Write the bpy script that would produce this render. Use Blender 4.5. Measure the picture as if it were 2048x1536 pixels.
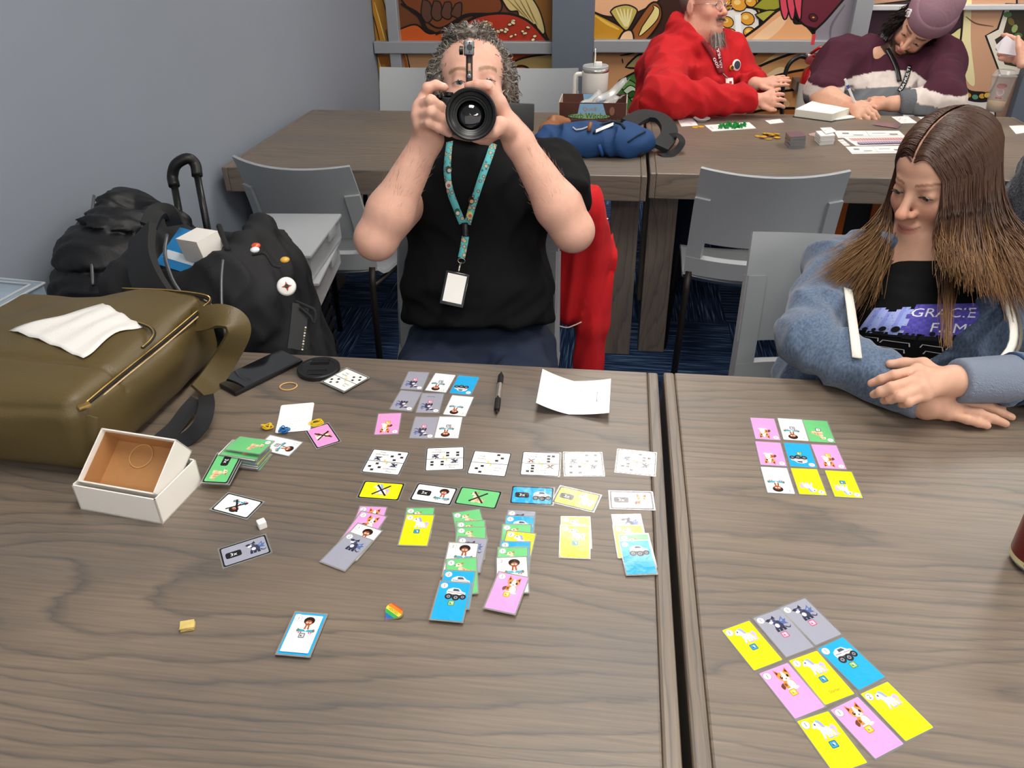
import bpy, bmesh, math, random
import numpy as np
from mathutils import Vector, Matrix
for _o in list(bpy.data.objects): bpy.data.objects.remove(_o)
SC = bpy.context.scene
COL = SC.collection
RNG = random.Random(7)

# ------------------------------------------------------------------ camera
F_PX, W_PX, H_PX = 1555.0, 2048, 1536
CAM_R = np.array([[0.99181, -0.0527, 0.11635], [0.12676, 0.51793, -0.84598], [-0.01567, 0.8538, 0.52036]])
def _ortho():
    global CAM_R
    y = CAM_R[1] / np.linalg.norm(CAM_R[1]); z = CAM_R[2] - y * CAM_R[2].dot(y); z /= np.linalg.norm(z)
    CAM_R = np.array([np.cross(y, z), y, z])
_ortho()
CAM_C = np.array([0.0, 0.0, 1.49])
cam = bpy.data.cameras.new('camera'); cam_o = bpy.data.objects.new('camera', cam); COL.objects.link(cam_o)
cam.sensor_width = 36.0; cam.lens = 36.0 * F_PX / W_PX; cam.clip_start = 0.01; cam.clip_end = 50
_m = Matrix([list(CAM_R[i]) + [CAM_C[i]] for i in range(3)] + [[0, 0, 0, 1]])
cam_o.matrix_world = _m
SC.camera = cam_o

# ------------------------------------------------------------------ world, exposure, ceiling lamps
w = bpy.data.worlds.new('hall'); SC.world = w; w.use_nodes = True
w.node_tree.nodes['Background'].inputs[0].default_value = (1.0, 0.97, 0.93, 1)
w.node_tree.nodes['Background'].inputs[1].default_value = 0.75
SC.view_settings.view_transform = 'Standard'; SC.view_settings.look = 'None'
SC.view_settings.exposure = 0.12; SC.view_settings.gamma = 1.0; SC.view_settings.use_curve_mapping = False
PANEL_STRENGTH = 13.0
LAMPS = [(0.07, 3.45), (2.07, 3.45), (0.07, 0.9), (2.07, 0.9), (0.07, -1.6), (2.07, -1.6)]
CEIL_Z = 2.75
# ------------------------------------------------------------------ pixel helpers (photo pixel -> point on a real plane)
def ray(px, py): return CAM_R @ np.array([px - 1024.0, -(py - 768.0), -F_PX])
def tb(px, py, z=0.75):
    d = ray(px, py); t = (z - CAM_C[2]) / d[2]; return CAM_C + d * t
def ty(px, py, y):
    d = ray(px, py); t = (y - CAM_C[1]) / d[1]; return CAM_C + d * t
def td(px, py, depth): return CAM_C + ray(px, py) / F_PX * depth

# ------------------------------------------------------------------ materials
MATS = {}
def lin(c):
    if isinstance(c, str):
        c = [int(c[i:i + 2], 16) / 255 for i in (0, 2, 4)]
    return tuple((v / 12.92 if v <= 0.04045 else ((v + 0.055) / 1.055) ** 2.4) for v in c[:3])
def new_mat(name):
    m = bpy.data.materials.new(name); m.use_nodes = True
    return m, m.node_tree.nodes, m.node_tree.links, m.node_tree.nodes['Principled BSDF']
def mat(name, col='808080', rough=0.6, metal=0.0, spec=0.5, bump=0.0, bscale=200.0, var=0.0, vscale=8.0, stretch=(1, 1, 1),
        trans=0.0, alpha=1.0, coat=0.0, emit=0.0, sheen=0.0, sss=0.0, col2=None, vdetail=4.0, ior=1.45, attr=False):
    if name in MATS: return MATS[name]
    m, N, L, b = new_mat(name)
    c = lin(col) + (1,)
    b.inputs['Base Color'].default_value = c
    b.inputs['Roughness'].default_value = rough; b.inputs['Metallic'].default_value = metal
    b.inputs['Specular IOR Level'].default_value = spec; b.inputs['IOR'].default_value = ior
    b.inputs['Transmission Weight'].default_value = trans; b.inputs['Alpha'].default_value = alpha
    b.inputs['Coat Weight'].default_value = coat; b.inputs['Coat Roughness'].default_value = 0.08
    b.inputs['Sheen Weight'].default_value = sheen
    if sss:
        b.inputs['Subsurface Weight'].default_value = sss; b.inputs['Subsurface Radius'].default_value = (0.010, 0.004, 0.002)
        b.inputs['Subsurface Scale'].default_value = 0.6
    if emit:
        b.inputs['Emission Color'].default_value = c; b.inputs['Emission Strength'].default_value = emit
    tc = N.new('ShaderNodeTexCoord'); mp = N.new('ShaderNodeMapping'); L.new(tc.outputs['Object'], mp.inputs[0])
    mp.inputs['Scale'].default_value = stretch
    base_out = None
    if attr:
        a = N.new('ShaderNodeAttribute'); a.attribute_name = 'Col'; base_out = a.outputs['Color']
    if var or col2:
        n = N.new('ShaderNodeTexNoise'); n.inputs['Scale'].default_value = vscale; n.inputs['Detail'].default_value = vdetail
        L.new(mp.outputs[0], n.inputs['Vector'])
        if attr:
            hs = N.new('ShaderNodeHueSaturation'); L.new(base_out, hs.inputs['Color'])
            mr = N.new('ShaderNodeMapRange'); mr.inputs[1].default_value = 0.3; mr.inputs[2].default_value = 0.7
            mr.inputs[3].default_value = 1 - var; mr.inputs[4].default_value = 1 + var
            L.new(n.outputs['Fac'], mr.inputs[0]); L.new(mr.outputs[0], hs.inputs['Value']); base_out = hs.outputs[0]
        else:
            r = N.new('ShaderNodeValToRGB'); e = r.color_ramp.elements; e[0].position = 0.32; e[1].position = 0.68
            c2 = lin(col2) if col2 else None
            e[0].color = c if c2 else tuple(x * (1 - var) for x in c[:3]) + (1,)
            e[1].color = (c2 + (1,)) if c2 else tuple(min(1, x * (1 + var)) for x in c[:3]) + (1,)
            L.new(n.outputs['Fac'], r.inputs[0]); base_out = r.outputs[0]
    if base_out is not None: L.new(base_out, b.inputs['Base Color'])
    if bump:
        n2 = N.new('ShaderNodeTexNoise'); n2.inputs['Scale'].default_value = bscale; n2.inputs['Detail'].default_value = 3
        L.new(mp.outputs[0], n2.inputs['Vector'])
        bp = N.new('ShaderNodeBump'); bp.inputs['Strength'].default_value = bump; bp.inputs['Distance'].default_value = 0.01
        L.new(n2.outputs['Fac'], bp.inputs['Height']); L.new(bp.outputs[0], b.inputs['Normal'])
    MATS[name] = m
    return m
def mat_wood(name, along='X', dark='524c47', mid='6d6053', light='877765', rough=0.43, seed=0.0, freq=1.0):
    """stained ash: long cathedral grain lines plus fine pores; grain runs along the given object axis"""
    if name in MATS: return MATS[name]
    m, N, L, b = new_mat(name)
    tc = N.new('ShaderNodeTexCoord'); mp = N.new('ShaderNodeMapping'); L.new(tc.outputs['Object'], mp.inputs[0])
    rot = {'X': (0, 0, 0), 'Y': (0, 0, math.pi / 2), 'Z': (0, math.pi / 2, 0)}[along]
    mp.inputs['Rotation'].default_value = rot; mp.inputs['Location'].default_value = (seed, seed * 1.7, seed * 0.3)
    def sc(v):
        k = N.new('ShaderNodeVectorMath'); k.operation = 'MULTIPLY'; k.inputs[1].default_value = v; L.new(mp.outputs[0], k.inputs[0]); return k.outputs[0]
    def noise(vec, s, d, r=0.5):
        n = N.new('ShaderNodeTexNoise'); n.inputs['Scale'].default_value = s; n.inputs['Detail'].default_value = d; n.inputs['Roughness'].default_value = r
        L.new(vec, n.inputs['Vector']); return n.outputs['Fac']
    def math_(op, a, b_=None, c_=None):
        k = N.new('ShaderNodeMath'); k.operation = op
        for i, v in enumerate((a, b_, c_)):
            if v is None: continue
            if isinstance(v, (int, float)): k.inputs[i].default_value = v
            else: L.new(v, k.inputs[i])
        return k.outputs[0]
    warp = noise(sc((0.55, 2.6, 2.6)), 1.6, 1.5)
    sep = N.new('ShaderNodeSeparateXYZ'); L.new(mp.outputs[0], sep.inputs[0])
    yz = math_('ADD', sep.outputs['Y'], math_('MULTIPLY', sep.outputs['Z'], 0.8))
    fine = noise(sc((3.0, 14, 14)), 3.0, 3)
    ph = math_('ADD', math_('MULTIPLY', yz, 37.0 * freq), math_('ADD', math_('MULTIPLY', warp, 15.0), math_('MULTIPLY', fine, 0.9)))
    saw = math_('FRACT', ph)
    line = N.new('ShaderNodeValToRGB'); e = line.color_ramp.elements
    e[0].position = 0.0; e[0].color = (0.12, 0.12, 0.12, 1); e[1].position = 1.0; e[1].color = (0.0, 0, 0, 1)
    for p, v in ((0.05, 0.30), (0.16, 0.68), (0.5, 0.80), (0.86, 0.86), (0.95, 0.50)):
        k = line.color_ramp.elements.new(p); k.color = (v, v, v, 1)
    L.new(saw, line.inputs[0])
    pores = noise(sc((9.0, 260, 260)), 1.0, 3, 0.6)
    blot = noise(sc((1.1, 2.2, 2.2)), 2.2, 3)
    v = math_('ADD', math_('MULTIPLY', line.outputs[0], 0.50), math_('ADD', math_('MULTIPLY', pores, 0.70), math_('MULTIPLY', blot, 0.5)))
    v = math_('SUBTRACT', v, 0.47)
    ramp = N.new('ShaderNodeValToRGB'); e = ramp.color_ramp.elements
    e[0].position = 0.08; e[0].color = lin(dark) + (1,); e[1].position = 0.82; e[1].color = lin(light) + (1,)
    k = ramp.color_ramp.elements.new(0.45); k.color = lin(mid) + (1,)
    L.new(v, ramp.inputs[0])
    gray = noise(sc((0.9, 3.5, 3.5)), 2.0, 2)
    mx = N.new('ShaderNodeMixRGB'); mx.inputs[2].default_value = lin('56565a') + (1,)
    L.new(math_('MULTIPLY', math_('SUBTRACT', gray, 0.42), 1.0), mx.inputs[0]); L.new(ramp.outputs[0], mx.inputs[1]); mx.use_clamp = True
    L.new(mx.outputs[0], b.inputs['Base Color'])
    b.inputs['Roughness'].default_value = rough; b.inputs['Specular IOR Level'].default_value = 0.85
    bp = N.new('ShaderNodeBump'); bp.inputs['Strength'].default_value = 0.12; bp.inputs['Distance'].default_value = 0.002
    L.new(v, bp.inputs['Height']); L.new(bp.outputs[0], b.inputs['Normal'])
    MATS[name] = m
    return m

# ------------------------------------------------------------------ object helpers
def tag(o, label=None, cat=None, group=None, kind=None):
    if label: o['label'] = label
    if cat: o['category'] = cat
    if group: o['group'] = group
    if kind: o['kind'] = kind
    return o
def empty(name, loc=(0, 0, 0), rz=0.0, label=None, cat=None, group=None, rot=None):
    o = bpy.data.objects.new(name, None); COL.objects.link(o); o.empty_display_size = 0.05
    o.location = loc; o.rotation_euler = rot if rot else (0, 0, rz)
    return tag(o, label, cat, group)
def obj(name, me, m=None, parent=None, loc=None, rot=None, label=None, cat=None, group=None, kind=None):
    o = bpy.data.objects.new(name, me); COL.objects.link(o)
    if m is not None and not me.materials: me.materials.append(m)
    if parent is not None: o.parent = parent
    if loc is not None: o.location = loc
    if rot is not None: o.rotation_euler = rot
    return tag(o, label, cat, group, kind)
def copy_tree(o, parent=None):
    c = o.copy(); COL.objects.link(c); c.parent = parent
    for ch in o.children: copy_tree(ch, c)
    return c
def smooth(me, ang=None):
    me.polygons.foreach_set('use_smooth', [True] * len(me.polygons))
    if ang is not None: me.set_sharp_from_angle(angle=math.radians(ang))
    return me

class MB:
    """collects shapes into one mesh"""
    def __init__(s): s.v = []; s.f = []; s.col = []; s.c = (1, 1, 1)
    def add(s, vs, fs, M=None):
        n = len(s.v)
        for p in vs:
            p = Vector(p)
            s.v.append(tuple(M @ p) if M is not None else tuple(p)); s.col.append(s.c)
        for f in fs: s.f.append([i + n for i in f])
        return s
    def box(s, c, d, M=None, bev=0.0):
        x, y, z = [k / 2 for k in d]; cx, cy, cz = c
        b = min(bev, x * .99, y * .99, z * .99)
        if b <= 0:
            vs = [(cx + i * x, cy + j * y, cz + k * z) for i in (-1, 1) for j in (-1, 1) for k in (-1, 1)]
            fs = [(0, 1, 3, 2), (4, 6, 7, 5), (0, 4, 5, 1), (2, 3, 7, 6), (0, 2, 6, 4), (1, 5, 7, 3)]
            return s.add(vs, fs, M)
        bm = bmesh.new(); bmesh.ops.create_cube(bm, size=1.0)
        for v in bm.verts: v.co = Vector((cx + v.co.x * 2 * x, cy + v.co.y * 2 * y, cz + v.co.z * 2 * z))
        bmesh.ops.bevel(bm, geom=list(bm.edges), offset=b, segments=2, profile=0.5, affect='EDGES')
        bm.verts.index_update()
        s.add([v.co.copy() for v in bm.verts], [[v.index for v in f.verts] for f in bm.faces], M); bm.free(); return s
    def tube(s, pts, r, n=8, M=None, caps=True, closed=False, flat=1.0, up=None):
        pts = [Vector(p) for p in pts]; m = len(pts)
        rs = r if isinstance(r, (list, tuple)) else [r] * m
        vs = []; fs = []
        t0 = None; u = None
        for i, p in enumerate(pts):
            if closed: t = (pts[(i + 1) % m] - pts[i - 1])
            else: t = pts[min(i + 1, m - 1)] - pts[max(i - 1, 0)]
            if t.length < 1e-9: t = Vector((0, 0, 1))
            t.normalize()
            if up is not None:
                u = Vector(up) - t * t.dot(Vector(up))
            elif u is None:
                a = Vector((0, 0, 1)) if abs(t.z) < 0.9 else Vector((1, 0, 0)); u = a - t * a.dot(t)
            else: u = u - t * u.dot(t)
            if u.length < 1e-9: u = t.orthogonal()
            u.normalize(); w_ = t.cross(u)
            for k in range(n):
                a = 2 * math.pi * k / n
                vs.append(p + (w_ * math.cos(a) + u * math.sin(a) * flat) * rs[i])
        for i in range(m if closed else m - 1):
            for k in range(n):
                a = i * n + k; b = i * n + (k + 1) % n; j = (i + 1) % m
                fs.append((a, b, j * n + (k + 1) % n, j * n + k))
        if caps and not closed:
            fs.append(list(range(n))[::-1]); fs.append([(m - 1) * n + k for k in range(n)])
        return s.add(vs, fs, M)
    def lathe(s, prof, n=32, M=None, cap=True):
        vs = []; fs = []; m = len(prof)
        for r, z in prof:
            for k in range(n):
                a = 2 * math.pi * k / n; vs.append((r * math.cos(a), r * math.sin(a), z))
        for i in range(m - 1):
            for k in range(n):
                fs.append((i * n + k, i * n + (k + 1) % n, (i + 1) * n + (k + 1) % n, (i + 1) * n + k))
        if cap:
            if prof[0][0] > 1e-6: fs.append(list(range(n))[::-1])
            if prof[-1][0] > 1e-6: fs.append([(m - 1) * n + k for k in range(n)])
        return s.add(vs, fs, M)
    def prism(s, poly, z0, z1, M=None):
        n = len(poly); vs = [(x, y, z0) for x, y in poly] + [(x, y, z1) for x, y in poly]
        fs = [list(range(n))[::-1], [n + i for i in range(n)]] + [(i, (i + 1) % n, n + (i + 1) % n, n + i) for i in range(n)]
        return s.add(vs, fs, M)
    def grid(s, P, M=None, thick=0.0, closed_u=False):
        """P[i][j] points; thick > 0 makes a solid sheet"""
        P = np.array(P, float); a, b = P.shape[:2]
        if thick:
            du = np.gradient(P, axis=0); dv = np.gradient(P, axis=1); nn = np.cross(du, dv); nn /= (np.linalg.norm(nn, axis=2, keepdims=True) + 1e-12)
            Q = P - nn * thick
            vs = list(map(tuple, P.reshape(-1, 3))) + list(map(tuple, Q.reshape(-1, 3))); o = a * b
        else: vs = list(map(tuple, P.reshape(-1, 3)))
        fs = []
        for i in range(a - 1):
            for j in range(b - 1):
                q = (i * b + j, (i + 1) * b + j, (i + 1) * b + j + 1, i * b + j + 1); fs.append(q)
                if thick: fs.append(tuple(o + k for k in q[::-1]))
        if thick:
            rim = [(i * b, (i + 1) * b) for i in range(a - 1)] + [((a - 1) * b + j, (a - 1) * b + j + 1) for j in range(b - 1)] + \
                  [((i + 1) * b + b - 1, i * b + b - 1) for i in range(a - 1)] + [(j + 1, j) for j in range(b - 1)]
            for p, q in rim: fs.append((q, p, o + p, o + q))
        return s.add(vs, fs, M)
    def mesh(s, name, m=None, sm=None, colors=False):
        me = bpy.data.meshes.new(name); me.from_pydata(s.v, [], s.f)
        if colors:
            ca = me.color_attributes.new('Col', 'FLOAT_COLOR', 'POINT')
            ca.data.foreach_set('color', np.array([tuple(c) + (1.0,) for c in s.col], dtype=np.float32).ravel())
        if m is not None: me.materials.append(m)
        if sm is not None: smooth(me, None if sm is True else sm)
        me.update(); return me
    def build(s, name, m, parent=None, sm=None, colors=False, **kw):
        return obj(name, s.mesh(name, m, sm, colors), None, parent, **kw)

def Tr(x, y, z): return Matrix.Translation((x, y, z))
def Rz(a): return Matrix.Rotation(a, 4, 'Z')
def Rx(a): return Matrix.Rotation(a, 4, 'X')
def Ry(a): return Matrix.Rotation(a, 4, 'Y')
def rrect(w_, h_, r, n=5):
    out = []
    for cx_, cy_, a0 in ((w_ / 2 - r, h_ / 2 - r, 0), (-w_ / 2 + r, h_ / 2 - r, 90), (-w_ / 2 + r, -h_ / 2 + r, 180), (w_ / 2 - r, -h_ / 2 + r, 270)):
        for k in range(n):
            a = math.radians(a0 + 90 * k / (n - 1)); out.append((cx_ + r * math.cos(a), cy_ + r * math.sin(a)))
    return out
def circle(cx_, cy_, rx, ry=None, n=20, rot=0.0):
    ry = ry or rx; c, s = math.cos(rot), math.sin(rot); out = []
    for k in range(n):
        a = 2 * math.pi * k / n; x, y = rx * math.cos(a), ry * math.sin(a); out.append((cx_ + x * c - y * s, cy_ + x * s + y * c))
    return out
def thickline(pts, w_):
    pts = [Vector((p[0], p[1])) for p in pts]; L_, R_ = [], []
    ws = w_ if isinstance(w_, (list, tuple)) else [w_] * len(pts)
    for i, p in enumerate(pts):
        t = pts[min(i + 1, len(pts) - 1)] - pts[max(i - 1, 0)]; t.normalize(); n = Vector((-t.y, t.x)) * ws[i] / 2
        L_.append(tuple(p + n)); R_.append(tuple(p - n))
    return L_ + R_[::-1]
def spline(pts, n=8):
    """Catmull-Rom through the points (any dimension)"""
    P = [np.array(p, float) for p in pts]; P = [2 * P[0] - P[1]] + P + [2 * P[-1] - P[-2]]; out = []
    for i in range(1, len(P) - 2):
        for k in range(n):
            t = k / n; a, b, c, d = P[i - 1], P[i], P[i + 1], P[i + 2]
            out.append(0.5 * (2 * b + (c - a) * t + (2 * a - 5 * b + 4 * c - d) * t * t + (3 * b - a - 3 * c + d) * t ** 3))
    out.append(P[-2]); return out

# ------------------------------------------------------------------ flat print (ink on paper, posters, lettering)
GLYPH = {}
def glyphs(text):
    if text in GLYPH: return GLYPH[text]
    cu = bpy.data.curves.new('t', 'FONT'); cu.body = text; cu.resolution_u = 2; cu.align_x = 'CENTER'; cu.align_y = 'CENTER'
    o = bpy.data.objects.new('t', cu)
    me = bpy.data.meshes.new_from_object(o)
    vs = [(v.co.x, v.co.y) for v in me.vertices]; fs = [tuple(p.vertices) for p in me.polygons]
    bpy.data.objects.remove(o); bpy.data.curves.remove(cu); bpy.data.meshes.remove(me)
    GLYPH[text] = (vs, fs); return vs, fs
class Print:
    STEP = 0.00006
    def __init__(s, step=None): s.mb = MB(); s.l = 0; s.step = step or Print.STEP; s.map = None
    def poly(s, pts, col, up=True):
        if up: s.l += 1
        s.mb.c = lin(col); z = s.l * s.step
        vs = [(x, y, z) for x, y in pts]
        ar = sum(pts[i - 1][0] * pts[i][1] - pts[i][0] * pts[i - 1][1] for i in range(len(pts)))
        f = list(range(len(pts)))
        s.mb.add(vs, [f if ar > 0 else f[::-1]]); return s
    def disc(s, x, y, rx, ry=None, col='ffffff', rot=0, up=True, n=20): return s.poly(circle(x, y, rx, ry, n, rot), col, up)
    def line(s, pts, w_, col, up=True): return s.poly(thickline(pts, w_), col, up)
    def text(s, t, x, y, size, col, rot=0.0, sx=1.0, up=True):
        if up: s.l += 1
        s.mb.c = lin(col); z = s.l * s.step; vs, fs = glyphs(t); c, n = math.cos(rot), math.sin(rot)
        s.mb.add([(x + size * (a * sx * c - b * n), y + size * (a * sx * n + b * c), z) for a, b in vs], fs); return s
    def merge(s, other, M2, z0=None):
        """place another print (2D similarity: x, y, scale, rot)"""
        x, y, k, r = M2; c, n = math.cos(r), math.sin(r); base = len(s.mb.v); z0 = s.l * s.step
        for (a, b, z), cc in zip(other.mb.v, other.mb.col):
            s.mb.v.append((x + k * (a * c - b * n), y + k * (a * n + b * c), z0 + z)); s.mb.col.append(cc)
        for f in other.mb.f: s.mb.f.append([i + base for i in f])
        s.l += other.l; return s
    def mesh(s, name, m): return s.mb.mesh(name, m, colors=True)

# ------------------------------------------------------------------ implicit surfaces for soft bodies (surface nets)
class Sdf:
    def __init__(s, k=0.02): s.p = []; s.k = k; s.M = np.eye(4)
    def xf(s, M): s.M = np.array(M); return s
    def _pt(s, p): return (s.M @ np.array([p[0], p[1], p[2], 1.0]))[:3]
    def _sc(s): return np.linalg.norm(s.M[:3, 0])
    def _add(s, f, c, r, op, k): s.p.append((f, np.array(c), r, op, s.k if k is None else k)); return s
    def cap(s, a, b, ra, rb=None, k=None, op='u'):
        rb = ra if rb is None else rb; a = s._pt(a); b = s._pt(b); q = s._sc(); ra *= q; rb *= q; d = b - a; L2 = d.dot(d) + 1e-12
        def f(P):
            v = P - a; t = np.clip(v @ d / L2, 0, 1); return np.linalg.norm(v - t[..., None] * d, axis=-1) - (ra + (rb - ra) * t)
        return s._add(f, (a + b) / 2, np.sqrt(L2) / 2 + max(ra, rb), op, k)
    def cone(s, a, b, ra, rb=None, rnd=0.006, k=None, op='u', sq=None):
        """tapered cylinder with flat ends; sq=(axis vector, factor) squashes the section along that axis"""
        rb = ra if rb is None else rb; a = s._pt(a); b = s._pt(b); q = s._sc(); ra *= q; rb *= q; rnd *= q; d = b - a; L = np.linalg.norm(d); d = d / L
        ax = None
        if sq is not None:
            ax = s.M[:3, :3] @ np.array(sq[0], float); ax = ax - d * ax.dot(d); ax /= np.linalg.norm(ax)
        def f(P):
            v = P - a; t = v @ d; pr = v - t[..., None] * d
            if ax is not None:
                u = pr @ ax; pr = pr + (u * (1 / sq[1] - 1))[..., None] * ax
            r = np.linalg.norm(pr, axis=-1) - (ra + (rb - ra) * np.clip(t / L, 0, 1)) + rnd; h = np.abs(t - L / 2) - L / 2 + rnd
            if ax is not None: r = r * min(1, sq[1])
            return np.minimum(np.maximum(r, h), 0) + np.sqrt(np.maximum(r, 0) ** 2 + np.maximum(h, 0) ** 2) - rnd
        return s._add(f, (a + b) / 2, L / 2 + max(ra, rb) * (1 if sq is None else max(1, sq[1])), op, k)
    def ell(s, c, r, rot=None, k=None, op='u'):
        c0 = s._pt(c); q = s._sc(); Rm = s.M[:3, :3] / q
        if rot is not None: Rm = Rm @ np.array(rot)[:3, :3]
        r = np.array(r, float) * q
        def f(P):
            v = (P - c0) @ Rm; k0 = np.linalg.norm(v / r, axis=-1); k1 = np.linalg.norm(v / (r * r), axis=-1) + 1e-9
            return np.where(k0 < 1e-4, -r.min(), k0 * (k0 - 1) / k1)
        return s._add(f, c0, r.max(), op, k)
    def box(s, c, d, rnd=0.01, rot=None, k=None, op='u'):
        c0 = s._pt(c); q = s._sc(); Rm = s.M[:3, :3] / q
        if rot is not None: Rm = Rm @ np.array(rot)[:3, :3]
        h = np.array(d, float) * q / 2 - rnd * q; rr = rnd * q
        def f(P):
            v = np.abs((P - c0) @ Rm) - h
            return np.linalg.norm(np.maximum(v, 0), axis=-1) + np.minimum(v.max(axis=-1), 0) - rr
        return s._add(f, c0, np.linalg.norm(h) + rr, op, k)
    def chain(s, pts, rs, k=None, op='u'):
        for i in range(len(pts) - 1): s.cap(pts[i], pts[i + 1], rs[i], rs[i + 1], k, op)
        return s
    def plane(s, p, n, k=None):
        """keep only the side opposite to n"""
        p = s._pt(p); n = s.M[:3, :3] @ np.array(n, float); n /= np.linalg.norm(n)
        return s._add(lambda P: (P - p) @ n, p, 1e3, 'i', k)
    def _ev(s, P, sel=None):
        pass
    def run(s, vox, post=None, slack=0.0, relax=1):
        lo = np.min([c - r for f, c, r, op, k in s.p if op == 'u'], axis=0) - 3 * vox - slack
        hi = np.max([c + r for f, c, r, op, k in s.p if op == 'u'], axis=0) + 3 * vox + slack
        B = 8; nb = np.ceil((hi - lo) / (B * vox)).astype(int) + 1
        ci = np.stack(np.meshgrid(*[np.arange(n) for n in nb], indexing='ij'), -1)
        cen = lo + (ci + 0.5 - 0.5 / B) * B * vox; hb = B * vox * 0.87
        def comb(cur, d, op, k):
            if op == 'u':
                if k <= 0: return np.minimum(cur, d)
                h = np.maximum(k - np.abs(cur - d), 0) / k; return np.minimum(cur, d) - h * h * k * 0.25
            if op == 's': d = -d
            if k <= 0: return np.maximum(cur, d)
            h = np.maximum(k - np.abs(cur - d), 0) / k; return np.maximum(cur, d) + h * h * k * 0.25
        D0 = np.full(nb, 1e3)
        for f, c, r, op, k in s.p: D0 = comb(D0, f(cen), op, k)
        act = np.abs(D0) < hb * 1.7 + slack
        ai = ci[act]; ac = cen[act]
        off = np.stack(np.meshgrid(*[np.arange(B)] * 3, indexing='ij'), -1).reshape(-1, 3)
        P = lo + (ai[:, None, :] * B + off[None]) * vox
        V = np.full(P.shape[:2], 1e3)
        for f, c, r, op, k in s.p:
            near = np.linalg.norm(ac - c, axis=1) < r + hb + 2 * k + slack + vox * 2 if op == 'u' or op == 's' else np.ones(len(ac), bool)
            if near.any(): V[near] = comb(V[near], f(P[near]), op, k)
        if post is not None: V = post(P, V)
        G = np.repeat(np.repeat(np.repeat(D0, B, 0), B, 1), B, 2).astype(np.float32)
        gi = ai[:, None, :] * B + off[None]
        G[gi[..., 0], gi[..., 1], gi[..., 2]] = V
        S = G < 0
        nx, ny, nz = G.shape
        cnt = np.zeros((nx - 1, ny - 1, nz - 1), np.int8)
        for a in (0, 1):
            for b in (0, 1):
                for c in (0, 1): cnt += S[a:nx - 1 + a, b:ny - 1 + b, c:nz - 1 + c]
        cells = np.argwhere((cnt > 0) & (cnt < 8))
        idx = np.full(cnt.shape, -1, np.int32); idx[cells[:, 0], cells[:, 1], cells[:, 2]] = np.arange(len(cells))
        cr = np.array([(a, b, c) for a in (0, 1) for b in (0, 1) for c in (0, 1)])
        cv = np.stack([G[cells[:, 0] + a, cells[:, 1] + b, cells[:, 2] + c] for a, b, c in cr], 1)
        acc = np.zeros((len(cells), 3)); num = np.zeros(len(cells))
        for i in range(8):
            for j in range(i + 1, 8):
                if np.abs(cr[i] - cr[j]).sum() != 1: continue
                a, b = cv[:, i], cv[:, j]; m = (a < 0) != (b < 0); t = np.where(m, a / np.where(m, a - b, 1), 0)
                acc += np.where(m[:, None], cr[i] + t[:, None] * (cr[j] - cr[i]), 0); num += m
        X = lo + (cells + acc / num[:, None]) * vox
        F = []
        for ax in range(3):
            s0 = [slice(None)] * 3; s1 = [slice(None)] * 3; s0[ax] = slice(0, -1); s1[ax] = slice(1, None)
            ch = S[tuple(s0)] != S[tuple(s1)]
            e = np.argwhere(ch); u, v = (ax + 1) % 3, (ax + 2) % 3
            e = e[(e[:, u] > 0) & (e[:, v] > 0) & (e[:, u] < cnt.shape[u]) & (e[:, v] < cnt.shape[v]) & (e[:, ax] < cnt.shape[ax])]
            ins = S[e[:, 0], e[:, 1], e[:, 2]]
            q = []
            for du, dv in ((0, 0), (-1, 0), (-1, -1), (0, -1)):
                c = e.copy(); c[:, u] += du; c[:, v] += dv; q.append(idx[c[:, 0], c[:, 1], c[:, 2]])
            q = np.stack(q, 1); q[~ins] = q[~ins][:, ::-1]; F.append(q)
        F = np.concatenate(F); F = F[(F >= 0).all(1)]
        for _ in range(relax):
            nbr = np.zeros_like(X); deg = np.zeros(len(X))
            for a, b in ((0, 1), (1, 2), (2, 3), (3, 0)):
                np.add.at(nbr, F[:, a], X[F[:, b]]); np.add.at(nbr, F[:, b], X[F[:, a]]); np.add.at(deg, F[:, a], 1); np.add.at(deg, F[:, b], 1)
            X = 0.5 * X + 0.5 * nbr / np.maximum(deg, 1)[:, None]
        return X, F
    def mesh(s, name, vox, m=None, colfn=None, post=None, slack=0.0, relax=1):
        X, F = s.run(vox, post, slack, relax)
        me = bpy.data.meshes.new(name)
        me.vertices.add(len(X)); me.vertices.foreach_set('co', X.astype(np.float32).ravel())
        me.loops.add(F.size); me.loops.foreach_set('vertex_index', F.astype(np.int32).ravel())
        me.polygons.add(len(F)); me.polygons.foreach_set('loop_start', np.arange(0, F.size, 4, dtype=np.int32))
        me.update(calc_edges=True)
        if colfn is not None:
            c = colfn(X); c = np.concatenate([c, np.ones((len(c), 1))], 1).astype(np.float32)
            ca = me.color_attributes.new('Col', 'FLOAT_COLOR', 'POINT'); ca.data.foreach_set('color', c.ravel())
        if m is not None: me.materials.append(m)
        me.polygons.foreach_set('use_smooth', np.ones(len(F), bool)); me.validate(); me.update()
        return me
def wrinkle(amp, f, seed=0.0, warp=0.6, aniso=(1, 1, 1)):
    """soft cloth folds as a displacement of the field"""
    r = np.random.RandomState(int(seed * 10) + 3); K = r.normal(size=(6, 3)); K /= np.linalg.norm(K, axis=1, keepdims=True); ph = r.uniform(0, 6.28, 6); A = np.array(aniso)
    def fn(P, V):
        Q = P * A * f * 3.6; wv = np.sin(Q[..., [1, 2, 0]] * 0.7 + ph[:3]) * warp; Q = Q + wv
        n = 0
        for i in range(3): n = n + np.abs(np.sin((Q @ K[i]) * (0.7 + 0.35 * i) + ph[i])) * (0.5, 0.3, 0.2)[i]
        return V + amp * 2.4 * (n - 0.64)
    return fn
def lerp(a, b, t): return np.array(a) + (np.array(b) - np.array(a)) * t
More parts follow.
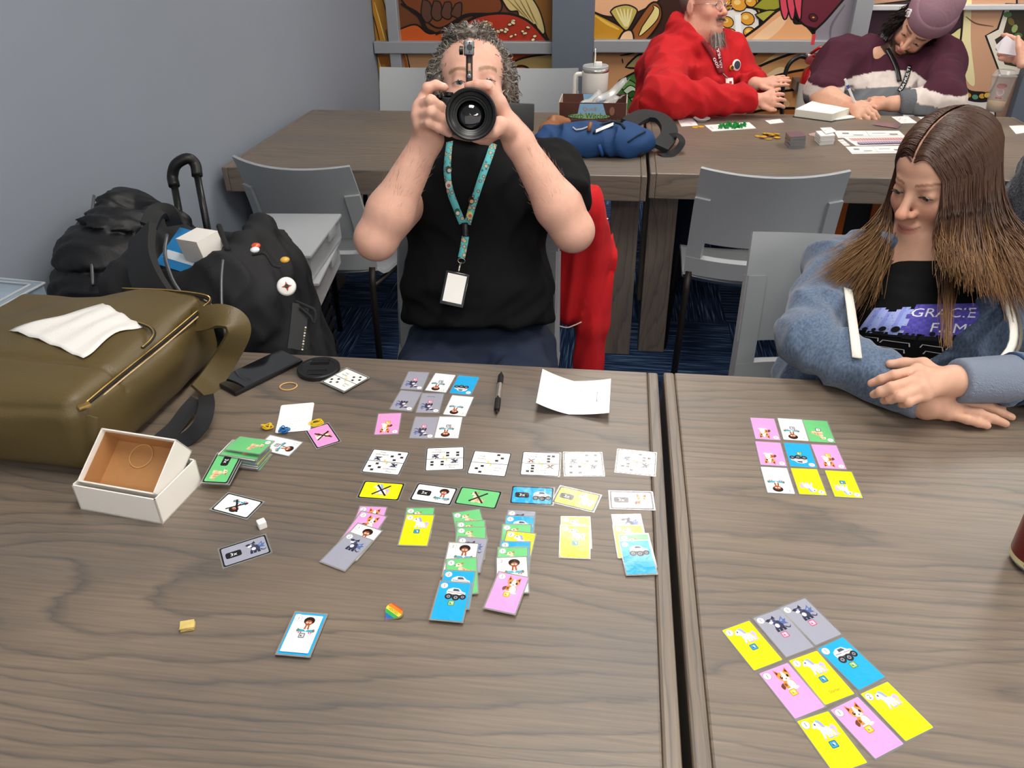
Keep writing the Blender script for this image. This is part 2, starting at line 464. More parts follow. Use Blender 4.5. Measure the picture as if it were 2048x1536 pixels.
def frame(fwd, up):
    """head frame: local -Y looks along fwd, Z is up, X to the figure's left"""
    y = -np.array(fwd, float); y /= np.linalg.norm(y); z = np.array(up, float); z = z - y * z.dot(y); z /= np.linalg.norm(z); x = np.cross(y, z)
    return np.array([x, y, z]).T
def M4(Rm, loc, k=1.0):
    M = np.eye(4); M[:3, :3] = np.array(Rm) * k; M[:3, 3] = loc; return M
# ------------------------------------------------------------------ the room
WX, WY = -1.38, 4.60
XR, YB = 4.2, -3.2
m_wall = mat('wall_paint_grey_blue', '8e96a1', 0.55, bump=0.04, bscale=160, var=0.03, vscale=1.2)
m_pillar = mat('pillar_paint_slate', '636b78', 0.5, bump=0.04, bscale=160)
m_alu = mat('brushed_aluminium_frame', 'a9acb1', 0.42, metal=0.35, bump=0.02, bscale=300)
m_white_ceiling = mat('ceiling_tile_white', 'e6e4df', 0.9)
def mat_carpet():
    m, N, L, b = new_mat('carpet_tiles_navy')
    tc = N.new('ShaderNodeTexCoord'); mp = N.new('ShaderNodeMapping'); L.new(tc.outputs['Object'], mp.inputs[0])
    ch = N.new('ShaderNodeTexChecker'); ch.inputs['Scale'].default_value = 2.0; L.new(mp.outputs[0], ch.inputs['Vector'])
    outs = []
    for v in ((150, 5, 1), (5, 150, 1)):
        k = N.new('ShaderNodeVectorMath'); k.operation = 'MULTIPLY'; k.inputs[1].default_value = v; L.new(mp.outputs[0], k.inputs[0])
        n = N.new('ShaderNodeTexNoise'); n.inputs['Scale'].default_value = 1.0; n.inputs['Detail'].default_value = 2; L.new(k.outputs[0], n.inputs['Vector']); outs.append(n.outputs['Fac'])
    mx = N.new('ShaderNodeMixRGB'); L.new(ch.outputs['Fac'], mx.inputs[0]); L.new(outs[0], mx.inputs[1]); L.new(outs[1], mx.inputs[2])
    r = N.new('ShaderNodeValToRGB'); e = r.color_ramp.elements; e[0].position = 0.42; e[0].color = lin('1b2940') + (1,); e[1].position = 0.68; e[1].color = lin('6f86a8') + (1,)
    k = r.color_ramp.elements.new(0.55); k.color = lin('2d4468') + (1,)
    L.new(mx.outputs[0], r.inputs[0]); L.new(r.outputs[0], b.inputs['Base Color']); b.inputs['Roughness'].default_value = 0.95; b.inputs['Specular IOR Level'].default_value = 0.1
    bp = N.new('ShaderNodeBump'); bp.inputs['Strength'].default_value = 0.5; bp.inputs['Distance'].default_value = 0.003; L.new(mx.outputs[0], bp.inputs['Height']); L.new(bp.outputs[0], b.inputs['Normal'])
    return m
def struct(name, mb, m, parent=None, sm=None, **kw):
    o = mb.build(name, m, parent, sm, **kw); o['kind'] = 'structure'; return o
struct('floor', MB().box(((WX + XR) / 2, (WY + YB) / 2, -0.05), (XR - WX + 0.4, WY - YB + 0.4, 0.1)), mat_carpet())
struct('ceiling', MB().box(((WX + XR) / 2, (WY + YB) / 2, CEIL_Z + 0.06), (XR - WX + 0.4, WY - YB + 0.4, 0.1)), m_white_ceiling)
struct('wall_left', MB().box((WX - 0.06, (WY + YB) / 2 + 0.1, CEIL_Z / 2), (0.12, WY - YB + 0.2, CEIL_Z)), m_wall)
# lamps: recessed LED troffers in the ceiling
m_panel = mat('led_diffuser', 'fffaf2', 0.5, emit=PANEL_STRENGTH); m_whitemetal = mat('white_enamel', 'e8e8e8', 0.4)
for i, (lx, ly) in enumerate(LAMPS):
    e = empty('ceiling_light', (lx, ly, CEIL_Z), 0, 'white rectangular LED panel recessed in the ceiling', 'ceiling light', 'LED panels in the ceiling')
    MB().box((0, 0, -0.004), (0.60, 1.20, 0.008)).build('diffuser', m_panel, e)
    fr = MB()
    for sx in (-1, 1): fr.box((sx * 0.312, 0, -0.008), (0.024, 1.25, 0.018)); fr.box((0, sx * 0.612, -0.008), (0.60, 0.024, 0.018))
    fr.build('frame', m_whitemetal, e)
# ---- back wall: aluminium frames with printed mural panes
def wp(px, py, y=WY): p = ty(px, py, y); return (p[0], p[2])
struct('wall_back', MB().box(((WX + XR) / 2, WY + 0.10, CEIL_Z / 2), (XR - WX, 0.10, CEIL_Z)), m_pillar)
x_pl, x_pr = wp(1107, 95)[0], wp(1187, 95)[0]
struct('trim_1', MB().box(((x_pl + x_pr) / 2, WY - 0.02, CEIL_Z / 2), (x_pr - x_pl, 0.16, CEIL_Z)), m_pillar)
m_print = mat('mural_ink', attr=True, rough=0.35)
def bl(p, k=1.0): return [(WXY[0], WXY[1]) for WXY in [wp(a, b_) for a, b_ in p]]
def pane(n, x0, x1, z0, z1, base, draw=None):
    o = struct('window_%d' % n, MB().box(((x0 + x1) / 2, WY + 0.03, (z0 + z1) / 2), (x1 - x0, 0.02, z1 - z0)), mat('mural_base_' + base, base, 0.35))
    if draw is None: return o
    pr = Print(0.00025); draw(pr)
    # clip to the pane rectangle
    M = Matrix([[1, 0, 0, 0], [0, 0, -1, WY + 0.0195], [0, 1, 0, 0], [0, 0, 0, 1]])
    q = MB()
    bm = bmesh.new(); lay = bm.verts.layers.float_color.new('Col')
    for (x, y, z), c in zip(pr.mb.v, pr.mb.col):
        v = bm.verts.new((x, y, z)); v[lay] = tuple(c) + (1,)
    bm.verts.ensure_lookup_table()
    for f in pr.mb.f:
        try: bm.faces.new([bm.verts[i] for i in f])
        except ValueError: pass
    for co, no in (((x0, 0, 0), (-1, 0, 0)), ((x1, 0, 0), (1, 0, 0)), ((0, z0, 0), (0, -1, 0)), ((0, z1, 0), (0, 1, 0))):
        bmesh.ops.bisect_plane(bm, geom=bm.verts[:] + bm.edges[:] + bm.faces[:], plane_co=co, plane_no=no, clear_outer=True)
    bmesh.ops.transform(bm, matrix=M, verts=bm.verts)
    me = bpy.data.meshes.new('printed_film'); bm.to_mesh(me); bm.free(); me.materials.append(m_print)
    p = obj('printed_film', me, None, o); return o
def ink(pr, pts, fill, w_=3.5, n=6, edge='15100e', closed=True, sm=True):
    P = [np.array(p, float) for p in pts]
    if sm:
        Q = spline([*P, P[0]], n)[:-1] if closed else spline(P, n)
    else: Q = P
    if w_:
        pr.poly(bl(_grow(Q, w_)), edge)
    pr.poly(bl([tuple(q) for q in Q]), fill)
def _grow(Q, w_):
    Q = np.array(Q); nxt = np.roll(Q, -1, 0); prv = np.roll(Q, 1, 0); t = nxt - prv; t /= (np.linalg.norm(t, axis=1, keepdims=True) + 1e-9); n = np.stack([-t[:, 1], t[:, 0]], 1)
    a = np.sum(Q[:, 0] * nxt[:, 1] - nxt[:, 0] * Q[:, 1]); s_ = -1 if a > 0 else 1
    return [tuple(q) for q in Q + n * w_ * s_]
def stroke(pr, pts, w_, col='15100e', n=6):
    Q = spline(pts, n); ws = [w_ * (0.35 + 0.65 * math.sin(math.pi * (i + 0.6) / (len(Q) + 0.2))) for i in range(len(Q))]
    pr.poly(bl(thickline([tuple(q) for q in Q], ws)), col)
zr1, zr0 = wp(900, 82)[1], wp(900, 106)[1]
z_top = 2.35; z_bot = 0.12
xs_corner = WX + 0.005
xm0, xm1 = wp(780, 92)[0], wp(802, 92)[0]
def d_strip(pr):
    for k, (a, b_) in enumerate(((735, 0), (752, -40), (768, 60), (742, 110), (760, 130))):
        pr.poly(bl([(a, b_), (a + 9, b_), (a + 42, b_ + 110), (a + 30, b_ + 110)]), ('c98a22', 'e3b44a', '8a5312', 'd39a30', 'b87a1e')[k])
        stroke(pr, [(a + 12, b_ + 5), (a + 26, b_ + 55), (a + 38, b_ + 100)], 2.2, 'f3d98a')
        stroke(pr, [(a + 2, b_ + 5), (a + 16, b_ + 55), (a + 28, b_ + 108)], 2.0, '2a170b')
def d_up1(pr):
    ink(pr, [(800, 60), (830, 52), (858, 70), (905, 62), (930, 90), (800, 95)], 'c8581e')
    ink(pr, [(795, -10), (900, -20), (985, -10), (1000, 20), (960, 35), (930, 28), (880, 55), (850, 40), (820, 20)], '7b3f1c')
    for k in range(4): ink(pr, [(845 + k * 22, 0 + k * 3), (858 + k * 21, 8), (862 + k * 19, 35), (852 + k * 19, 45 - k * 4), (842 + k * 20, 28)], '5d3a2c', 2.5)
    stroke(pr, [(800, 8), (835, 30), (850, 58), (868, 66)], 9, '1a0f0c'); stroke(pr, [(870, 70), (900, 55), (930, 32), (985, 28)], 8, '1a0f0c')
    ink(pr, [(1050, -10), (1105, -10), (1105, 80), (1098, 80), (1080, 40)], '8a5a1f')
    ink(pr, [(1000, -8), (1050, -10), (1075, 18), (1088, 62), (1080, 66), (1070, 48), (1060, 58), (1050, 38), (1040, 40), (1035, 22), (1018, 20)], 'd8c184', 3)
    for k in range(4): stroke(pr, [(1015 + k * 12, 0), (1035 + k * 10, 20 + k * 4), (1050 + k * 8, 35 + k * 5)], 2.5, '8a7338')
    ink(pr, [(912, 95), (925, 55), (960, 35), (1010, 30), (1050, 42), (1080, 70), (1092, 98), (1000, 102)], 'b3341f', 5)
    pr.poly(bl([tuple(q) for q in spline([(925, 95), (938, 60), (965, 44), (985, 48), (970, 70), (965, 95), (925, 95)], 6)]), 'd9895e')
    r = random.Random(3)
    for k in range(34):
        a = r.uniform(925, 1075); t = abs(a - 1000) / 85; b_ = 36 + 40 * t * t + r.uniform(0, 38)
        if b_ < 88: ink(pr, circle(a, b_, r.uniform(2.5, 5), r.uniform(2, 3), 8, r.uniform(-.6, .6)), 'f0dcae', 1.0, sm=False)
    ink(pr, circle(897, 68, 8, 9, 14), 'b8862a', 2.5, sm=False)
def d_lo1(pr):
    ink(pr, [(803, 100), (870, 100), (865, 150), (820, 165), (803, 160)], 'd3a274', 3)
    stroke(pr, [(803, 100), (812, 140), (816, 200)], 7, 'b5651d'); stroke(pr, [(810, 100), (820, 150), (824, 200)], 3)
    ink(pr, [(815, 195), (820, 175), (850, 158), (870, 150), (862, 180), (850, 195)], 'e2cf82', 4)
    ink(pr, [(1010, 150), (1030, 125), (1080, 113), (1112, 118), (1112, 175), (1090, 180), (1065, 150), (1040, 140), (1015, 160)], 'c2a668', 4)
    ink(pr, [(1015, 165), (1022, 142), (1045, 135), (1062, 150), (1075, 200), (1015, 200)], 'd0642a', 4)
    ink(pr, [(1028, 172), (1038, 163), (1052, 168), (1056, 184), (1046, 194), (1030, 190)], 'f4efe6', 3)
    ink(pr, circle(1041, 178, 7, 10, 14), '2b1a10', 0, sm=False); pr.poly(bl(circle(1039, 174, 2.2, 3, 8)), 'ffffff')
    stroke(pr, [(1020, 160), (1036, 150), (1056, 160), (1066, 180)], 5)
    ink(pr, [(1080, 196), (1085, 178), (1112, 172), (1112, 200)], 'c24a1d', 3)
def d_up2(pr):
    ink(pr, [(1185, 22), (1215, 32), (1260, 30), (1320, -10), (1185, -30)], 'edb489', 4)
    ink(pr, [(1185, 26), (1240, 55), (1244, 66), (1225, 85), (1185, 85)], 'c99027', 4); stroke(pr, [(1190, 32), (1215, 48), (1238, 60)], 6, 'e9c04d')
    ink(pr, [(1262, 66), (1300, 12), (1318, 12), (1320, 40), (1290, 80), (1262, 82)], '9a5a26', 4)
    ink(pr, [(1285, 55), (1308, 20), (1306, 12), (1318, 20), (1312, 42), (1280, 72)], 'ead98c', 2)
    ink(pr, [(1222, 24), (1232, 16), (1254, 12), (1272, 20), (1270, 32), (1256, 58), (1248, 58), (1236, 45)], 'c7b25c', 3)
    for k in range(5): stroke(pr, [(1232 + k * 8, 18), (1240 + k * 5, 35), (1250 + k * 1.4, 54)], 4, 'eee3a2')
    ink(pr, [(1238, 82), (1248, 66), (1262, 64), (1264, 84)], 'efc39b', 3.5)
    ink(pr, [(1438, 85), (1440, 22), (1455, -10), (1512, -10), (1515, 85)], 'e29a2c', 4)
    ink(pr, [(1445, 85), (1447, 28), (1512, 22), (1508, 85)], 'f1ece6', 4)
    for a, b_, r_ in ((1455, 45, 12), (1495, 38, 14), (1462, 70, 13), (1500, 66, 12), (1478, 8, 16), (1450, 2, 12), (1502, 4, 11)):
        ink(pr, circle(a, b_, r_, r_ * 0.85, 12, 0.4), 'e8a132', 2, sm=False); pr.poly(bl(circle(a - 3, b_ - 3, r_ * .45, r_ * .35, 10)), 'f7d17a')
    pr.poly(bl([(1470, 30), (1482, 30), (1484, 84), (1472, 84)]), 'ffffff')
    ink(pr, [(1508, 15), (1540, -10), (1580, -15), (1575, 5), (1545, 20)], '9c9a2b', 3); ink(pr, [(1512, 30), (1540, 22), (1560, 28), (1535, 45)], 'b0ad45', 3)
    ink(pr, [(1480, 84), (1520, 55), (1560, 22), (1582, 25), (1588, 48), (1610, 52), (1618, 84)], 'e9ab79', 5)
    pr.poly(bl([tuple(q) for q in spline([(1500, 82), (1530, 56), (1562, 32), (1575, 36), (1560, 60), (1530, 82), (1500, 82)], 6)]), 'f4c99c')
    ink(pr, [(1594, 30), (1600, -10), (1690, -12), (1660, 40), (1640, 55), (1612, 50)], '6b2636', 4)
    for k in range(3): ink(pr, [(1560 + k * 14, -10), (1572 + k * 15, -10), (1576 + k * 13, 20), (1570 + k * 15, 38), (1563 + k * 15, 18)], 'd9475f', 3)
    ink(pr, [(1632, 62), (1655, 40), (1700, -10), (1720, -10), (1690, 84), (1632, 84)], '8b8690', 4); stroke(pr, [(1660, 84), (1664, 50), (1690, 10)], 5, '6d6872')
    ink(pr, circle(1627, 35, 8, 6, 12, 0.5), '571b29', 2, sm=False); pr.poly(bl(circle(1627, 35, 2.5, 1.5, 8)), 'd9b54a')
def d_lo2(pr):
    ink(pr, [(1186, 104), (1235, 104), (1290, 104), (1300, 130), (1250, 155), (1235, 165), (1230, 190), (1186, 195)], 'dba271', 3)
    stroke(pr, [(1240, 112), (1262, 108), (1290, 96)], 4); ink(pr, [(1253, 135), (1280, 112), (1300, 122), (1290, 135)], 'c9b681', 4); stroke(pr, [(1244, 118), (1246, 128)], 3)
    ink(pr, [(1232, 200), (1240, 170), (1262, 152), (1290, 150), (1290, 245), (1240, 245)], '4c7a3c', 4)
    for k in range(6): ink(pr, [(1240 + k * 7, 175 + k * 8), (1255 + k * 6, 162 + k * 11), (1272 + k * 3, 172 + k * 12), (1258 + k * 5, 186 + k * 8)], ('6ea055', 'cfe0c4', '35602c', '7fb066', 'dbe6d2', '4f8340')[k], 2)
    for k in range(5):
        ink(pr, [(1440 - k * 10, 175 + k * 30), (1500, 118 + k * 28), (1620, 62 + k * 40), (1660, 90 + k * 40), (1560, 150 + k * 35), (1480, 200 + k * 30)], ('c98b53', 'dba36b', 'c07c42', 'd59a62', 'a8652f')[k], 5)
        ink(pr, [(1520, 130 + k * 29), (1560, 105 + k * 30), (1580, 118 + k * 31), (1545, 142 + k * 30)], ('ecc592', 'f2d3a5', 'e7ba86', 'eec796', 'cf9a5e')[k], 0)
def d_right(pr):
    ink(pr, [(1728, 14), (1960, -6), (1960, 60), (1905, 150), (1728, 150)], '3d2533', 3)
    ink(pr, [(1905, 70), (1930, 62), (1932, 150), (1900, 150)], 'e8dc9a', 3)
    ink(pr, [(1932, -20), (2030, -20), (2018, 80), (1990, 170), (1960, 200), (1930, 185), (1922, 120), (1928, 60)], 'd7a583', 4)
    pr.poly(bl([tuple(q) for q in spline([(1936, -10), (1946, -10), (1944, 80), (1952, 170), (1930, 150), (1926, 90), (1936, -10)], 6)]), 'f3e6b0')
    stroke(pr, [(1934, 34), (1955, 48), (1990, 54)], 3, '6b4a36')
    ink(pr, [(2005, 150), (1976, 72), (2000, 60), (2016, 10), (2060, 10), (2060, 150)], 'f3ead8', 4, sm=False)
    ink(pr, [(2012, 130), (1992, 80), (2008, 70), (2022, 20), (2060, 20), (2060, 140)], '3a2f1c', 0, sm=False)
    for k in range(7): ink(pr, circle(2018 + (k * 37) % 30, 30 + k * 14, 9, 6, 8, k), ('4f7a45', '7a6a2c', '9ab06a')[k % 3], 0, sm=False)
    ink(pr, [(1905, 210), (1910, 190), (1930, 196), (1980, 205), (1985, 245), (1905, 245)], 'efe6e0', 3)
    ink(pr, [(1912, 160), (1922, 150), (1940, 180), (1975, 186), (1978, 204), (1945, 204), (1918, 190)], '241610', 0)
    for k, (a, b_) in enumerate(((1920, 168), (1927, 181), (1938, 191), (1952, 195), (1966, 193), (1976, 191))): ink(pr, circle(a, b_, 6.5, 5, 10, 0.9 - k * 0.25), ('d9a030', 'efe3b8', 'd9a030', '5f9a80', 'd9a030', 'e2b648')[k], 1.5, sm=False)
pane(1, xs_corner, xm0, zr1, z_top, 'b07a22', d_strip); pane(2, xs_corner, xm0, z_bot, zr0, '9c5f1c', d_strip)
pane(3, xm1, x_pl, zr1, z_top, '6e3e1c', d_up1); pane(4, xm1, x_pl, z_bot, zr0, 'bf4c1c', d_lo1)
xq0, xq1 = wp(1700, 50)[0], wp(1735, 50)[0]
zr1b, zr0b = wp(1300, 79)[1], wp(1300, 104)[1]
pane(5, x_pr, xq0, zr1b, z_top, '3a2018', d_up2); pane(6, x_pr, xq0, z_bot, zr0b, '4a2a16', d_lo2)
zc1, zc0 = wp(1900, 9)[1], wp(1900, 20)[1]; xz = wp(2040, 150)[0]
pane(7, xq1, xz, zc1, z_top, 'c79a80', d_right); pane(8, xq1, xz, z_bot, zc0, '9d7a66', d_right)
def bar(n, x0, x1, z0, z1, d=0.075, m=m_alu):
    struct('trim_%d' % n, MB().box(((x0 + x1) / 2, WY + 0.05 - d / 2, (z0 + z1) / 2), (x1 - x0, d, z1 - z0), bev=0.004), m)
bar(2, xs_corner, x_pl, zr0, zr1, 0.085); bar(3, xm0, xm1, z_bot, z_top); bar(4, x_pr, xq0, zr0b, zr1b, 0.085); bar(5, xq0, xq1, z_bot, z_top, 0.09)
bar(6, xq1, xz, zc0, zc1, 0.07, mat('pale_rail', 'd9dadb', 0.4, metal=0.2)); bar(7, xz, xz + 0.14, 0, z_top, 0.09, m_pillar); bar(8, xz + 0.14, xz + 0.2, 0, z_top, 0.1)
bar(9, xs_corner, XR, 0.0, z_bot, 0.08, m_pillar); bar(10, xs_corner, XR, z_top, CEIL_Z, 0.08, m_pillar)

# ------------------------------------------------------------------ tables
TOP = 0.75
def table(x0, x1, y0, y1, label, seed, hx=None):
    t = empty('wooden_table', ((x0 + x1) / 2, (y0 + y1) / 2, 0), 0, label, 'table')
    w_, d_ = x1 - x0, y1 - y0; s = 0.020; th = 0.085
    mx = mat_wood('stained_ash_x_%d' % seed, 'X', seed=seed * 3.1); my = mat_wood('stained_ash_y_%d' % seed, 'Y', seed=seed * 2.3, freq=2.2); mz = mat_wood('stained_ash_z_%d' % seed, 'Z', seed=seed * 1.3)
    MB().box((0, 0, TOP - th / 2), (w_ - 2 * s, d_, th), bev=0.003).build('tabletop', mx, t)
    for k in (-1, 1): MB().box((k * (w_ / 2 - s / 2), 0, TOP - th / 2), (s, d_, th), bev=0.004).build('end_board', my, t)
    lw = 0.10
    for sx in (-1, 1):
        for sy in (-1, 1):
            MB().box((sx * (w_ / 2 - lw / 2 - 0.012), sy * (d_ / 2 - 0.16 - lw / 2), (TOP - th) / 2), (lw, lw, TOP - th), bev=0.003).build('leg', mz, t)
    for sy in (-1, 1): MB().box((0, sy * (d_ / 2 - 0.21), TOP - th - 0.03), (w_ - 2 * lw - 0.024, 0.03, 0.06)).build('rail', mx, t)
    return t
table(-1.365, 0.100, 0.362, 1.272, 'dark stained wooden table spread with game cards, bag at its wall end', 1)
table(0.110, 1.57, 0.365, 1.275, 'dark stained wooden table that the woman in the blue hoodie leans on', 2)
table(-1.345, 0.106, 2.525, 3.43, 'dark stained wooden table with a blue backpack on it, behind the photographer', 3)
table(0.116, 1.58, 2.56, 3.45, 'dark stained wooden table with coins and card stacks before the bearded men', 4)

# ------------------------------------------------------------------ chairs
m_plastic = mat('grey_moulded_plastic', '9b9fa2', 0.48, bump=0.03, bscale=500)
m_darkmetal = mat('dark_bronze_metal', '2c2724', 0.45, metal=0.6)
def make_chair(label, tilt=0.0):
    c = empty('stacking_chair', (0, 0, 0), 0, label, 'chair', 'grey moulded chairs')
    def sheet(x0, x1, z0, z1, off=0.0, nu=13, nv=9, th=0.008, taper=0.03):
        P = []
        for i in range(nu):
            u = i / (nu - 1); row = []
            for j in range(nv):
                v = j / (nv - 1); z = z0 + (z1 - z0) * v; h = (z - 0.46) / 0.38
                x = (x0 + (x1 - x0) * u) * (1 - taper * (h - 0.3)); y = -0.205 - 0.075 * h * h - 0.015 * h + 0.050 * (x / 0.21) ** 2 + off
                row.append((x, y, z + 0.012 * (x / 0.21) ** 2 * h))
            P.append(row)
        return P
    b = MB(); b.grid(sheet(-0.212, 0.212, 0.60, 0.838), thick=0.009); b.build('backrest', m_plastic, c, 40)
    fr = MB()
    for s in (-1, 1):
        xa, xb = sorted((s * 0.172, s * 0.215)); fr.grid(sheet(xa, xb, 0.50, 0.745, -0.010, 4, 9), thick=0.026)
    fr.grid(sheet(-0.215, 0.215, 0.492, 0.548, -0.012, 13, 4), thick=0.028); fr.build('back_frame', m_plastic, c, 40)
    s_ = MB(); P = []
    for i in range(13):
        x = -0.215 + 0.43 * i / 12; row = []
        for j in range(11):
            y = -0.20 + 0.41 * j / 10; u = x / 0.215
            row.append((x * (1 - 0.06 * j / 10), y + 0.04 * u * u * (1 - j / 10), 0.452 + 0.012 * u * u - 0.02 * max(0, (j - 7) / 3) ** 2 + 0.035 * max(0, (2 - j) / 2) ** 2))
        P.append(row)
    s_.grid(P[::-1], thick=-0.012); s_.build('seat', m_plastic, c, 40)
    for sx in (-1, 1):
        MB().tube([(sx * 0.20, -0.17, 0.50), (sx * 0.205, -0.19, 0.44), (sx * 0.225, -0.24, 0.0)], 0.011, 8).build('leg', m_darkmetal, c, True)
        MB().tube([(sx * 0.18, 0.17, 0.44), (sx * 0.20, 0.20, 0.41), (sx * 0.225, 0.235, 0.0)], 0.011, 8).build('leg', m_darkmetal, c, True)
        MB().tube([(sx * 0.202, -0.18, 0.436), (sx * 0.19, 0.18, 0.43)], 0.009, 8).build('seat_rail', m_darkmetal, c, True)
    return c
CH = make_chair('grey plastic chair pushed in at the coin table, its back slot showing')
CH.location = (0.452, 2.52, 0)
def chair(x, y, rz, label):
    o = copy_tree(CH); o.location = (x, y, 0); o.rotation_euler = (0, 0, rz); o['label'] = label; return o
chair(-0.93, 2.50, math.radians(-12), 'empty grey plastic chair between the black backpack and the photographer')
chair(-0.335, 1.63, math.radians(180), 'grey plastic chair the photographer sits on, red hoodie over its back')
chair(0.50, 1.50, math.radians(174), 'grey plastic chair the woman in the blue hoodie sits on')
chair(-0.95, 3.66, math.radians(180), 'grey plastic chair behind the far table, by the wall')
chair(-0.40, 3.66, math.radians(180), 'grey plastic chair behind the far table, by the slate pillar')
# ------------------------------------------------------------------ card artwork (flat print, millimetres)
m_card = mat('card_ink_in_sleeve', attr=True, rough=0.25, spec=0.5, coat=0.3, bump=0.22, bscale=34)
m_sleeve = mat('clear_card_sleeve', 'c9c9c4', 0.12, coat=0.8, trans=0.55, alpha=0.8)
m_cardstock = mat('white_cardstock', 'efece6', 0.5)
Print.STEP = 0.05
def art_unicorn():
    p = Print(); o = '8f86b8'
    p.poly(circle(0, 0, 6.2, 4.4, 18), 'f6f2fb')                       # body
    p.poly([(-7, 3), (-3, 1), (-2, 5), (-4.5, 8.5)], 'f6f2fb'); p.poly(circle(-6, 8, 4.3, 3.6, 16, 0.5), 'f8f5fc')
    p.poly(circle(-9, 6.6, 2.2, 1.8, 12, 0.6), 'fdeef4')
    p.poly([(-7.4, 11), (-6.0, 11.2), (-10.0, 16.5)], 'c9a35a')
    p.poly([(-4.2, 11.5), (-1, 12.5), (0.8, 8), (1.5, 3), (-1, 4), (-2.5, 8)], '9fa8e0'); p.poly([(-5, 11.8), (-3, 13.2), (-1, 10.5), (-3, 9)], '8fb6e6')
    p.poly([tuple(q) for q in spline([(5, 2), (9, 4.5), (11.5, 0), (9.5, -5), (11, -8), (7.5, -6.5), (8, -1), (5, 0)], 4)], 'e6b6d8')
    p.poly([tuple(q) for q in spline([(6, 1.8), (9.5, 2.5), (9.2, -2), (8.2, -5), (8, -1.5), (6, 0.5)], 4)], 'b7b4e6')
    for x, a in ((-4.5, -1.5), (-1.5, 1.0), (3, -1.0), (5, 1.2)):
        p.poly([(x - 1.2, -2), (x + 1.4, -2), (x + a + 1.1, -8), (x + a - 1.1, -8)], 'f3eef9'); p.poly([(x + a - 1.2, -7.4), (x + a + 1.2, -7.4), (x + a + 1.2, -9), (x + a - 1.2, -9)], 'b8a6d9')
    p.disc(-7, 8.6, 0.9, 1.2, '4a3f6e'); return p
def art_cat():
    p = Print()
    p.poly([tuple(q) for q in spline([(-3, -4), (-7, -8), (-8.5, -4.5), (-6, -2), (-3, -2)], 4)], '6b3c24')
    p.poly(circle(0.5, -4.5, 5.5, 5.2, 18), 'e08a3c'); p.poly(circle(2, -5, 3.4, 4.6, 16), 'fbf4ea')
    p.poly([(-5, 13), (-5.6, 5), (-1, 7.5)], 'd9742c'); p.poly([(6.8, 12), (2, 8), (6.8, 4.5)], 'd9742c'); p.poly([(-4.5, 11), (-4.7, 6.5), (-2.4, 7.6)], '4a2a1e'); p.poly([(6.2, 10.5), (3.8, 8), (6.2, 6)], '4a2a1e')
    p.poly(circle(0.6, 4, 6.0, 5.0, 20), 'e6944a'); p.poly([(0.2, 9), (1.8, 9), (3.8, 3), (4.4, 0.2), (0.6, -1), (-2.6, 0.5), (-1.2, 4)], 'fff7ee')
    p.disc(-2.2, 3.6, 1.2, 1.5, '2b1a12'); p.disc(3.9, 3.6, 1.1, 1.5, '2b1a12'); p.disc(1.0, 1.2, 0.9, 0.7, 'c46a5a'); p.disc(-1.9, 4.1, 0.4, 0.4, 'ffffff')
    p.disc(-2, -9, 2.6, 1.3, 'fbf4ea'); p.disc(3.5, -9.2, 3.2, 1.4, 'fbf4ea'); p.disc(-3.2, -4, 1.3, 1.6, '8a4a22'); return p
def art_boy():
    p = Print()
    p.poly(circle(0, 7.5, 6.4, 5.6, 20), '2a1712'); p.poly(circle(0, 4.6, 4.2, 4.0, 18), 'a5552f')
    p.disc(-1.7, 5, 1.3, 1.2, 'f6efe8'); p.disc(1.7, 5, 1.3, 1.2, 'f6efe8'); p.disc(-1.7, 5, 0.5, 0.6, '201010'); p.disc(1.7, 5, 0.5, 0.6, '201010')
    p.poly([(-3.2, 0.8), (3.2, 0.8), (2.6, -5), (-2.6, -5)], 'f2efec'); p.poly([(-2.2, 2.5), (-0.6, 1.5), (-1, -4.5), (-3.2, -4.5)], 'a5552f'); p.poly([(2.2, 2.5), (0.6, 1.5), (1, -4.5), (3.2, -4.5)], 'a5552f')
    p.poly([(-9, -4.5), (-2, -5), (0, -7.5), (2, -5), (9, -4.5), (8, -9), (2, -8), (-2, -8), (-8, -9)], '43a6bf'); p.poly([(-9.5, -3.5), (-7, -5), (-9, -9), (-11, -7)], '5f7d6a'); p.poly([(9.5, -3.5), (7, -5), (9, -9), (11, -7)], '5f7d6a')
    p.disc(-6, -9.2, 2.2, 1.3, 'c94a3a'); p.disc(6, -9.2, 2.2, 1.3, 'c94a3a'); p.disc(-6, -9.2, 1.0, .6, 'ffffff'); p.disc(6, -9.2, 1.0, .6, 'ffffff'); return p
def art_dog():
    p = Print()
    p.poly([tuple(q) for q in spline([(-8, -6), (-4, 2), (-5.5, 5), (-3, 4), (3, -1), (8, -4), (8, -8), (0, -9), (-8, -6)], 4)], 'e0b992')
    p.poly([(-6.5, 2), (-2.5, 3.4), (-2.0, -2), (-6.5, -2)], 'ecd2b4'); p.poly(circle(-5.5, 6.5, 3.8, 3.0, 16, -0.3), 'ecd0ae'); p.poly(circle(-8.6, 5.4, 2.0, 1.4, 12), 'f4e6d4'); p.disc(-10.2, 5.8, .8, .7, '33221c')
    p.poly([(-4, 9), (0.5, 10.2), (-1.5, 6.5)], 'b9774c'); p.disc(-6, 7.4, .7, .8, '33221c'); p.poly([(7, -5), (11, -1), (10.2, -3), (8, -7)], 'd2a478')
    for x in (-6, -3.5, 3.5, 6.5): p.poly([(x - 1, -6), (x + 1, -6), (x + 1.2, -10), (x - 1.2, -10)], 'ecd0ae')
    p.poly([(-1, 0.5), (1, -1), (1.4, -6), (0, -6)], 'c08f62'); p.poly([(3, -1.8), (4.6, -2.6), (4.8, -6.5), (3.4, -6.5)], 'c08f62'); return p
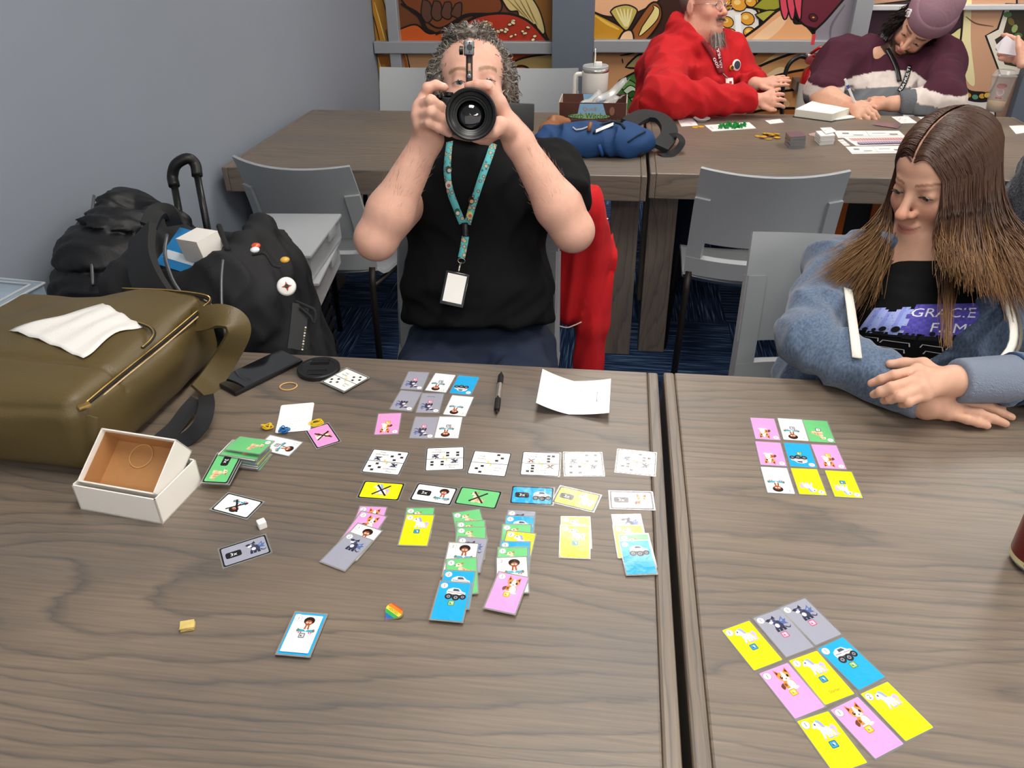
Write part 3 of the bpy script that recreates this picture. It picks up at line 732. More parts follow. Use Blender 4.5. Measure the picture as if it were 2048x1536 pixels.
def art_truck():
    p = Print()
    p.poly([(-9, 6), (-4, 8.5), (3, 8), (7, 3.5), (11, 2), (11, -2), (-10, -1.5), (-10.5, 3)], 'e4e6ea'); p.poly([(-3.2, 7.2), (2.2, 7), (4.6, 3.6), (-3.6, 3.6)], '4b5966'); p.poly([(-9, 3), (10, 1), (10, 0), (-9.4, 1.6)], '9aa2ab'); p.poly([(-2, 3), (1, 3), (0.5, -1), (-2.5, -1)], 'c9cdd2')
    p.poly([(-9, -1), (10, -2), (9, -4), (-8, -3.4)], '5a4644')
    for x, y, r in ((-7.2, -4.8, 4.2), (1.2, -5.6, 4.4), (8.8, -4.2, 3.8)):
        p.disc(x, y, r, r * 1.05, '26262b'); p.disc(x, y, r * .5, r * .52, '8d939c'); p.disc(x, y, r * .25, r * .25, '3f4a55')
    return p
def art_imp():
    p = Print()
    p.poly([tuple(q) for q in spline([(-7, -5), (-5, 0), (-6, 4), (-2, 5), (3, 4), (5, 0), (4, -6), (0, -7), (-7, -5)], 4)], '3a3d55')
    p.poly(circle(-4, 5.5, 4.4, 3.8, 16), '474b68'); p.poly([(-11, 8), (-8, 5), (-5, 9), (-7.5, 9.5)], '2c2f45'); p.poly([(-3, 9), (0.5, 12), (1.5, 7)], '2c2f45'); p.poly(circle(-6, 4.2, 2.6, 1.8, 12), 'e6e2ea'); p.disc(-4, 6.6, 1.0, 1.0, 'f0f0f8'); p.disc(-4, 6.6, .5, .6, '20203a')
    p.poly(circle(-2.2, -1.5, 2.6, 2.8, 14), 'dcd8e4'); p.poly([(3, 3), (9, 8.5), (8.6, 3.5), (12, 4), (9.2, 0), (11, -3), (5, -2)], '5a6da0'); p.poly([(4, 2.5), (7.6, 5.5), (7, 2)], '8ba3d6')
    for x in (-5.5, -1.5, 3): p.poly([(x - 1.4, -5), (x + 1.5, -5), (x + 1.8, -9.4), (x - 1.8, -9.4)], '2f3249')
    p.poly([tuple(q) for q in spline([(5, -4), (9, -7), (12, -5), (9.5, -8.6), (5, -7)], 4)], '474b68'); return p
ART = dict(unicorn=art_unicorn(), cat=art_cat(), boy=art_boy(), dog=art_dog(), truck=art_truck(), imp=art_imp())
Print.STEP = 0.00006
BACK = dict(unicorn='f7e912', cat='f0a2dc', boy='fdfdfc', dog='6fca80', truck='22aae6', imp='9fa1b0')
ICON = dict(unicorn=('3d9fd0', '2c5f80'), cat=('f2d24a', 'c98a2a'), boy=('b9bcc2', '4a4a4e'), dog=('f2f2f0', '222222'), truck=('9cc77a', '4f7d49'), imp=('f2b3cc', 'c23f6e'))
WORDS = dict(unicorn='white unicorn', cat='calico cat', boy='boy on a skateboard', dog='tan dog', truck='monster truck', imp='dark horned creature')
CNAME = dict(unicorn='yellow', cat='pink', boy='white', dog='green', truck='blue', imp='grey')
MM = 0.001
CARD_CACHE = {}
def face_mesh(key):
    """ink of one card face: ('one', kind, number, icon, starter) / ('goal', kind, mode) / ('pins', pattern, thing, text)"""
    if key in CARD_CACHE: return CARD_CACHE[key]
    p = Print(0.05)                                    # built in mm, scaled afterwards
    if key[0] == 'one':
        _, kind, num, icon, starter = key
        p.poly(rrect(39, 62, 1.0, 3), BACK[kind]); p.merge(ART[kind], (3.0, 12.5, dict(cat=1.28, boy=1.2, dog=1.12, truck=1.12, imp=1.12, unicorn=1.06)[kind], 0))
        p.disc(-13.5, 24.5, 5.0, 5.0, '555555'); p.disc(-13.5, 24.5, 4.6, 4.6, 'ffffff'); p.text(str(num), -13.5, 24.4, 7.2, '2a2a2a')
        if icon:
            a, b_ = ICON[kind]; p.poly(rrect(8.4, 8.4, 1.2, 3), b_, True)
            n0 = len(p.mb.v) - 12
            q = Print(0.05); q.poly(rrect(8.4, 8.4, 1.2, 3), b_); q.poly(rrect(6.6, 6.6, 0.6, 3), a); q.poly(circle(-0.4, -0.3, 1.6, 1.2, 8), b_); q.poly([(0.2, 2.2), (2.0, 0.8), (1.2, -1.8), (-0.4, 0.8)], 'f4f4f4')
            for _ in range(12): p.mb.v.pop(); p.mb.col.pop()
            p.mb.f.pop(); p.merge(q, (0.5, -3.5, 1.0, 0))
        if starter: p.text('Starter', 2, -20, 5.0, '8a5a2a' if kind != 'imp' else '33333a')
    elif key[0] == 'goal':
        _, kind, mode = key
        p.poly(rrect(62, 39.5, 2.5, 4), '161616'); p.poly(rrect(58, 35.5, 2.5, 4), BACK[kind])
        if mode == '3x':
            p.poly([(x - 15, y) for x, y in rrect(21, 12, 3, 4)], '1b1b1b'); p.text('3x', -15, 0, 8.5, 'ffffff', sx=1.1); p.merge(ART[kind], (14, 0, 1.15, 0))
        else:
            p.merge(ART[kind], (0, 0, 1.15, 0)); p.line([(-12, -10), (12, 12)], 2.8, '191313'); p.line([(-8, 12.5), (9, -11.5)], 2.8, '191313')
    elif key[0] == 'pins':
        _, pat, thing, words = key
        p.poly(rrect(60, 60, 2.5, 4), '161616'); p.poly(rrect(57.4, 57.4, 2.0, 4), 'fbfbfa'); p.poly([(-30, -0.6), (30, -0.6), (30, 0.6), (-30, 0.6)], '161616')
        q = Print(0.05)
        for x, y in pat: q.poly([(x - 2.5, y - 2.4), (x + 2.5, y - 2.4), (x + 2.5, y + 2.4), (x - 2.5, y + 2.4)], '232323', False)
        q.poly([(1.5, -6), (3.5, -6), (3.5, -3.6), (5.2, -3.6), (2.5, -0.8), (-0.2, -3.6), (1.5, -3.6)], 'eccb2e')
        if thing:
            if thing == 'imp': q.merge(ART['imp'], (15, -7, 0.55, 0))
            else: q.merge(ART[thing], (15, -7, 0.5, 0))
            q.line([(9, -12), (21, -2)], 1.3, '191313'); q.line([(10, -2), (20, -12)], 1.3, '191313')
        if words == 'Same': q.text('Same', 14, -10, 5.2, '1d1d1d', sx=1.2); q.text('Pin', 14, -17, 5.2, '1d1d1d', sx=1.2)
        else: q.text('Different', 11.5, -17.5, 5.0, '1d1d1d', sx=1.15); q.text('Pins', 11.5, -23.5, 5.0, '1d1d1d', sx=1.15)
        p.merge(q, (0, 0, 1.0, 0)); p.merge(q, (0, 0, 1.0, math.pi))
    me = p.mesh('card_face', m_card)
    co = np.empty(len(me.vertices) * 3, np.float32); me.vertices.foreach_get('co', co); co = co.reshape(-1, 3)
    co[:, :2] *= MM; co[:, 2] = co[:, 2] / 0.05 * 3e-6; me.vertices.foreach_set('co', co.ravel()); me.update()
    CARD_CACHE[key] = me; return me
SLEEVE = {}
def sleeve_mesh(w_, h_, kind='s'):
    k = (w_, h_, kind)
    if k not in SLEEVE:
        SLEEVE[k] = MB().prism([(x * MM, y * MM) for x, y in rrect(w_, h_, 0.8, 3)], 0.0, 0.00045).mesh('sleeve', m_sleeve if kind == 's' else m_cardstock)
    return SLEEVE[k]
SIZE = dict(one=(42.5, 66.0), goal=(66.0, 43.0), pins=(63.0, 63.0))
COVERED = {}
def put_card(key, TL, TR, BL=None, BR=None, flip=False, z=0.0, label=None, group=None, tilt=0.0, sz=None, tiltx=0.0):
    w_, h_ = sz or SIZE[key[0]]
    zz = TOP + z
    a, b_ = tb(*TL, zz), tb(*TR, zz); u = (b_ - a)[:2]; u /= np.linalg.norm(u)
    if BL is not None:
        c = tb(*BL, zz); v = (a - c)[:2]; v /= np.linalg.norm(v); v = np.array([v[1], -v[0]])
        wv = 0.5 if w_ < h_ else 0.3
        u = u * (1 - wv) + v * wv; u /= np.linalg.norm(u); ce = (b_ + c)[:2] / 2
        if BR is not None: ce = (ce + (a + tb(*BR, zz))[:2] / 2) / 2
    elif BR is not None: ce = (a + tb(*BR, zz))[:2] / 2
    else:
        n = np.array([-u[1], u[0]]); ce = ((a + b_)[:2] / 2) - n * h_ * MM / 2
    ang = math.atan2(u[1], u[0]) + (math.pi if flip else 0)
    t = empty('game_card', (ce[0], ce[1], zz), 0, label, 'card', group, rot=(tiltx, tilt, ang))
    obj('sleeve', sleeve_mesh(w_, h_), None, t)
    f = obj('card_face', face_mesh(key), None, t, loc=(0, 0, 0.00047))
    return t
def px(crop, sc): return lambda *p: (crop[0] + p[0] / sc, crop[1] + p[1] / sc)
def one(kind, num, icon=False, starter=False): return ('one', kind, num, icon, starter)
def lab(kind, num, where, extra=''): return '%s card %d with %s%s, %s' % (CNAME[kind], num, WORDS[kind], extra, where)
# --- the photographer's three by three layout, upside down to the camera
c7 = px((400, 690), 3.4133)
G = 'cards laid out in rows near the pen'
W = {'r1': 'row by the table edge near the pen', 'r2': 'middle row left of the pen', 'r3': 'row nearest the pin cards'}
for kind, num, ic, st, TL, TR, BL, lb in (
    ('imp', 1, 1, 0, (1425, 183), (1565, 190), (1370, 300), 'grey card 1 in the row along the table edge, next to a white card'),
    ('boy', 1, 1, 0, (1610, 195), (1745, 208), (1537, 310), 'white skateboard boy card 1 between grey and blue cards near the pen'),
    ('truck', 2, 0, 0, (1765, 205), (1902, 220), (1707, 330), 'blue truck card 2 lying close to the ballpoint pen'),
    ('imp', 2, 0, 0, (1370, 312), (1515, 325), (1295, 437), 'grey card 2 without icon, above the pink cat card'),
    ('imp', 1, 1, 1, (1520, 332), (1665, 335), (1477, 460), 'grey starter card in the middle of the layout near the pen'),
    ('boy', 2, 0, 0, (1722, 345), (1868, 358), (1660, 473), 'white skateboard boy card 2 beside the grey starter card'),
    ('cat', 1, 1, 0, (1217, 472), (1375, 467), (1190, 612), 'pink cat card 1 lying alone between the rubber bands and grey card'),
    ('imp', 1, 1, 0, (1475, 492), (1625, 495), (1432, 637), 'grey card 1 touching a white card, above the pin cards'),
    ('boy', 1, 1, 0, (1640, 490), (1787, 493), (1605, 635), 'white skateboard boy card 1 touching a grey card, above the pin cards')):
    put_card(one(kind, num, bool(ic), bool(st)), c7(*TL), c7(*TR), c7(*BL), flip=True, label=lb, group=G)
# --- pin pattern cards
c8 = px((700, 700), 3.2)
PATS = [[(-12, -6), (-22, -14), (-6, -15), (-16, -22)], [(-20, -8), (-20, -15), (-4, -8), (-4, -15)], [(-10, -8), (-18, -15), (-11, -23)], [(-12, -6), (-12, -13), (-12, -20), (-19, -20)], [(-20, -7), (-6, -7), (-20, -22), (-6, -22)], [(-12, -6), (-12, -13), (-20, -13), (-6, -21)]]
for i, (TL, TR, BL, th, wd, lb) in enumerate((
    ((160, 615), (395, 635), (55, 803), 'imp', 'Diff', 'white pin card above the yellow crossed out unicorn card'),
    ((497, 608), (733, 598), (475, 800), 'imp', 'Diff', 'white pin card with four squares in a block, above the white 3x boy card'),
    ((805, 625), (1040, 643), (738, 815), None, 'Same', 'white pin card that reads Same Pin'),
    ((1110, 628), (1345, 638), (1088, 825), 'cat', 'Diff', 'white pin card with orange crossed out figure, above the blue 3x truck card'),
    ((1370, 632), (1597, 634), (1385, 832), 'imp', 'Diff', 'white pin card above the yellow 3x unicorn card'),
    ((1715, 615), (1952, 640), (1703, 803), 'imp', 'Diff', 'white pin card above the pink 3x cat card, next to the table seam'))):
    put_card(('pins', tuple(PATS[i]), th, 'Same' if wd == 'Same' else 'Different'), c8(*TL), c8(*TR), c8(*BL), label=lb, group='pin pattern cards in a row')
for key, TL, TR, BL, lb in (
    (('goal', 'unicorn', 'X'), (98, 840), (348, 857), (48, 945), 'yellow goal card with crossed out unicorn'),
    (('goal', 'boy', '3x'), (440, 850), (685, 885), (385, 962), 'white goal card 3x with skateboard boy'),
    (('goal', 'dog', 'X'), (722, 873), (965, 905), (672, 988), 'green goal card with crossed out dog'),
    (('goal', 'truck', '3x'), (1042, 868), (1302, 880), (1025, 985), 'blue goal card 3x with monster truck'),
    (('goal', 'unicorn', '3x'), (1352, 865), (1600, 925), (1298, 980), 'yellow goal card 3x with unicorn'),
    (('goal', 'cat', '3x'), (1662, 900), (1925, 908), (1675, 1018), 'pink goal card 3x with cat')):
    put_card(key, c8(*TL), c8(*TR), c8(*BL), label=lb, group='goal cards in a row')
# --- columns of overlapping cards under the goal cards
c9 = px((600, 960), 2.7676)
COLS = {
 'under the yellow crossed out goal card': [('cat', 2, 0, (335, 142), (482, 148), None, None), ('cat', 2, 0, (340, 176), (482, 205), (220, 333), None), ('boy', 1, 0, (312, 247), (447, 290), None, (322, 440)), ('imp', 2, 0, (262, 292), (418, 348), (122, 437), (233, 503))],
 'under the white 3x goal card': [('dog', 2, 0, (593, 152), (745, 152), None, None), ('unicorn', 1, 1, (592, 190), (740, 195), (545, 362), (705, 367))],
 'under the green goal card': [('dog', 2, 0, (843, 180), (993, 158), None, None), ('dog', 1, 0, (865, 228), (1025, 222), None, None), ('dog', 1, 0, (870, 260), (1028, 258), None, None), ('imp', 1, 0, (865, 325), (1022, 338), None, (1010, 500)), ('boy', 2, 0, (830, 343), (985, 350), None, None), ('dog', 1, 0, (810, 440), (972, 430), None, (985, 628)), ('truck', 2, 0, (815, 497), (980, 505), None, (920, 718)), ('truck', 1, 1, (778, 555), (952, 572), (723, 773), (893, 795))],
 'under the blue goal card': [('imp', 1, 0, (1155, 163), (1303, 172), None, None), ('truck', 1, 0, (1143, 195), (1295, 200), None, None), ('dog', 2, 0, (1122, 242), (1280, 245), None, None), ('unicorn', 2, 0, (1145, 285), (1300, 302), None, (1268, 475)), ('truck', 1, 0, (1120, 337), (1265, 340), None, None), ('dog', 1, 0, (1098, 370), (1258, 370), None, None), ('boy', 2, 0, (1083, 430), (1255, 425), None, (1272, 625)), ('cat', 1, 1, (1105, 508), (1265, 540), (1022, 705), (1185, 750))],
 'under the yellow 3x goal card': [('unicorn', 1, 0, (1448, 200), (1602, 203), None, None), ('unicorn', 1, 1, (1445, 250), (1605, 255), (1435, 432), (1600, 437))],
 'under the pink goal card': [('imp', 2, 0, (1728, 190), (1880, 188), None, None), ('unicorn', 2, 0, (1730, 250), (1893, 248), None, None), ('dog', 1, 0, (1768, 300), (1920, 295), None, None), ('truck', 2, 0, (1770, 335), (1920, 330), (1813, 533), (1978, 523))]}
ORD = ['first', 'second', 'third', 'fourth', 'fifth', 'sixth', 'seventh', 'last']
for where, cs in COLS.items():
    for i, (kind, num, ic, TL, TR, BL, BR) in enumerate(cs):
        od = ORD[i] if i < len(cs) - 1 else 'last'
        put_card(one(kind, num, bool(ic)), c9(*TL), c9(*TR), c9(*BL) if BL else None, c9(*BR) if BR else None, z=0.0007 * i, label='%s card %d, %s in the column %s' % (CNAME[kind], num, od, where), group='overlapping cards in columns')
# --- the woman's layout
c10 = px((1340, 780), 2.8927)
for kind, num, ic, TL, TR, BL, lb in (
    ('cat', 2, 0, (457, 158), (610, 165), (487, 287), 'pink cat card 2 at the corner of the woman\'s layout, beside a white card'),
    ('boy', 1, 1, (613, 165), (778, 172), (640, 288), 'white skateboard boy card 1 between pink and green cards before the woman'),
    ('dog', 1, 1, (770, 175), (913, 180), (805, 300), 'green dog card 1 closest to the woman\'s hands'),
    ('cat', 2, 0, (488, 295), (640, 305), (522, 435), 'pink cat card 2 left of the blue truck card in the woman\'s layout'),
    ('truck', 1, 1, (655, 305), (810, 313), (690, 443), 'blue truck card 1 in the middle of the woman\'s layout'),
    ('cat', 1, 1, (815, 315), (965, 320), (865, 455), 'pink cat card 1 with yellow icon below the green dog card'),
    ('boy', 2, 0, (522, 445), (680, 452), (560, 595), 'white skateboard boy card 2 beside a yellow card in the woman\'s layout'),
    ('unicorn', 2, 0, (697, 452), (853, 458), (745, 605), 'yellow unicorn card 2 between white and yellow cards in the woman\'s layout'),
    ('unicorn', 1, 1, (888, 463), (1058, 470), (945, 622), 'yellow unicorn card 1 at the corner of the woman\'s layout')):
    put_card(one(kind, num, bool(ic)), c10(*TL), c10(*TR), c10(*BL), flip=True, label=lb, group='cards laid out before the woman')
c11 = px((1400, 1160), 3.1605)
for kind, num, ic, st, TL, TR, BL, lb in (
    ('unicorn', 1, 1, 0, (137, 317), (308, 255), (345, 578), 'yellow unicorn card 1 beside two grey cards in the slanted layout'),
    ('imp', 1, 1, 0, (330, 243), (505, 180), (543, 495), 'grey creature card 1 between the yellow and the other grey card'),
    ('imp', 1, 1, 0, (518, 180), (665, 112), (728, 418), 'grey creature card 1 at the end of its row above the blue truck card'),
    ('cat', 1, 1, 0, (368, 590), (553, 520), (602, 885), 'pink cat card 1 left of the yellow starter card'),
    ('unicorn', 1, 1, 1, (562, 512), (740, 445), (790, 795), 'yellow unicorn card that reads Starter'),
    ('truck', 1, 1, 0, (745, 438), (903, 360), (1003, 700), 'blue truck card 1 right of the yellow starter card'),
    ('unicorn', 1, 1, 0, (622, 895), (810, 825), (850, 1235), 'yellow unicorn card 1 beside a pink card in the slanted layout'),
    ('cat', 1, 1, 0, (820, 818), (990, 735), (1115, 1137), 'pink cat card 1 between two yellow unicorn cards'),
    ('unicorn', 2, 0, 0, (1020, 718), (1180, 640), (1305, 1025), 'yellow unicorn card 2 at the corner of the slanted layout')):
    put_card(one(kind, num, bool(ic), bool(st)), c11(*TL), c11(*TR), c11(*BL), label=lb, group='cards in a slanted layout')
# --- loose cards and piles
c12 = px((300, 960), 4.096)
m_edge = mat('stacked_sleeve_edges', 'd4d6d3', 0.3, col2='a9adae', vscale=900, stretch=(0.02, 0.02, 1))
LOWER = {'blue card on the small pile, under the white boy card': 'blue truck card lower in the pile topped by a white boy card',
 'white goal card with crossed out upside down boy, on a pile of two': 'white goal card half hidden under the crossed out boy card',
 'white starter boy card lying over a pink card by the blue bands': 'pink card under the white starter boy card',
 'white pin card on top of the pile by the lens cap': 'white pin card inside the pile by the lens cap'}
def pile(n, key, corners, label, flip=False, z0=0.0, group='small piles of cards', cat='card', cols=None, jit=0.8):
    """n cards, each one a thing; corners of the topmost in the photo"""
    r = random.Random(len(label)); TL, TR, BL = corners[:3]; BR = corners[3] if len(corners) > 3 else None
    for i in range(n):
        top = i == n - 1
        k = key if top or not cols else cols[i % len(cols)]
        d = (0, 0) if top else (r.uniform(-jit, jit), r.uniform(-jit, jit))
        sh = lambda p: (p[0] + d[0], p[1] + d[1])
        put_card(k, sh(TL), sh(TR), sh(BL), sh(BR) if BR else None, flip=flip, z=z0 + 0.0008 * i, label=label if top else LOWER[label], group=group)
pile(6, one('truck', 1), [c12(1195, 1072), c12(1458, 1095), c12(1030, 1437), c12(1300, 1460)], 'blue card on the small pile, under the white boy card', cols=[one('truck', 1)], jit=0.5)
put_card(one('boy', 1, True), c12(1192, 1078), c12(1452, 1100), c12(1035, 1425), c12(1296, 1450), z=0.0052, label='white boy card 1 on top of the blue pile, alone on the wood', group='small piles of cards', sz=(38.0, 60.0)).scale = (0.88, 0.90, 1)
pile(2, ('goal', 'boy', 'X'), [c12(640, 110), c12(925, 182), c12(510, 232), c12(790, 325)], 'white goal card with crossed out upside down boy, on a pile of two', flip=True)
put_card(('goal', 'imp', '3x'), c12(570, 570), c12(945, 450), c12(605, 715), c12(985, 595), label='grey goal card 3x with horned creature below the white cube', group='goal cards')
c13 = px((400, 800), 6.827)
put_card(('goal', 'cat', 'X'), c13(1740, 310), c13(1910, 570), c13(1455, 400), c13(1600, 680), z=0.001, label='pink goal card with crossed out cat beside the yellow bands', group='goal cards')
deckcols = [one(k, 1) for k in ('cat', 'dog', 'boy', 'unicorn', 'truck', 'boy', 'dog', 'boy', 'imp', 'boy')]
def deck(n, ce_px, ang, z0, step, label, cat, toplabel):
    r = random.Random(5); ce = tb(*ce_px)
    for i in range(n):
        t = empty('game_card', (ce[0] + r.uniform(-.0012, .0012), ce[1] + r.uniform(-.0012, .0012), TOP + z0 + i * step), 0, toplabel if i == n - 1 else label, 'card', 'cards of the face up draw deck', rot=(0, 0, ang + r.uniform(-.03, .03)))
        k = deckcols[i % len(deckcols)] if i < n - 1 else one('dog', 1, True)
        obj('sleeve', sleeve_mesh(42.5, 66.0), None, t)
        if i == n - 1: obj('card_face', face_mesh(k), None, t, loc=(0, 0, 0.00047))
        else: obj('card_face', MB().prism([(x * MM, y * MM) for x, y in rrect(41.5, 65.2, 0.6, 3)], 0.0, 0.0001).mesh('card_face', mat('card_edge_' + BACK[k[1]], BACK[k[1]], 0.4)), None, t, loc=(0, 0, 0.00046))
a0 = tb(*c13(350, 690)); a1 = tb(*c13(870, 770)); ang_deck = math.atan2(a1[1] - a0[1], a1[0] - a0[0])
deck(24, (494, 921), ang_deck - math.pi / 2, 0.0, 0.00095, 'sleeved card inside the draw deck under the green dog cards', 'card', 'green dog card 1 on top of the draw deck')
b0 = tb(*c13(550, 475), 0.776); b1 = tb(*c13(1010, 560), 0.776); ang_b = math.atan2(b1[1] - b0[1], b1[0] - b0[0])
ctr = tb(*c13(680, 620), 0.776)
t = empty('game_card', tuple(ctr), 0, 'green dog card 2 sticking out over the draw deck', 'card', 'loose cards by the deck', rot=(math.radians(3), math.radians(-4), ang_b - math.pi / 2))
obj('sleeve', sleeve_mesh(42.5, 66.0), None, t); obj('card_face', face_mesh(one('dog', 2)), None, t, loc=(0, 0, 0.0006))
pile(2, one('boy', 1, True, True), [c13(1410, 575), c13(1210, 770), c13(960, 480)], 'white starter boy card lying over a pink card by the blue bands', cols=[one('cat', 2)], z0=0.0, group='loose cards by the deck')
for i, (kk, lb) in enumerate(((('goal', 'truck', '3x'), 'blue goal card under the tilted green goal card, leaning on the deck'), (('goal', 'dog', '3x'), 'green goal card 3x with dog, leaning on the draw deck'))):
    g0 = tb(*c13(62, 1140), 0.752); g1 = tb(*c13(545, 715), 0.772); gm = tb(*c13(305, 930), 0.764 + 0.002 * i)
    g2 = tb(*c13(395, 1105), 0.755); g3 = tb(*c13(245, 745), 0.765)
    v = (g3 - g0); v2 = (g1 - g2); up = (v + v2)[:2]; an = math.atan2(up[1], up[0])
    t = empty('game_card', (gm[0] + 0.004 * (1 - i), gm[1] - 0.002 * (1 - i), gm[2]), 0, lb, 'card', 'goal cards', rot=(math.radians(5), math.radians(-10), an + math.pi))
    t.rotation_euler = (math.radians(0), math.radians(8), an + math.pi)
    obj('sleeve', sleeve_mesh(66.0, 43.0), None, t); obj('card_face', face_mesh(kk), None, t, loc=(0, 0, 0.0006))
pile(6, ('pins', tuple(PATS[0]), None, 'Same'), [c7(1035, 140), c7(1185, 205), c7(815, 262), c7(935, 352)], 'white pin card on top of the pile by the lens cap', cols=[('pins', tuple(PATS[2]), None, 'Same')], group='pile of pin cards', jit=1.5)
# ------------------------------------------------------------------ small things on the near table
m_whitebox = mat('white_carton', 'f0ebe4', 0.55, bump=0.02, bscale=400); m_kraft = mat('kraft_liner', 'b58453', 0.8, var=0.06, vscale=30)
m_black = mat('black_plastic', '141416', 0.35); m_blackgloss = mat('black_glass', '050507', 0.05, coat=1.0); m_rubber_beige = mat('beige_rubber', 'd2a66c', 0.5)
m_ink = mat('printed_ink', attr=True, rough=0.4)
def open_box(w_, d_, h_, t=0.0022):
    a = MB()
    a.box((0, 0, t / 2), (w_, d_, t)); a.box((0, -d_ / 2 + t / 2, h_ / 2), (w_, t, h_)); a.box((0, d_ / 2 - t / 2, h_ / 2), (w_, t, h_)); a.box((-w_ / 2 + t / 2, 0, h_ / 2), (t, d_, h_)); a.box((w_ / 2 - t / 2, 0, h_ / 2), (t, d_, h_))
    return a
tw, tdp, thh = 0.139, 0.0965, 0.045; ta = math.atan2(-0.018, 0.138)
bc = np.array([-0.750, 0.789]) + 0.5 * tw * np.array([math.cos(ta), math.sin(ta)]) + 0.5 * tdp * np.array([-math.sin(ta), math.cos(ta)])
t = empty('carton_tray', (bc[0], bc[1], TOP), ta, 'white carton tray standing on the wood with a second box tilted in it', 'box')
open_box(tw, tdp, thh).build('tray', m_whitebox, t)
t = empty('carton_box', (bc[0], bc[1], TOP), ta, 'white box with brown kraft lining tilted inside the carton tray', 'box')
Mi = Tr(-0.001, 0.0185, 0.0335) @ Rx(math.radians(33))
bi = MB(); q = open_box(0.128, 0.084, 0.044); bi.add(q.v, q.f, Mi); bi.build('shell', m_whitebox, t)
li = MB()
li.box((0, 0, 0.0026), (0.1232, 0.0792, 0.0008)); h2 = 0.036
li.box((-0.0612, 0, h2 / 2), (0.0008, 0.079, h2)); li.box((0.0612, 0, h2 / 2), (0.0008, 0.079, h2)); li.box((0, 0.0392, h2 / 2), (0.123, 0.0008, h2)); li.box((0, -0.0392, h2 / 2), (0.123, 0.0008, h2))
l2 = MB(); l2.add(li.v, li.f, Mi); l2.build('lining', m_kraft, t)
def ring(name, c, r, rr, m, label, ry=None, M=None, group='rubber bands', wob=0.0, z=None):
    n = 36; pts = []
    for k in range(n):
        a = 2 * math.pi * k / n; rad = 1 + wob * math.sin(3 * a + 1)
        pts.append((r * math.cos(a) * rad, (ry or r) * math.sin(a) * rad, rr + wob * r * (0.5 + 0.5 * math.sin(2 * a))))
    o = MB().tube(pts, rr, 6, closed=True).build(name, m, None, True, label=label, cat='rubber band', group=group)
    o.matrix_world = M if M is not None else Matrix.Translation(c); return o
ring('rubber_band', None, 0.0185, 0.0009, m_rubber_beige, 'thin beige rubber band lying in the brown lined box', M=Matrix(Tr(bc[0], bc[1], TOP) @ Rz(ta) @ Mi @ Tr(-0.012, 0.020, 0.0032)))
p = tb(577, 774); ring('rubber_band', tuple(p), 0.0155, 0.0014, m_rubber_beige, 'beige rubber band on the wood beside the lens cap', ry=0.013)
m_yel = mat('yellow_rubber', 'e3bf1b', 0.45); m_blu = mat('blue_rubber', '1769b0', 0.45)
def tangle(cp, m, label, sd, n, sz):
    c = tb(*cp); r = random.Random(sd)
    for k in range(n):
        M = Tr(c[0] + r.uniform(-1, 1) * sz, c[1] + r.uniform(-1, 1) * sz, TOP + 0.0012 + k * 0.0015) @ Rz(r.uniform(0, 3)) @ Rx(r.uniform(-.25, .25))
        ring('rubber_band', None, 0.0075, 0.0011, m, label, ry=0.0045, M=M, wob=0.25)
tangle((537, 856), m_yel, 'yellow rubber band twisted up beside the blue ones', 3, 3, 0.004); tangle((567, 865), m_blu, 'blue rubber band bunched at the corner of the white rule card', 5, 4, 0.003)
for k in range(3):
    p = tb(632 + k, 848 - k); ring('rubber_band', None, 0.0125 - 0.002 * k, 0.0012, m_yel, 'yellow rubber band coiled behind the pink goal card', ry=0.0085 - 0.0015 * k, M=Tr(p[0], p[1], TOP + 0.001 * k) @ Rz(0.2 + 0.3 * k))
# white rule cards
r4 = [tb(563, 809.5), tb(628.5, 804.4), tb(553, 866), tb(617, 864)]
ce = sum(r4) / 4; an = math.atan2(*(r4[1] - r4[0])[[1, 0]])
for k in range(3):
    o = MB().prism([(x * MM, y * MM) for x, y in rrect(57, 87, 3.5, 5)], 0, 0.0004).build('rule_card', mat('white_card', 'fbfaf6', 0.35), None, loc=(ce[0] + 0.0006 * k, ce[1] - 0.001 * k, TOP + 0.0008 * k), rot=(0, 0, an + 0.01 * k), label='white rule card with faint print among the rubber bands' if k == 2 else 'white rule card under the top one among the rubber bands', cat='card', group='white rule cards')
    if k == 2:
        pr = Print(0.00003)
        rr_ = random.Random(2)
        for j, (yy, n_) in enumerate(((-4, 3), (-11, 7), (-20, 4), (-28, 8), (-35, 5))):
            for i in range(n_): pr.poly([(x * MM, y * MM) for x, y in ((-18 + i * 5, yy), (-15.4 + i * 5 + rr_.uniform(-1, 1), yy), (-15.4 + i * 5, yy - 1.2), (-18 + i * 5, yy - 1.2))], 'd8d2d2', False)
        obj('print', pr.mesh('print', m_ink), None, o, loc=(0, 0, 0.00041))
# phone
P4 = [tb(424, 761, 0.7585), tb(566, 698, 0.7585), tb(605, 717, 0.7585), tb(466, 789, 0.7585)]
ce = sum(P4) / 4; dv = (P4[1] - P4[0]) + (P4[2] - P4[3]); an = math.atan2(dv[1], dv[0])
t = empty('smartphone', (ce[0], ce[1], TOP), an, 'black smartphone with dark screen lying beside the olive backpack', 'phone')
MB().box((0, 0, 0.0045), (0.152, 0.070, 0.009), bev=0.003).build('case', m_black, t, 40)
MB().prism(rrect(0.147, 0.066, 0.006), 0.0089, 0.0093).build('screen', m_blackgloss, t)
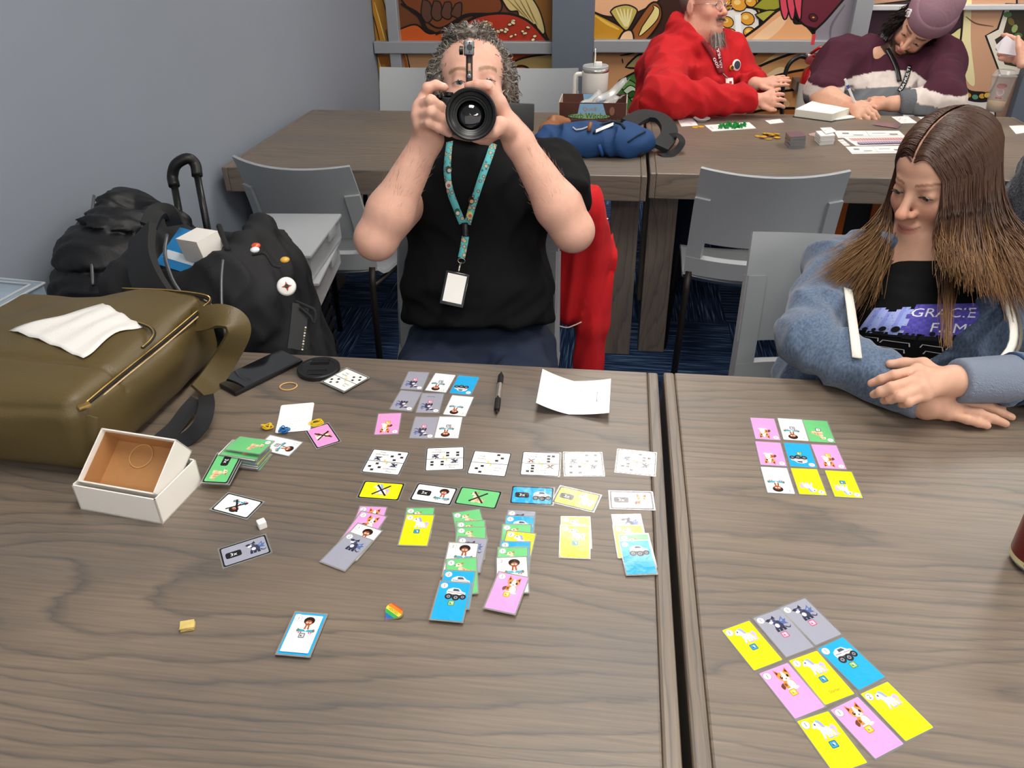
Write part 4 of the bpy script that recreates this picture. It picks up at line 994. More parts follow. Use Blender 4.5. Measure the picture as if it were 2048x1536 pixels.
# lens cap
c = tb(638, 742)
t = empty('lens_cap', (c[0], c[1], TOP), 0.15, 'round black camera lens cap with two pinch grips on the table edge', 'lens cap')
MB().lathe([(0.0, 0.0), (0.0385, 0.0), (0.040, 0.0015), (0.040, 0.008), (0.0385, 0.0095), (0.031, 0.0095), (0.030, 0.0085), (0.0, 0.0085)], 40).build('cap', mat('black_cap_plastic', '1b1c1e', 0.4), t, 40)
for s in (-1, 1): MB().box((0, s * 0.022, 0.0098), (0.034, 0.012, 0.0022), bev=0.001).build('grip', mat('cap_grip', '101112', 0.5, bump=0.2, bscale=900), t)
for s in (-1, 1): MB().box((0, s * 0.0125, 0.0092), (0.036, 0.003, 0.0012)).build('groove', mat('cap_groove', '050505', 0.8), t)
# pen
a, b_ = tb(1003, 749), tb(993, 831); dv = b_ - a; L_ = np.linalg.norm(dv); an = math.atan2(dv[1], dv[0])
t = empty('ballpoint_pen', (a[0], a[1], TOP + 0.0055), an, 'black and silver ballpoint pen beside the blue truck card', 'pen')
Mx = Ry(math.pi / 2)
def lx(prof, name, m, tt): MB().lathe(prof, 16, Mx).build(name, m, tt, 40)
lx([(0.0008, 0.0), (0.0015, 0.003), (0.0042, 0.012), (0.0053, 0.016), (0.0054, 0.045)], 'grip', mat('pen_grip_black', '17181a', 0.6), t)
lx([(0.0052, 0.045), (0.0050, 0.05), (0.0052, 0.095)], 'barrel', mat('pen_silver', 'b9b7b3', 0.3, metal=0.8), t)
lx([(0.0053, 0.095), (0.0053, 0.125), (0.0045, 0.128), (0.0022, 0.129), (0.0022, L_)], 'cap', m_black, t)
MB().box((0.115, 0.0, 0.0072), (0.040, 0.0035, 0.0012)).build('clip', m_black, t)
# folded leaflet
hp = 0.775; pts = {'tl': tb(1085, 738, 0.773), 'ft': tb(1148, 762.5, 0.7512), 'fb': tb(1137, 828.8, 0.7512), 'bl': tb(1072, 805.6, 0.773), 'tr': tb(1222, 757.6, 0.764), 'br': tb(1218.5, 825.8, 0.764)}
def quad(a, b_, c, d, n=7, m=6, bow=0.0):
    out = []
    for i in range(n):
        u = i / (n - 1); row = []
        for j in range(m):
            v = j / (m - 1); q_ = (a * (1 - u) + b_ * u) * (1 - v) + (d * (1 - u) + c * u) * v; q_ = q_ + np.array([0, 0, bow * 4 * u * (1 - u)]); row.append(q_)
        out.append(row)
    return out
G1 = quad(pts['tl'], pts['ft'], pts['fb'], pts['bl'], bow=-0.002); G2 = quad(pts['ft'], pts['tr'], pts['br'], pts['fb'], bow=-0.0015)
t = MB().grid((G1 + G2[1:])[::-1], thick=-0.0004).build('folded_leaflet', mat('leaflet_paper', 'fdfdfb', 0.5), None, 30, label='white folded leaflet standing half open beside the pen', cat='leaflet')
pr = MB(); rr_ = random.Random(9)
def on(u, v): q_ = (pts['ft'] * (1 - u) + pts['tr'] * u) * (1 - v) + (pts['fb'] * (1 - u) + pts['br'] * u) * v; return q_ + np.array([0, 0, 0.0012])
def dash(u0, v0, u1, v1, w_, c):
    pr.c = lin(c); a, b_ = on(u0, v0), on(u1, v1); n_ = np.array([-(b_ - a)[1], (b_ - a)[0], 0]); n_ = n_ / (np.linalg.norm(n_) + 1e-9) * w_; pr.add([a - n_, b_ - n_, b_ + n_, a + n_], [(0, 1, 2, 3)])
for v in (0.80, 0.86, 0.92):
    for k in range(12): dash(0.10 + k * 0.07, v, 0.10 + k * 0.07 + rr_.uniform(.02, .06), v, 0.0003, 'c9c6c4')
dash(0.66, 0.38, 0.67, 0.68, 0.0004, '8a8a8a'); dash(0.66, 0.62, 0.64, 0.72, 0.0003, '9a9a9a'); dash(0.67, 0.62, 0.69, 0.72, 0.0003, '9a9a9a'); dash(0.22, 0.36, 0.27, 0.36, 0.0008, 'a5a5a5')
for k in range(5): dash(0.2 + k * 0.17, 0.12, 0.2 + k * 0.17, 0.72, 0.00012, 'e2e0de')
pr.build('print', m_ink, t, colors=True)
# die, wad, heart pin
p = tb(525, 1054); MB().box((0, 0, 0.0058), (0.0115, 0.0115, 0.0115), bev=0.0012).build('cube_token', mat('white_token', 'f4f1ec', 0.35), None, loc=(p[0], p[1], TOP), rot=(0, 0, 0.7), label='small white cube token between white and grey goal cards', cat='token')
p = tb(376, 1256); t = empty('folded_paper_wad', (p[0], p[1], TOP), 0.35, 'tiny wad of folded yellow paper alone on the wood', 'paper wad'); m_wad = mat('yellow_paper', 'cdb56c', 0.7, var=0.1, vscale=200)
for k, (dx, rz, rx) in enumerate(((0, 0, 0.0), (0.0006, 0.1, -0.06), (-0.0004, -0.08, 0.08), (0.0003, 0.05, 0.16))): MB().box((0, 0, 0.0008), (0.0165, 0.0115, 0.0014), bev=0.0005).build('fold', m_wad, t, loc=(dx, 0, 0.0018 * k + 0.0003), rot=(rx, rx * 0.4, rz))
p = tb(787, 1228); t = empty('heart_pin', (p[0], p[1], TOP), 0, 'rainbow striped heart shaped enamel pin on the wood', 'pin', rot=(math.radians(14), 0, math.radians(-32)))
hp_ = [(0.0132 * math.sin(a) ** 3, 0.0132 * (13 * math.cos(a) - 5 * math.cos(2 * a) - 2 * math.cos(3 * a) - math.cos(4 * a)) / 16) for a in [2 * math.pi * k / 40 for k in range(40)]]
MB().prism(hp_[::-1], 0.002, 0.0042).build('backing', mat('pin_metal', 'd9c9a0', 0.25, metal=0.7), t)
bm_ = Print(0.00004); cols = ['d94a33', 'e88a2a', 'ecd84a', '3fae57', '2f6fb8', '7a62b5']
ys = [0.0128, 0.0078, 0.0038, -0.0006, -0.005, -0.0092, -0.0140]
for k in range(6):
    row = []
    for i in range(13):
        y = ys[k] + (ys[k + 1] - ys[k]) * i / 12
        xs_ = [hp_[j][0] + (hp_[(j + 1) % 40][0] - hp_[j][0]) * (y - hp_[j][1]) / ((hp_[(j + 1) % 40][1] - hp_[j][1]) or 1e-9) for j in range(40) if (hp_[j][1] - y) * (hp_[(j + 1) % 40][1] - y) <= 0]
        if xs_: row.append((max(xs_) * 0.93, y))
    if len(row) < 2: continue
    bm_.poly([(x, y) for x, y in row] + [(-x, y) for x, y in row[::-1]], cols[k])
bm_.text('VENTED', 0, 0.0016, 0.0042, '7a6a20'); obj('enamel', bm_.mesh('enamel', mat('enamel', attr=True, rough=0.1, coat=0.8)), None, t, loc=(0, 0, 0.0043))
# drink can at the frame edge
cc = np.array([0.571, 0.822]); t = empty('drink_can', (cc[0], cc[1], TOP), 0, 'dark red drink can with gold lion emblem and cream band', 'can')
MB().lathe([(0.0, 0.004), (0.022, 0.001), (0.0245, 0.0), (0.026, 0.002), (0.031, 0.008), (0.0330, 0.012)], 40).build('base', mat('can_aluminium', 'b9b9b9', 0.3, metal=0.9), t, True)
MB().lathe([(0.0330, 0.012), (0.0331, 0.0195)], 40, cap=False).build('band', mat('can_cream', 'd9cf9c', 0.35), t, True)
MB().lathe([(0.0331, 0.0195), (0.0331, 0.150), (0.028, 0.160)], 40, cap=False).build('body', mat('can_red', '6d1a1a', 0.3, metal=0.25, coat=0.4), t, True)
MB().lathe([(0.028, 0.160), (0.0275, 0.1625), (0.026, 0.161), (0.0, 0.159)], 40).build('lid', mat('can_aluminium'), t, True)
pr = MB()
def cyl(x, y, z=0): a = x / 0.0332 - math.pi * 0.72; return (0.0334 * math.cos(a), 0.0334 * math.sin(a), y)
def wraptext(s, x, y, size, col, sx=1.0):
    vs, fs = glyphs(s); pr.c = lin(col); pr.add([cyl(x + size * a * sx, y + size * b_) for a, b_ in vs], fs)
wraptext('12 FL. OZ. (355', 0.010, 0.0235, 0.0042, 'd9cf9c'); wraptext('BUTTER  TOUR', 0.012, 0.0158, 0.0042, '6a5a2a', 1.4)
pr.c = lin('a8742e')
for k in range(16):
    a = k * math.pi / 8; x0, y0 = 0.014 + 0.012 * math.cos(a), 0.055 + 0.015 * math.sin(a)
    pts_ = thickline([tuple(q) for q in spline([(0.014 + 0.006 * math.cos(a), 0.055 + 0.008 * math.sin(a)), (x0, y0), (x0 + 0.005 * math.cos(a - .6), y0 - 0.010)], 4)], 0.003)
    pr.add([cyl(*q) for q in pts_], [list(range(len(pts_)))])
pr.add([cyl(*q) for q in circle(0.014, 0.055, 0.007, 0.009, 18)], [list(range(18))]); wraptext('ROOT', 0.016, 0.088, 0.010, 'a8742e')
pr.build('label_print', mat('can_ink', attr=True, rough=0.3), t, colors=True)

# ------------------------------------------------------------------ olive leather backpack
m_olive = mat('olive_leather', '5a4c2b', 0.40, bump=0.12, bscale=420, var=0.06, vscale=5); m_brass = mat('brass', 'c9a765', 0.3, metal=0.9); m_ztape = mat('zip_tape', '231f1a', 0.8)
t = empty('leather_backpack', (-0.945, 1.06, TOP), 0, 'olive leather backpack lying on the table under a white napkin', 'backpack')
def loc(o, e=t): o.location = -Vector(e.location); return o
ob = Sdf(0.03); rz3 = np.array(Rz(math.radians(-3)))
ob.box((-0.955, 1.068, 0.82), (0.415, 0.405, 0.138), 0.036, rot=rz3); ob.ell((-0.93, 1.06, 0.845), (0.20, 0.20, 0.064), k=0.05)
ob.plane((-1.04, 1.105, 0.8), (-0.76, 0.62, 0.12), 0.05); ob.plane((-0.80, 1.0, 0.752), (0, 0, -1), 0.0)
ob.box((-0.965, 1.10, 0.889), (0.22, 0.16, 0.034), 0.015, rot=rz3, k=0.012)
def pol(P, V):
    V = V + 0.0045 * np.exp(-((P[..., 1] - (0.952 + 0.02 * (P[..., 0] + 0.95))) / 0.005) ** 2) * (P[..., 2] > 0.85)
    V = V + 0.004 * np.exp(-((P[..., 2] - 0.872) / 0.005) ** 2)
    return V + 0.0016 * np.sin(P[..., 0] * 31 + 2 * np.sin(P[..., 1] * 23)) * np.sin(P[..., 1] * 27 + P[..., 0] * 9)
loc(obj('body', ob.mesh('body', 0.004, m_olive, post=pol, slack=0.01, relax=2), None, t))
def seam(pts, r, m, name, flat=1.0, n=8): return loc(MB().tube([tuple(q) for q in spline(pts, n)], r, 8, flat=flat).build(name, m, t, True))
zp = [tb(168, 812, 0.868), tb(240, 752, 0.876), tb(320, 688, 0.878), tb(395, 625, 0.878), tb(419, 604, 0.876), tb(405, 592, 0.884), tb(330, 583, 0.889), tb(245, 580, 0.888)]
seam(zp, 0.0042, m_ztape, 'zip_tape', 0.7); seam([q + np.array([0.0015, -0.001, 0.004]) for q in zp], 0.0016, m_brass, 'zip_teeth'); seam([q + np.array([0.002, -0.001, -0.006]) for q in zp[:6]], 0.0014, mat('tan_piping', 'd9b990', 0.6), 'zip_piping')
s0 = tb(168, 812, 0.872); loc(MB().box((0, 0, 0), (0.012, 0.018, 0.006), Tr(*s0) @ Rz(-0.6), bev=0.002).build('zip_slider', m_brass, t, 40)); s1 = tb(185, 850, 0.85)
loc(MB().box((0, 0, 0), (0.016, 0.004, 0.042), Tr(s1[0], s1[1] - 0.004, s1[2] - 0.004) @ Ry(0.25) @ Rx(-0.2), bev=0.0015).build('zip_pull', m_olive, t, 40))
pz = [tb(278, 646, 0.905), tb(300, 655, 0.905), tb(308, 668, 0.904), tb(300, 683, 0.903), tb(285, 696, 0.902)]
seam(pz, 0.0035, m_ztape, 'pocket_zip_tape', 0.6); seam([q + np.array([0, 0, 0.002]) for q in pz], 0.0014, m_brass, 'pocket_zip_teeth')
sp = [tb(392, 640, 0.862), tb(440, 633, 0.875), tb(470, 645, 0.866), tb(474, 668, 0.845), tb(452, 712, 0.80), tb(424, 756, 0.768), tb(398, 788, 0.758)]
def ribbon(pts, w_, th, m, name, par, up=(0, 0, 1), n=8, rel=None):
    Q = [Vector(q) for q in spline(pts, n)]; rows = []
    for i, q in enumerate(Q):
        tt = (Q[min(i + 1, len(Q) - 1)] - Q[max(i - 1, 0)]).normalized(); upv = Vector(up(i / (len(Q) - 1)) if callable(up) else up); s = tt.cross(upv); s.normalize()
        rows.append([tuple(q + s * w_ * k) for k in (-0.5, -0.25, 0, 0.25, 0.5)])
    o = MB().grid(rows, thick=th).build(name, m, par, 40)
    if rel is not None: o.location = -Vector(rel.location)
    return o
ribbon(sp, 0.043, 0.008, m_olive, 'shoulder_strap', t, up=(0.75, -0.5, 0.45), rel=t)
m_web = mat('black_webbing', '17181b', 0.8, bump=0.15, bscale=700)
ribbon([tb(412, 792, 0.775), tb(413, 815, 0.79), tb(402, 850, 0.775), tb(370, 880, 0.757), tb(325, 890, 0.756)], 0.026, 0.002, m_web, 'webbing_strap', t, up=(0.3, -0.5, 0.8), rel=t)
ribbon([tb(395, 800, 0.772), tb(375, 822, 0.768), tb(350, 855, 0.757), tb(322, 880, 0.756)], 0.026, 0.002, m_web, 'webbing_strap', t, up=(0.4, -0.2, 0.9), rel=t)
# napkin
N4 = [tb(26, 670, 0.905), tb(206, 611, 0.911), tb(282, 641, 0.910), tb(163, 720, 0.900)]
Pn = []
for i in range(15):
    u = i / 14; row = []
    for j in range(15):
        v = j / 14; q_ = (N4[0] * (1 - u) + N4[1] * u) * (1 - v) + (N4[3] * (1 - u) + N4[2] * u) * v
        e_ = 0.010 * math.sin(v * 3.14) * (1 if u > 0.5 else -1) * abs(u - 0.5) * 2
        q_ = q_ + np.array([0.008 * math.sin(u * 6.3 + 1) * (v - .5) * 1.3, 0.010 * math.sin(u * 8.0) * (0.5 - v) * 1.4, 0.0035 * math.sin(u * 7 + v * 4) + 0.003 * math.sin(v * 9 - u * 3) + 0.010 * math.sin(3.14 * u) * math.sin(3.14 * v)])
        row.append(q_)
    Pn.append(row)
from mathutils.bvhtree import BVHTree
_bo = [c for c in t.children if c.name.startswith('body')][0]; _bv = BVHTree.FromPolygons([v.co.copy() for v in _bo.data.vertices], [list(p_.vertices) for p_ in _bo.data.polygons])
for row in Pn:
    for j in range(15):
        h = _bv.ray_cast(Vector((row[j][0], row[j][1], 1.2)), Vector((0, 0, -1)))
        if h[0] is not None: row[j] = np.array((row[j][0], row[j][1], h[0].z + 0.0025 + 0.002 * math.sin(j * 0.9 + row[j][0] * 60)))
MB().grid(Pn[::-1], thick=-0.0006).build('paper_napkin', mat('napkin_paper', 'e3e1dd', 0.9, bump=0.1, bscale=300), None, True, label='white paper napkin spread over the olive backpack', cat='napkin')

# ------------------------------------------------------------------ bags and boxes behind the table end
m_blk = mat('black_nylon', '17181b', 0.75, bump=0.15, bscale=600, var=0.15, vscale=6); m_blk2 = mat('black_ballistic', '1d1e20', 0.7, bump=0.2, bscale=900)
m_puff = mat('black_quilted_nylon', '111216', 0.5, bump=0.08, bscale=200, var=0.2, vscale=9)
# puffer jacket
pj = Sdf(0.05)
pj.ell((-1.20, 1.70, 0.66), (0.17, 0.24, 0.24)); pj.cap((-1.24, 1.82, 0.55), (-1.25, 1.80, 0.83), 0.10, 0.07); pj.cap((-1.27, 1.55, 0.50), (-1.22, 1.62, 0.78), 0.09, 0.08); pj.ell((-1.14, 1.56, 0.56), (0.16, 0.17, 0.17)); pj.cap((-1.15, 1.84, 0.60), (-1.12, 1.78, 0.78), 0.10, 0.06)
pj.ell((-1.185, 1.745, 0.95), (0.05, 0.06, 0.10), op='s', k=0.03); pj.plane((0, 0, 0.46), (0, 0, -1), 0.0); pj.plane((-1.375, 0, 0), (-1, 0, 0), 0.0)
def quilt(P, V): 
    s_ = P[..., 2] * 0.9 + 0.25 * np.sin(P[..., 0] * 9 + P[..., 1] * 6) * 0.12; V = V + 0.020 * (1 - np.abs(np.sin(s_ * 46))) ** 3
    return wrinkle(0.006, 26, 1.3)(P, V)
o = empty('puffer_jacket', (-1.20, 1.70, 0.40), 0, 'black quilted puffer jacket heaped against the grey wall', 'jacket')
x_ = obj('shell', pj.mesh('shell', 0.008, m_puff, post=quilt, slack=0.02), None, o); x_.location = -Vector(o.location)
zt = [td(188, 392, 1.93), td(183, 440, 1.86), td(182, 500, 1.80), td(186, 570, 1.75)]
x_ = MB().tube([tuple(q) for q in spline(zt, 6)], 0.004, 6).build('zip', mat('grey_metal_zip', '6d6d70', 0.4, metal=0.6), o, True); x_.location = -Vector(o.location)
# black backpack
bb = Sdf(0.05)
bb.box((-0.90, 1.53, 0.66), (0.36, 0.32, 0.40), 0.07); bb.box((-0.755, 1.49, 0.66), (0.19, 0.28, 0.40), 0.07, rot=np.array(Ry(-0.18))); bb.ell((-0.74, 1.46, 0.56), (0.11, 0.13, 0.12))
bb.cap((-1.05, 1.44, 0.80), (-1.03, 1.62, 0.86), 0.035); bb.cap((-0.80, 1.42, 0.85), (-0.78, 1.60, 0.89), 0.035, 0.03)
bb.ell((-0.92, 1.53, 0.93), (0.105, 0.13, 0.14), op='s', k=0.03)
bb.plane((0, 0, 0.462), (0, 0, -1), 0.0)
o = empty('black_backpack', (-0.90, 1.53, 0.46), 0, 'open black backpack with a white badge, stuffed full, behind the olive bag', 'backpack')
x_ = obj('body', bb.mesh('body', 0.007, m_blk, post=wrinkle(0.007, 20, 2.2), slack=0.02), None, o); x_.location = -Vector(o.location)
def bp(pts, r, m, name, n=6): 
    x_ = MB().tube([tuple(q) for q in spline(pts, n)], r, 8).build(name, m, o, True); x_.location = -Vector(o.location); return x_
bp([td(334, 470, 1.66), td(330, 510, 1.62), td(345, 560, 1.58), td(372, 600, 1.56), td(402, 640, 1.55)], 0.004, mat('grey_metal_zip'), 'zip')
bp([td(446, 520, 1.56), td(443, 560, 1.54), td(444, 620, 1.52), td(450, 670, 1.52)], 0.003, mat('grey_metal_zip'), 'zip')
bp([td(438, 452, 1.70), td(446, 475, 1.66), td(456, 500, 1.62)], 0.006, m_web, 'piping')
ribbon([td(298, 455, 1.66), td(315, 425, 1.68), td(340, 425, 1.70), td(352, 445, 1.72)], 0.035, 0.012, m_blk2, 'grab_handle', o, up=(0.2, -0.9, 0.3), rel=o)
ribbon([td(292, 470, 1.60), td(290, 520, 1.55), td(305, 570, 1.51), td(340, 625, 1.49)], 0.07, 0.016, m_blk2, 'shoulder_strap', o, up=(-0.3, -0.8, 0.5), rel=o)
ribbon([td(600, 610, 1.45), td(596, 650, 1.44), td(590, 700, 1.43)], 0.03, 0.006, m_blk2, 'side_panel', o, up=(0.5, -0.8, 0.2), rel=o)
bp([td(505, 510, 1.47), td(530, 508, 1.46), td(545, 530, 1.46), td(560, 535, 1.46)], 0.0025, m_web, 'cord'); bp([td(592, 603, 1.45), td(612, 612, 1.44), td(630, 622, 1.44), td(628, 645, 1.44), td(620, 632, 1.44), td(600, 615, 1.44)], 0.003, m_web, 'cord')
x_ = MB().lathe([(0.0, 0.0), (0.017, 0.0), (0.018, 0.002), (0.014, 0.005), (0.0, 0.006)], 24).build('badge', mat('white_badge', 'efece6', 0.25, coat=0.5), o, True); pb = td(573, 573, 1.475); fb = Vector((0.45, -0.75, 0.45)).to_track_quat('Z', 'Y').to_euler(); x_.location = Vector(pb) - Vector(o.location); x_.rotation_euler = fb
pr = Print(0.0001); pr.poly([(math.cos(a) * (0.010 if k % 2 == 0 else 0.004), math.sin(a) * (0.010 if k % 2 == 0 else 0.004)) for k, a in enumerate([math.pi * k / 4 for k in range(8)])], 'a5481f'); pr.disc(0, 0, 0.004, 0.004, '2a1a14')
y_ = obj('badge_print', pr.mesh('badge_print', m_ink), None, x_, loc=(0, 0, 0.006))
for (pp, dd, c1, c2) in (((512, 492), 1.52, 'd6542c', 'f0e2d2'), ((570, 520), 1.49, 'd9a43a', '5a3a1a'), ((510, 500), 1.515, 'e9e6ee', 'c9c6d6')):
    pb = td(*pp, dd); x_ = MB().lathe([(0, 0), (0.009, 0), (0.009, 0.002), (0.004, 0.004), (0, 0.004)], 10).build('enamel_pin', mat('pin_' + c1, c1, 0.25, coat=0.5), o, True); x_.location = Vector(pb) - Vector(o.location); x_.rotation_euler = Vector((0.3, -0.6, 0.7)).to_track_quat('Z', 'Y').to_euler(); x_.scale = (1, 0.7, 1)
for k in range(9):
    pb = td(611 - k * 0.8, 655 + k * 5.5, 1.42); x_ = MB().lathe([(0.0, -0.0022), (0.0022, 0), (0.0, 0.0022)], 8).build('bead', m_brass if k % 3 == 1 else mat('pearl_bead', 'e8e2d6', 0.2), o, True); x_.location = Vector(pb) - Vector(o.location)
# contents of the bag
e = empty('small_carton', tuple(td(403, 492, 1.66)), 0, 'small white carton sticking out of the open black backpack', 'box', rot=(math.radians(8), math.radians(-6), math.radians(-28)))
MB().box((0, 0, 0), (0.075, 0.055, 0.05), bev=0.001).build('carton', m_whitebox, e); MB().box((0, 0, 0.0255), (0.0755, 0.0555, 0.0015)).build('lid_flap', m_whitebox, e)
e = empty('game_booklet', tuple(td(372, 502, 1.70)), 0, 'blue printed booklet inside the open black backpack', 'booklet', rot=(math.radians(35), 0, math.radians(-25)))
MB().box((0, 0, 0), (0.12, 0.10, 0.006)).build('cover', mat('booklet_blue', '1b86c9', 0.35), e); MB().box((0.0, -0.02, 0.0033), (0.10, 0.02, 0.0004)).build('title_bar', mat('booklet_white', 'e5eef5', 0.4), e)
# suitcase with pulled out handle
e = empty('rolling_suitcase', (-1.13, 1.60, 0.0), 0, 'black rolling suitcase under the bags with its handle pulled up', 'suitcase')
MB().box((0, 0, 0.245), (0.36, 0.44, 0.42), bev=0.03).build('case', m_blk2, e, 40)
def lw(p): return tuple(Vector(p) - Vector(e.location))
g0, g1, g2, g3 = td(372, 500, 2.0), td(345, 352, 2.02), td(390, 328, 2.02), td(423, 500, 2.0)
MB().tube([lw(g0), lw(g1)], 0.009, 8).build('handle_rod', m_black, e, True); MB().tube([lw(g3), lw(g2)], 0.009, 8).build('handle_rod', m_black, e, True)
MB().tube([lw(g0), (g0[0] - e.location.x, 0.20, 0.44)], 0.009, 8).build('handle_rod', m_black, e, True); MB().tube([lw(g3), (g3[0] - e.location.x - 0.02, 0.20, 0.44)], 0.009, 8).build('handle_rod', m_black, e, True)
gt = [lw(lerp(g1, g0, 0.14)), lw(g1), lw(lerp(g1, g2, 0.25) + np.array([0, 0, 0.022])), lw(lerp(g1, g2, 0.75) + np.array([0, 0, 0.022])), lw(g2), lw(lerp(g2, g3, 0.14))]
MB().tube([tuple(q) for q in spline(gt, 5)], 0.014, 10).build('grip', mat('grip_rubber', '121213', 0.45), e, True)
for sx in (-1, 1): MB().lathe([(0.0, -0.012), (0.025, -0.012), (0.025, 0.012), (0.0, 0.012)], 16, Tr(sx * 0.14, 0.17, 0.025) @ Ry(math.pi / 2)).build('wheel', m_black, e, 40)
# folding crate with ribbed sides
kf, kn = tb(648, 550, 0.60), tb(604, 640, 0.60); dv = kf - kn; an = math.atan2(dv[1], dv[0]); ln = np.linalg.norm(dv) + 0.06
e = empty('folding_crate', (kn[0] - 0.0, kn[1], 0.0), an, 'black ribbed plastic crate with orange latch between bags and chair', 'crate')
CW, CL, CZ = 0.145, ln, 0.60
for k in range(14):
    z = 0.03 + k * 0.041
    MB().box((CL / 2 - 0.03, -0.002, z), (CL, 0.006, 0.016)).build('rib', m_black, e)
MB().box((CL / 2 - 0.03, 0.012, CZ / 2), (CL, 0.012, CZ)).build('side_panel', mat('crate_black', '0c0c0d', 0.5), e)
MB().box((CL / 2 - 0.03, CW, CZ / 2), (CL, 0.012, CZ)).build('side_panel', m_black, e)
for x in (-0.03, CL - 0.03): MB().box((x, CW / 2, CZ / 2), (0.012, CW, CZ)).build('end_panel', m_black, e)
MB().box((CL / 2 - 0.03, CW / 2, 0.01), (CL, CW, 0.02)).build('base', m_black, e)
rim = MB(); rim.box((CL / 2 - 0.03, 0.004, CZ), (CL + 0.02, 0.03, 0.035), bev=0.008); rim.box((CL / 2 - 0.03, CW, CZ), (CL + 0.02, 0.03, 0.03), bev=0.008)
rim.build('rim', m_black, e, 40); MB().box((CL - 0.02, 0.07, CZ - 0.0), (0.02, 0.09, 0.028), bev=0.004).build('latch', mat('orange_plastic', 'e8701c', 0.4), e)
MB().box((CL / 2 - 0.05, CW / 2, CZ - 0.05), (CL - 0.08, CW - 0.03, 0.06)).build('cardboard_insert', mat('cardboard', 'b5803c', 0.8), e)
# clear boxes stacked on the crate
m_clear = mat('clear_plastic', 'e6e8ea', 0.25, trans=0.5, alpha=0.55); m_clear2 = mat('frosted_lid', 'bfc3c7', 0.35, alpha=0.7)
for k, (zz, lb) in enumerate(((CZ + 0.018, 'clear plastic box standing on the black crate, orange shine inside'), (CZ + 0.092, 'clear plastic box with white clip lid on top of another'))):
    e2 = empty('storage_box', (0, 0, 0), 0, lb, 'storage box'); e2.location = (kn[0] - 0.085 + 0.05 * math.cos(an), kn[1] + 0.175 + 0.01 * k, zz); e2.rotation_euler = (0, 0, an - math.radians(4 * k))
    q = open_box(0.30, 0.22, 0.062, 0.004); q.build('body', m_clear, e2); MB().box((0, 0, 0.066), (0.315, 0.235, 0.010), bev=0.004).build('lid', m_clear2, e2, 40)
    MB().box((0.0, 0, 0.03), (0.24, 0.16, 0.045)).build('contents', mat('contents_%d' % k, ('c97a55', 'd8d6d2')[k], 0.7), e2)  # plain coloured block: orange-brown in the lower box, off-white in the upper
    MB().box((0.05, -0.113, 0.055), (0.07, 0.01, 0.03), bev=0.003).build('clip', m_clear2, e2, 40); MB().box((0.06, 0.10, 0.073), (0.08, 0.03, 0.006), bev=0.002).build('latch', mat('purple_latch', '3a2a78', 0.4), e2, 40)
# clear tray lid at the frame edge
A_ = tb(85, 566, 0.89); B_ = tb(0, 612, 0.89); dv = B_ - A_; an = math.atan2(dv[1], dv[0])
e = empty('plastic_case', (A_[0] + 0.15 * math.cos(an) + 0.13 * math.sin(an), A_[1] + 0.15 * math.sin(an) - 0.13 * math.cos(an), 0.852), an + math.pi, 'shallow clear plastic case lying beside the olive backpack', 'plastic case')
m_tray = mat('clear_blue_plastic', 'b9cdde', 0.18, trans=0.55, alpha=0.7, coat=0.5)
open_box(0.30, 0.26, 0.034, 0.003).build('body', m_tray, e); MB().box((0, 0, 0.036), (0.305, 0.265, 0.004), bev=0.0015).build('lid', m_tray, e, 40)
for nm, x, y, z in (('bottom_rim', 0.152, 0.132, 0.001), ('lid_rim', 0.152, 0.132, 0.037), ('lid_rib', 0.135, 0.115, 0.039)): MB().tube([(-x, -y, z), (x, -y, z), (x, y, z), (-x, y, z)], 0.0028, 6, closed=True).build(nm, m_clear2, e, True)
MB().box((0, 0, 0.015), (0.24, 0.20, 0.022)).build('papers', mat('white_card'), e)
for x in (-0.08, 0.05): MB().box((x, 0.134, 0.026), (0.026, 0.006, 0.020), bev=0.002).build('clip', m_clear2, e, 40)
pq = Sdf(0.03); pq.ell((A_[0] - 0.13, A_[1] - 0.07, 0.80), (0.10, 0.085, 0.060)); pq.plane((0, 0, 0.7515), (0, 0, -1), 0); pq.plane((0, 0, 0.850), (0, 0, 1), 0.01)
obj('cloth_pouch', pq.mesh('cloth_pouch', 0.008, mat('dark_grey_cloth', '33363b', 0.9, var=0.2, vscale=14), post=wrinkle(0.004, 12, 4), slack=0.02), None, label='dark grey cloth pouch under the clear plastic case', cat='pouch')
# red hoodie on the photographer's chair
rh = Sdf(0.035)
rh.box((-0.145, 1.90, 0.71), (0.20, 0.07, 0.36), 0.033); rh.cap((-0.20, 1.87, 0.865), (-0.08, 1.87, 0.870), 0.036, 0.040); rh.chain([(-0.065, 1.885, 0.86), (-0.042, 1.92, 0.72), (-0.040, 1.905, 0.52), (-0.045, 1.88, 0.28)], [0.050, 0.050, 0.044, 0.040], k=0.02)
rh.chain([(-0.07, 1.93, 0.82), (-0.05, 1.95, 0.78)], [0.045, 0.03])
m_redc = mat('red_fleece', 'c1121a', 0.9, bump=0.1, bscale=500, var=0.06, vscale=12)
o = empty('red_hoodie', (-0.1, 1.90, 0.3), 0, 'red hoodie hanging from the back of the photographer\'s chair', 'hoodie')
x_ = obj('cloth', rh.mesh('cloth', 0.0065, m_redc, post=wrinkle(0.008, 17, 5.1, aniso=(1.4, 1, 0.45)), slack=0.02), None, o); x_.location = -Vector(o.location)
def hp2(pts, r, name): x_ = MB().tube([tuple(q) for q in spline(pts, 6)], r, 6).build(name, mat('pale_piping', 'e6c9bd', 0.7), o, True); x_.location = -Vector(o.location)
hp2([td(1178, 472, 1.92), td(1190, 455, 1.93), td(1205, 442, 1.94), td(1216, 437, 1.95)], 0.0016, 'seam'); hp2([td(1118, 652, 1.98), td(1135, 655, 1.98), td(1150, 650, 1.98), td(1163, 644, 1.98)], 0.0016, 'hem_seam')
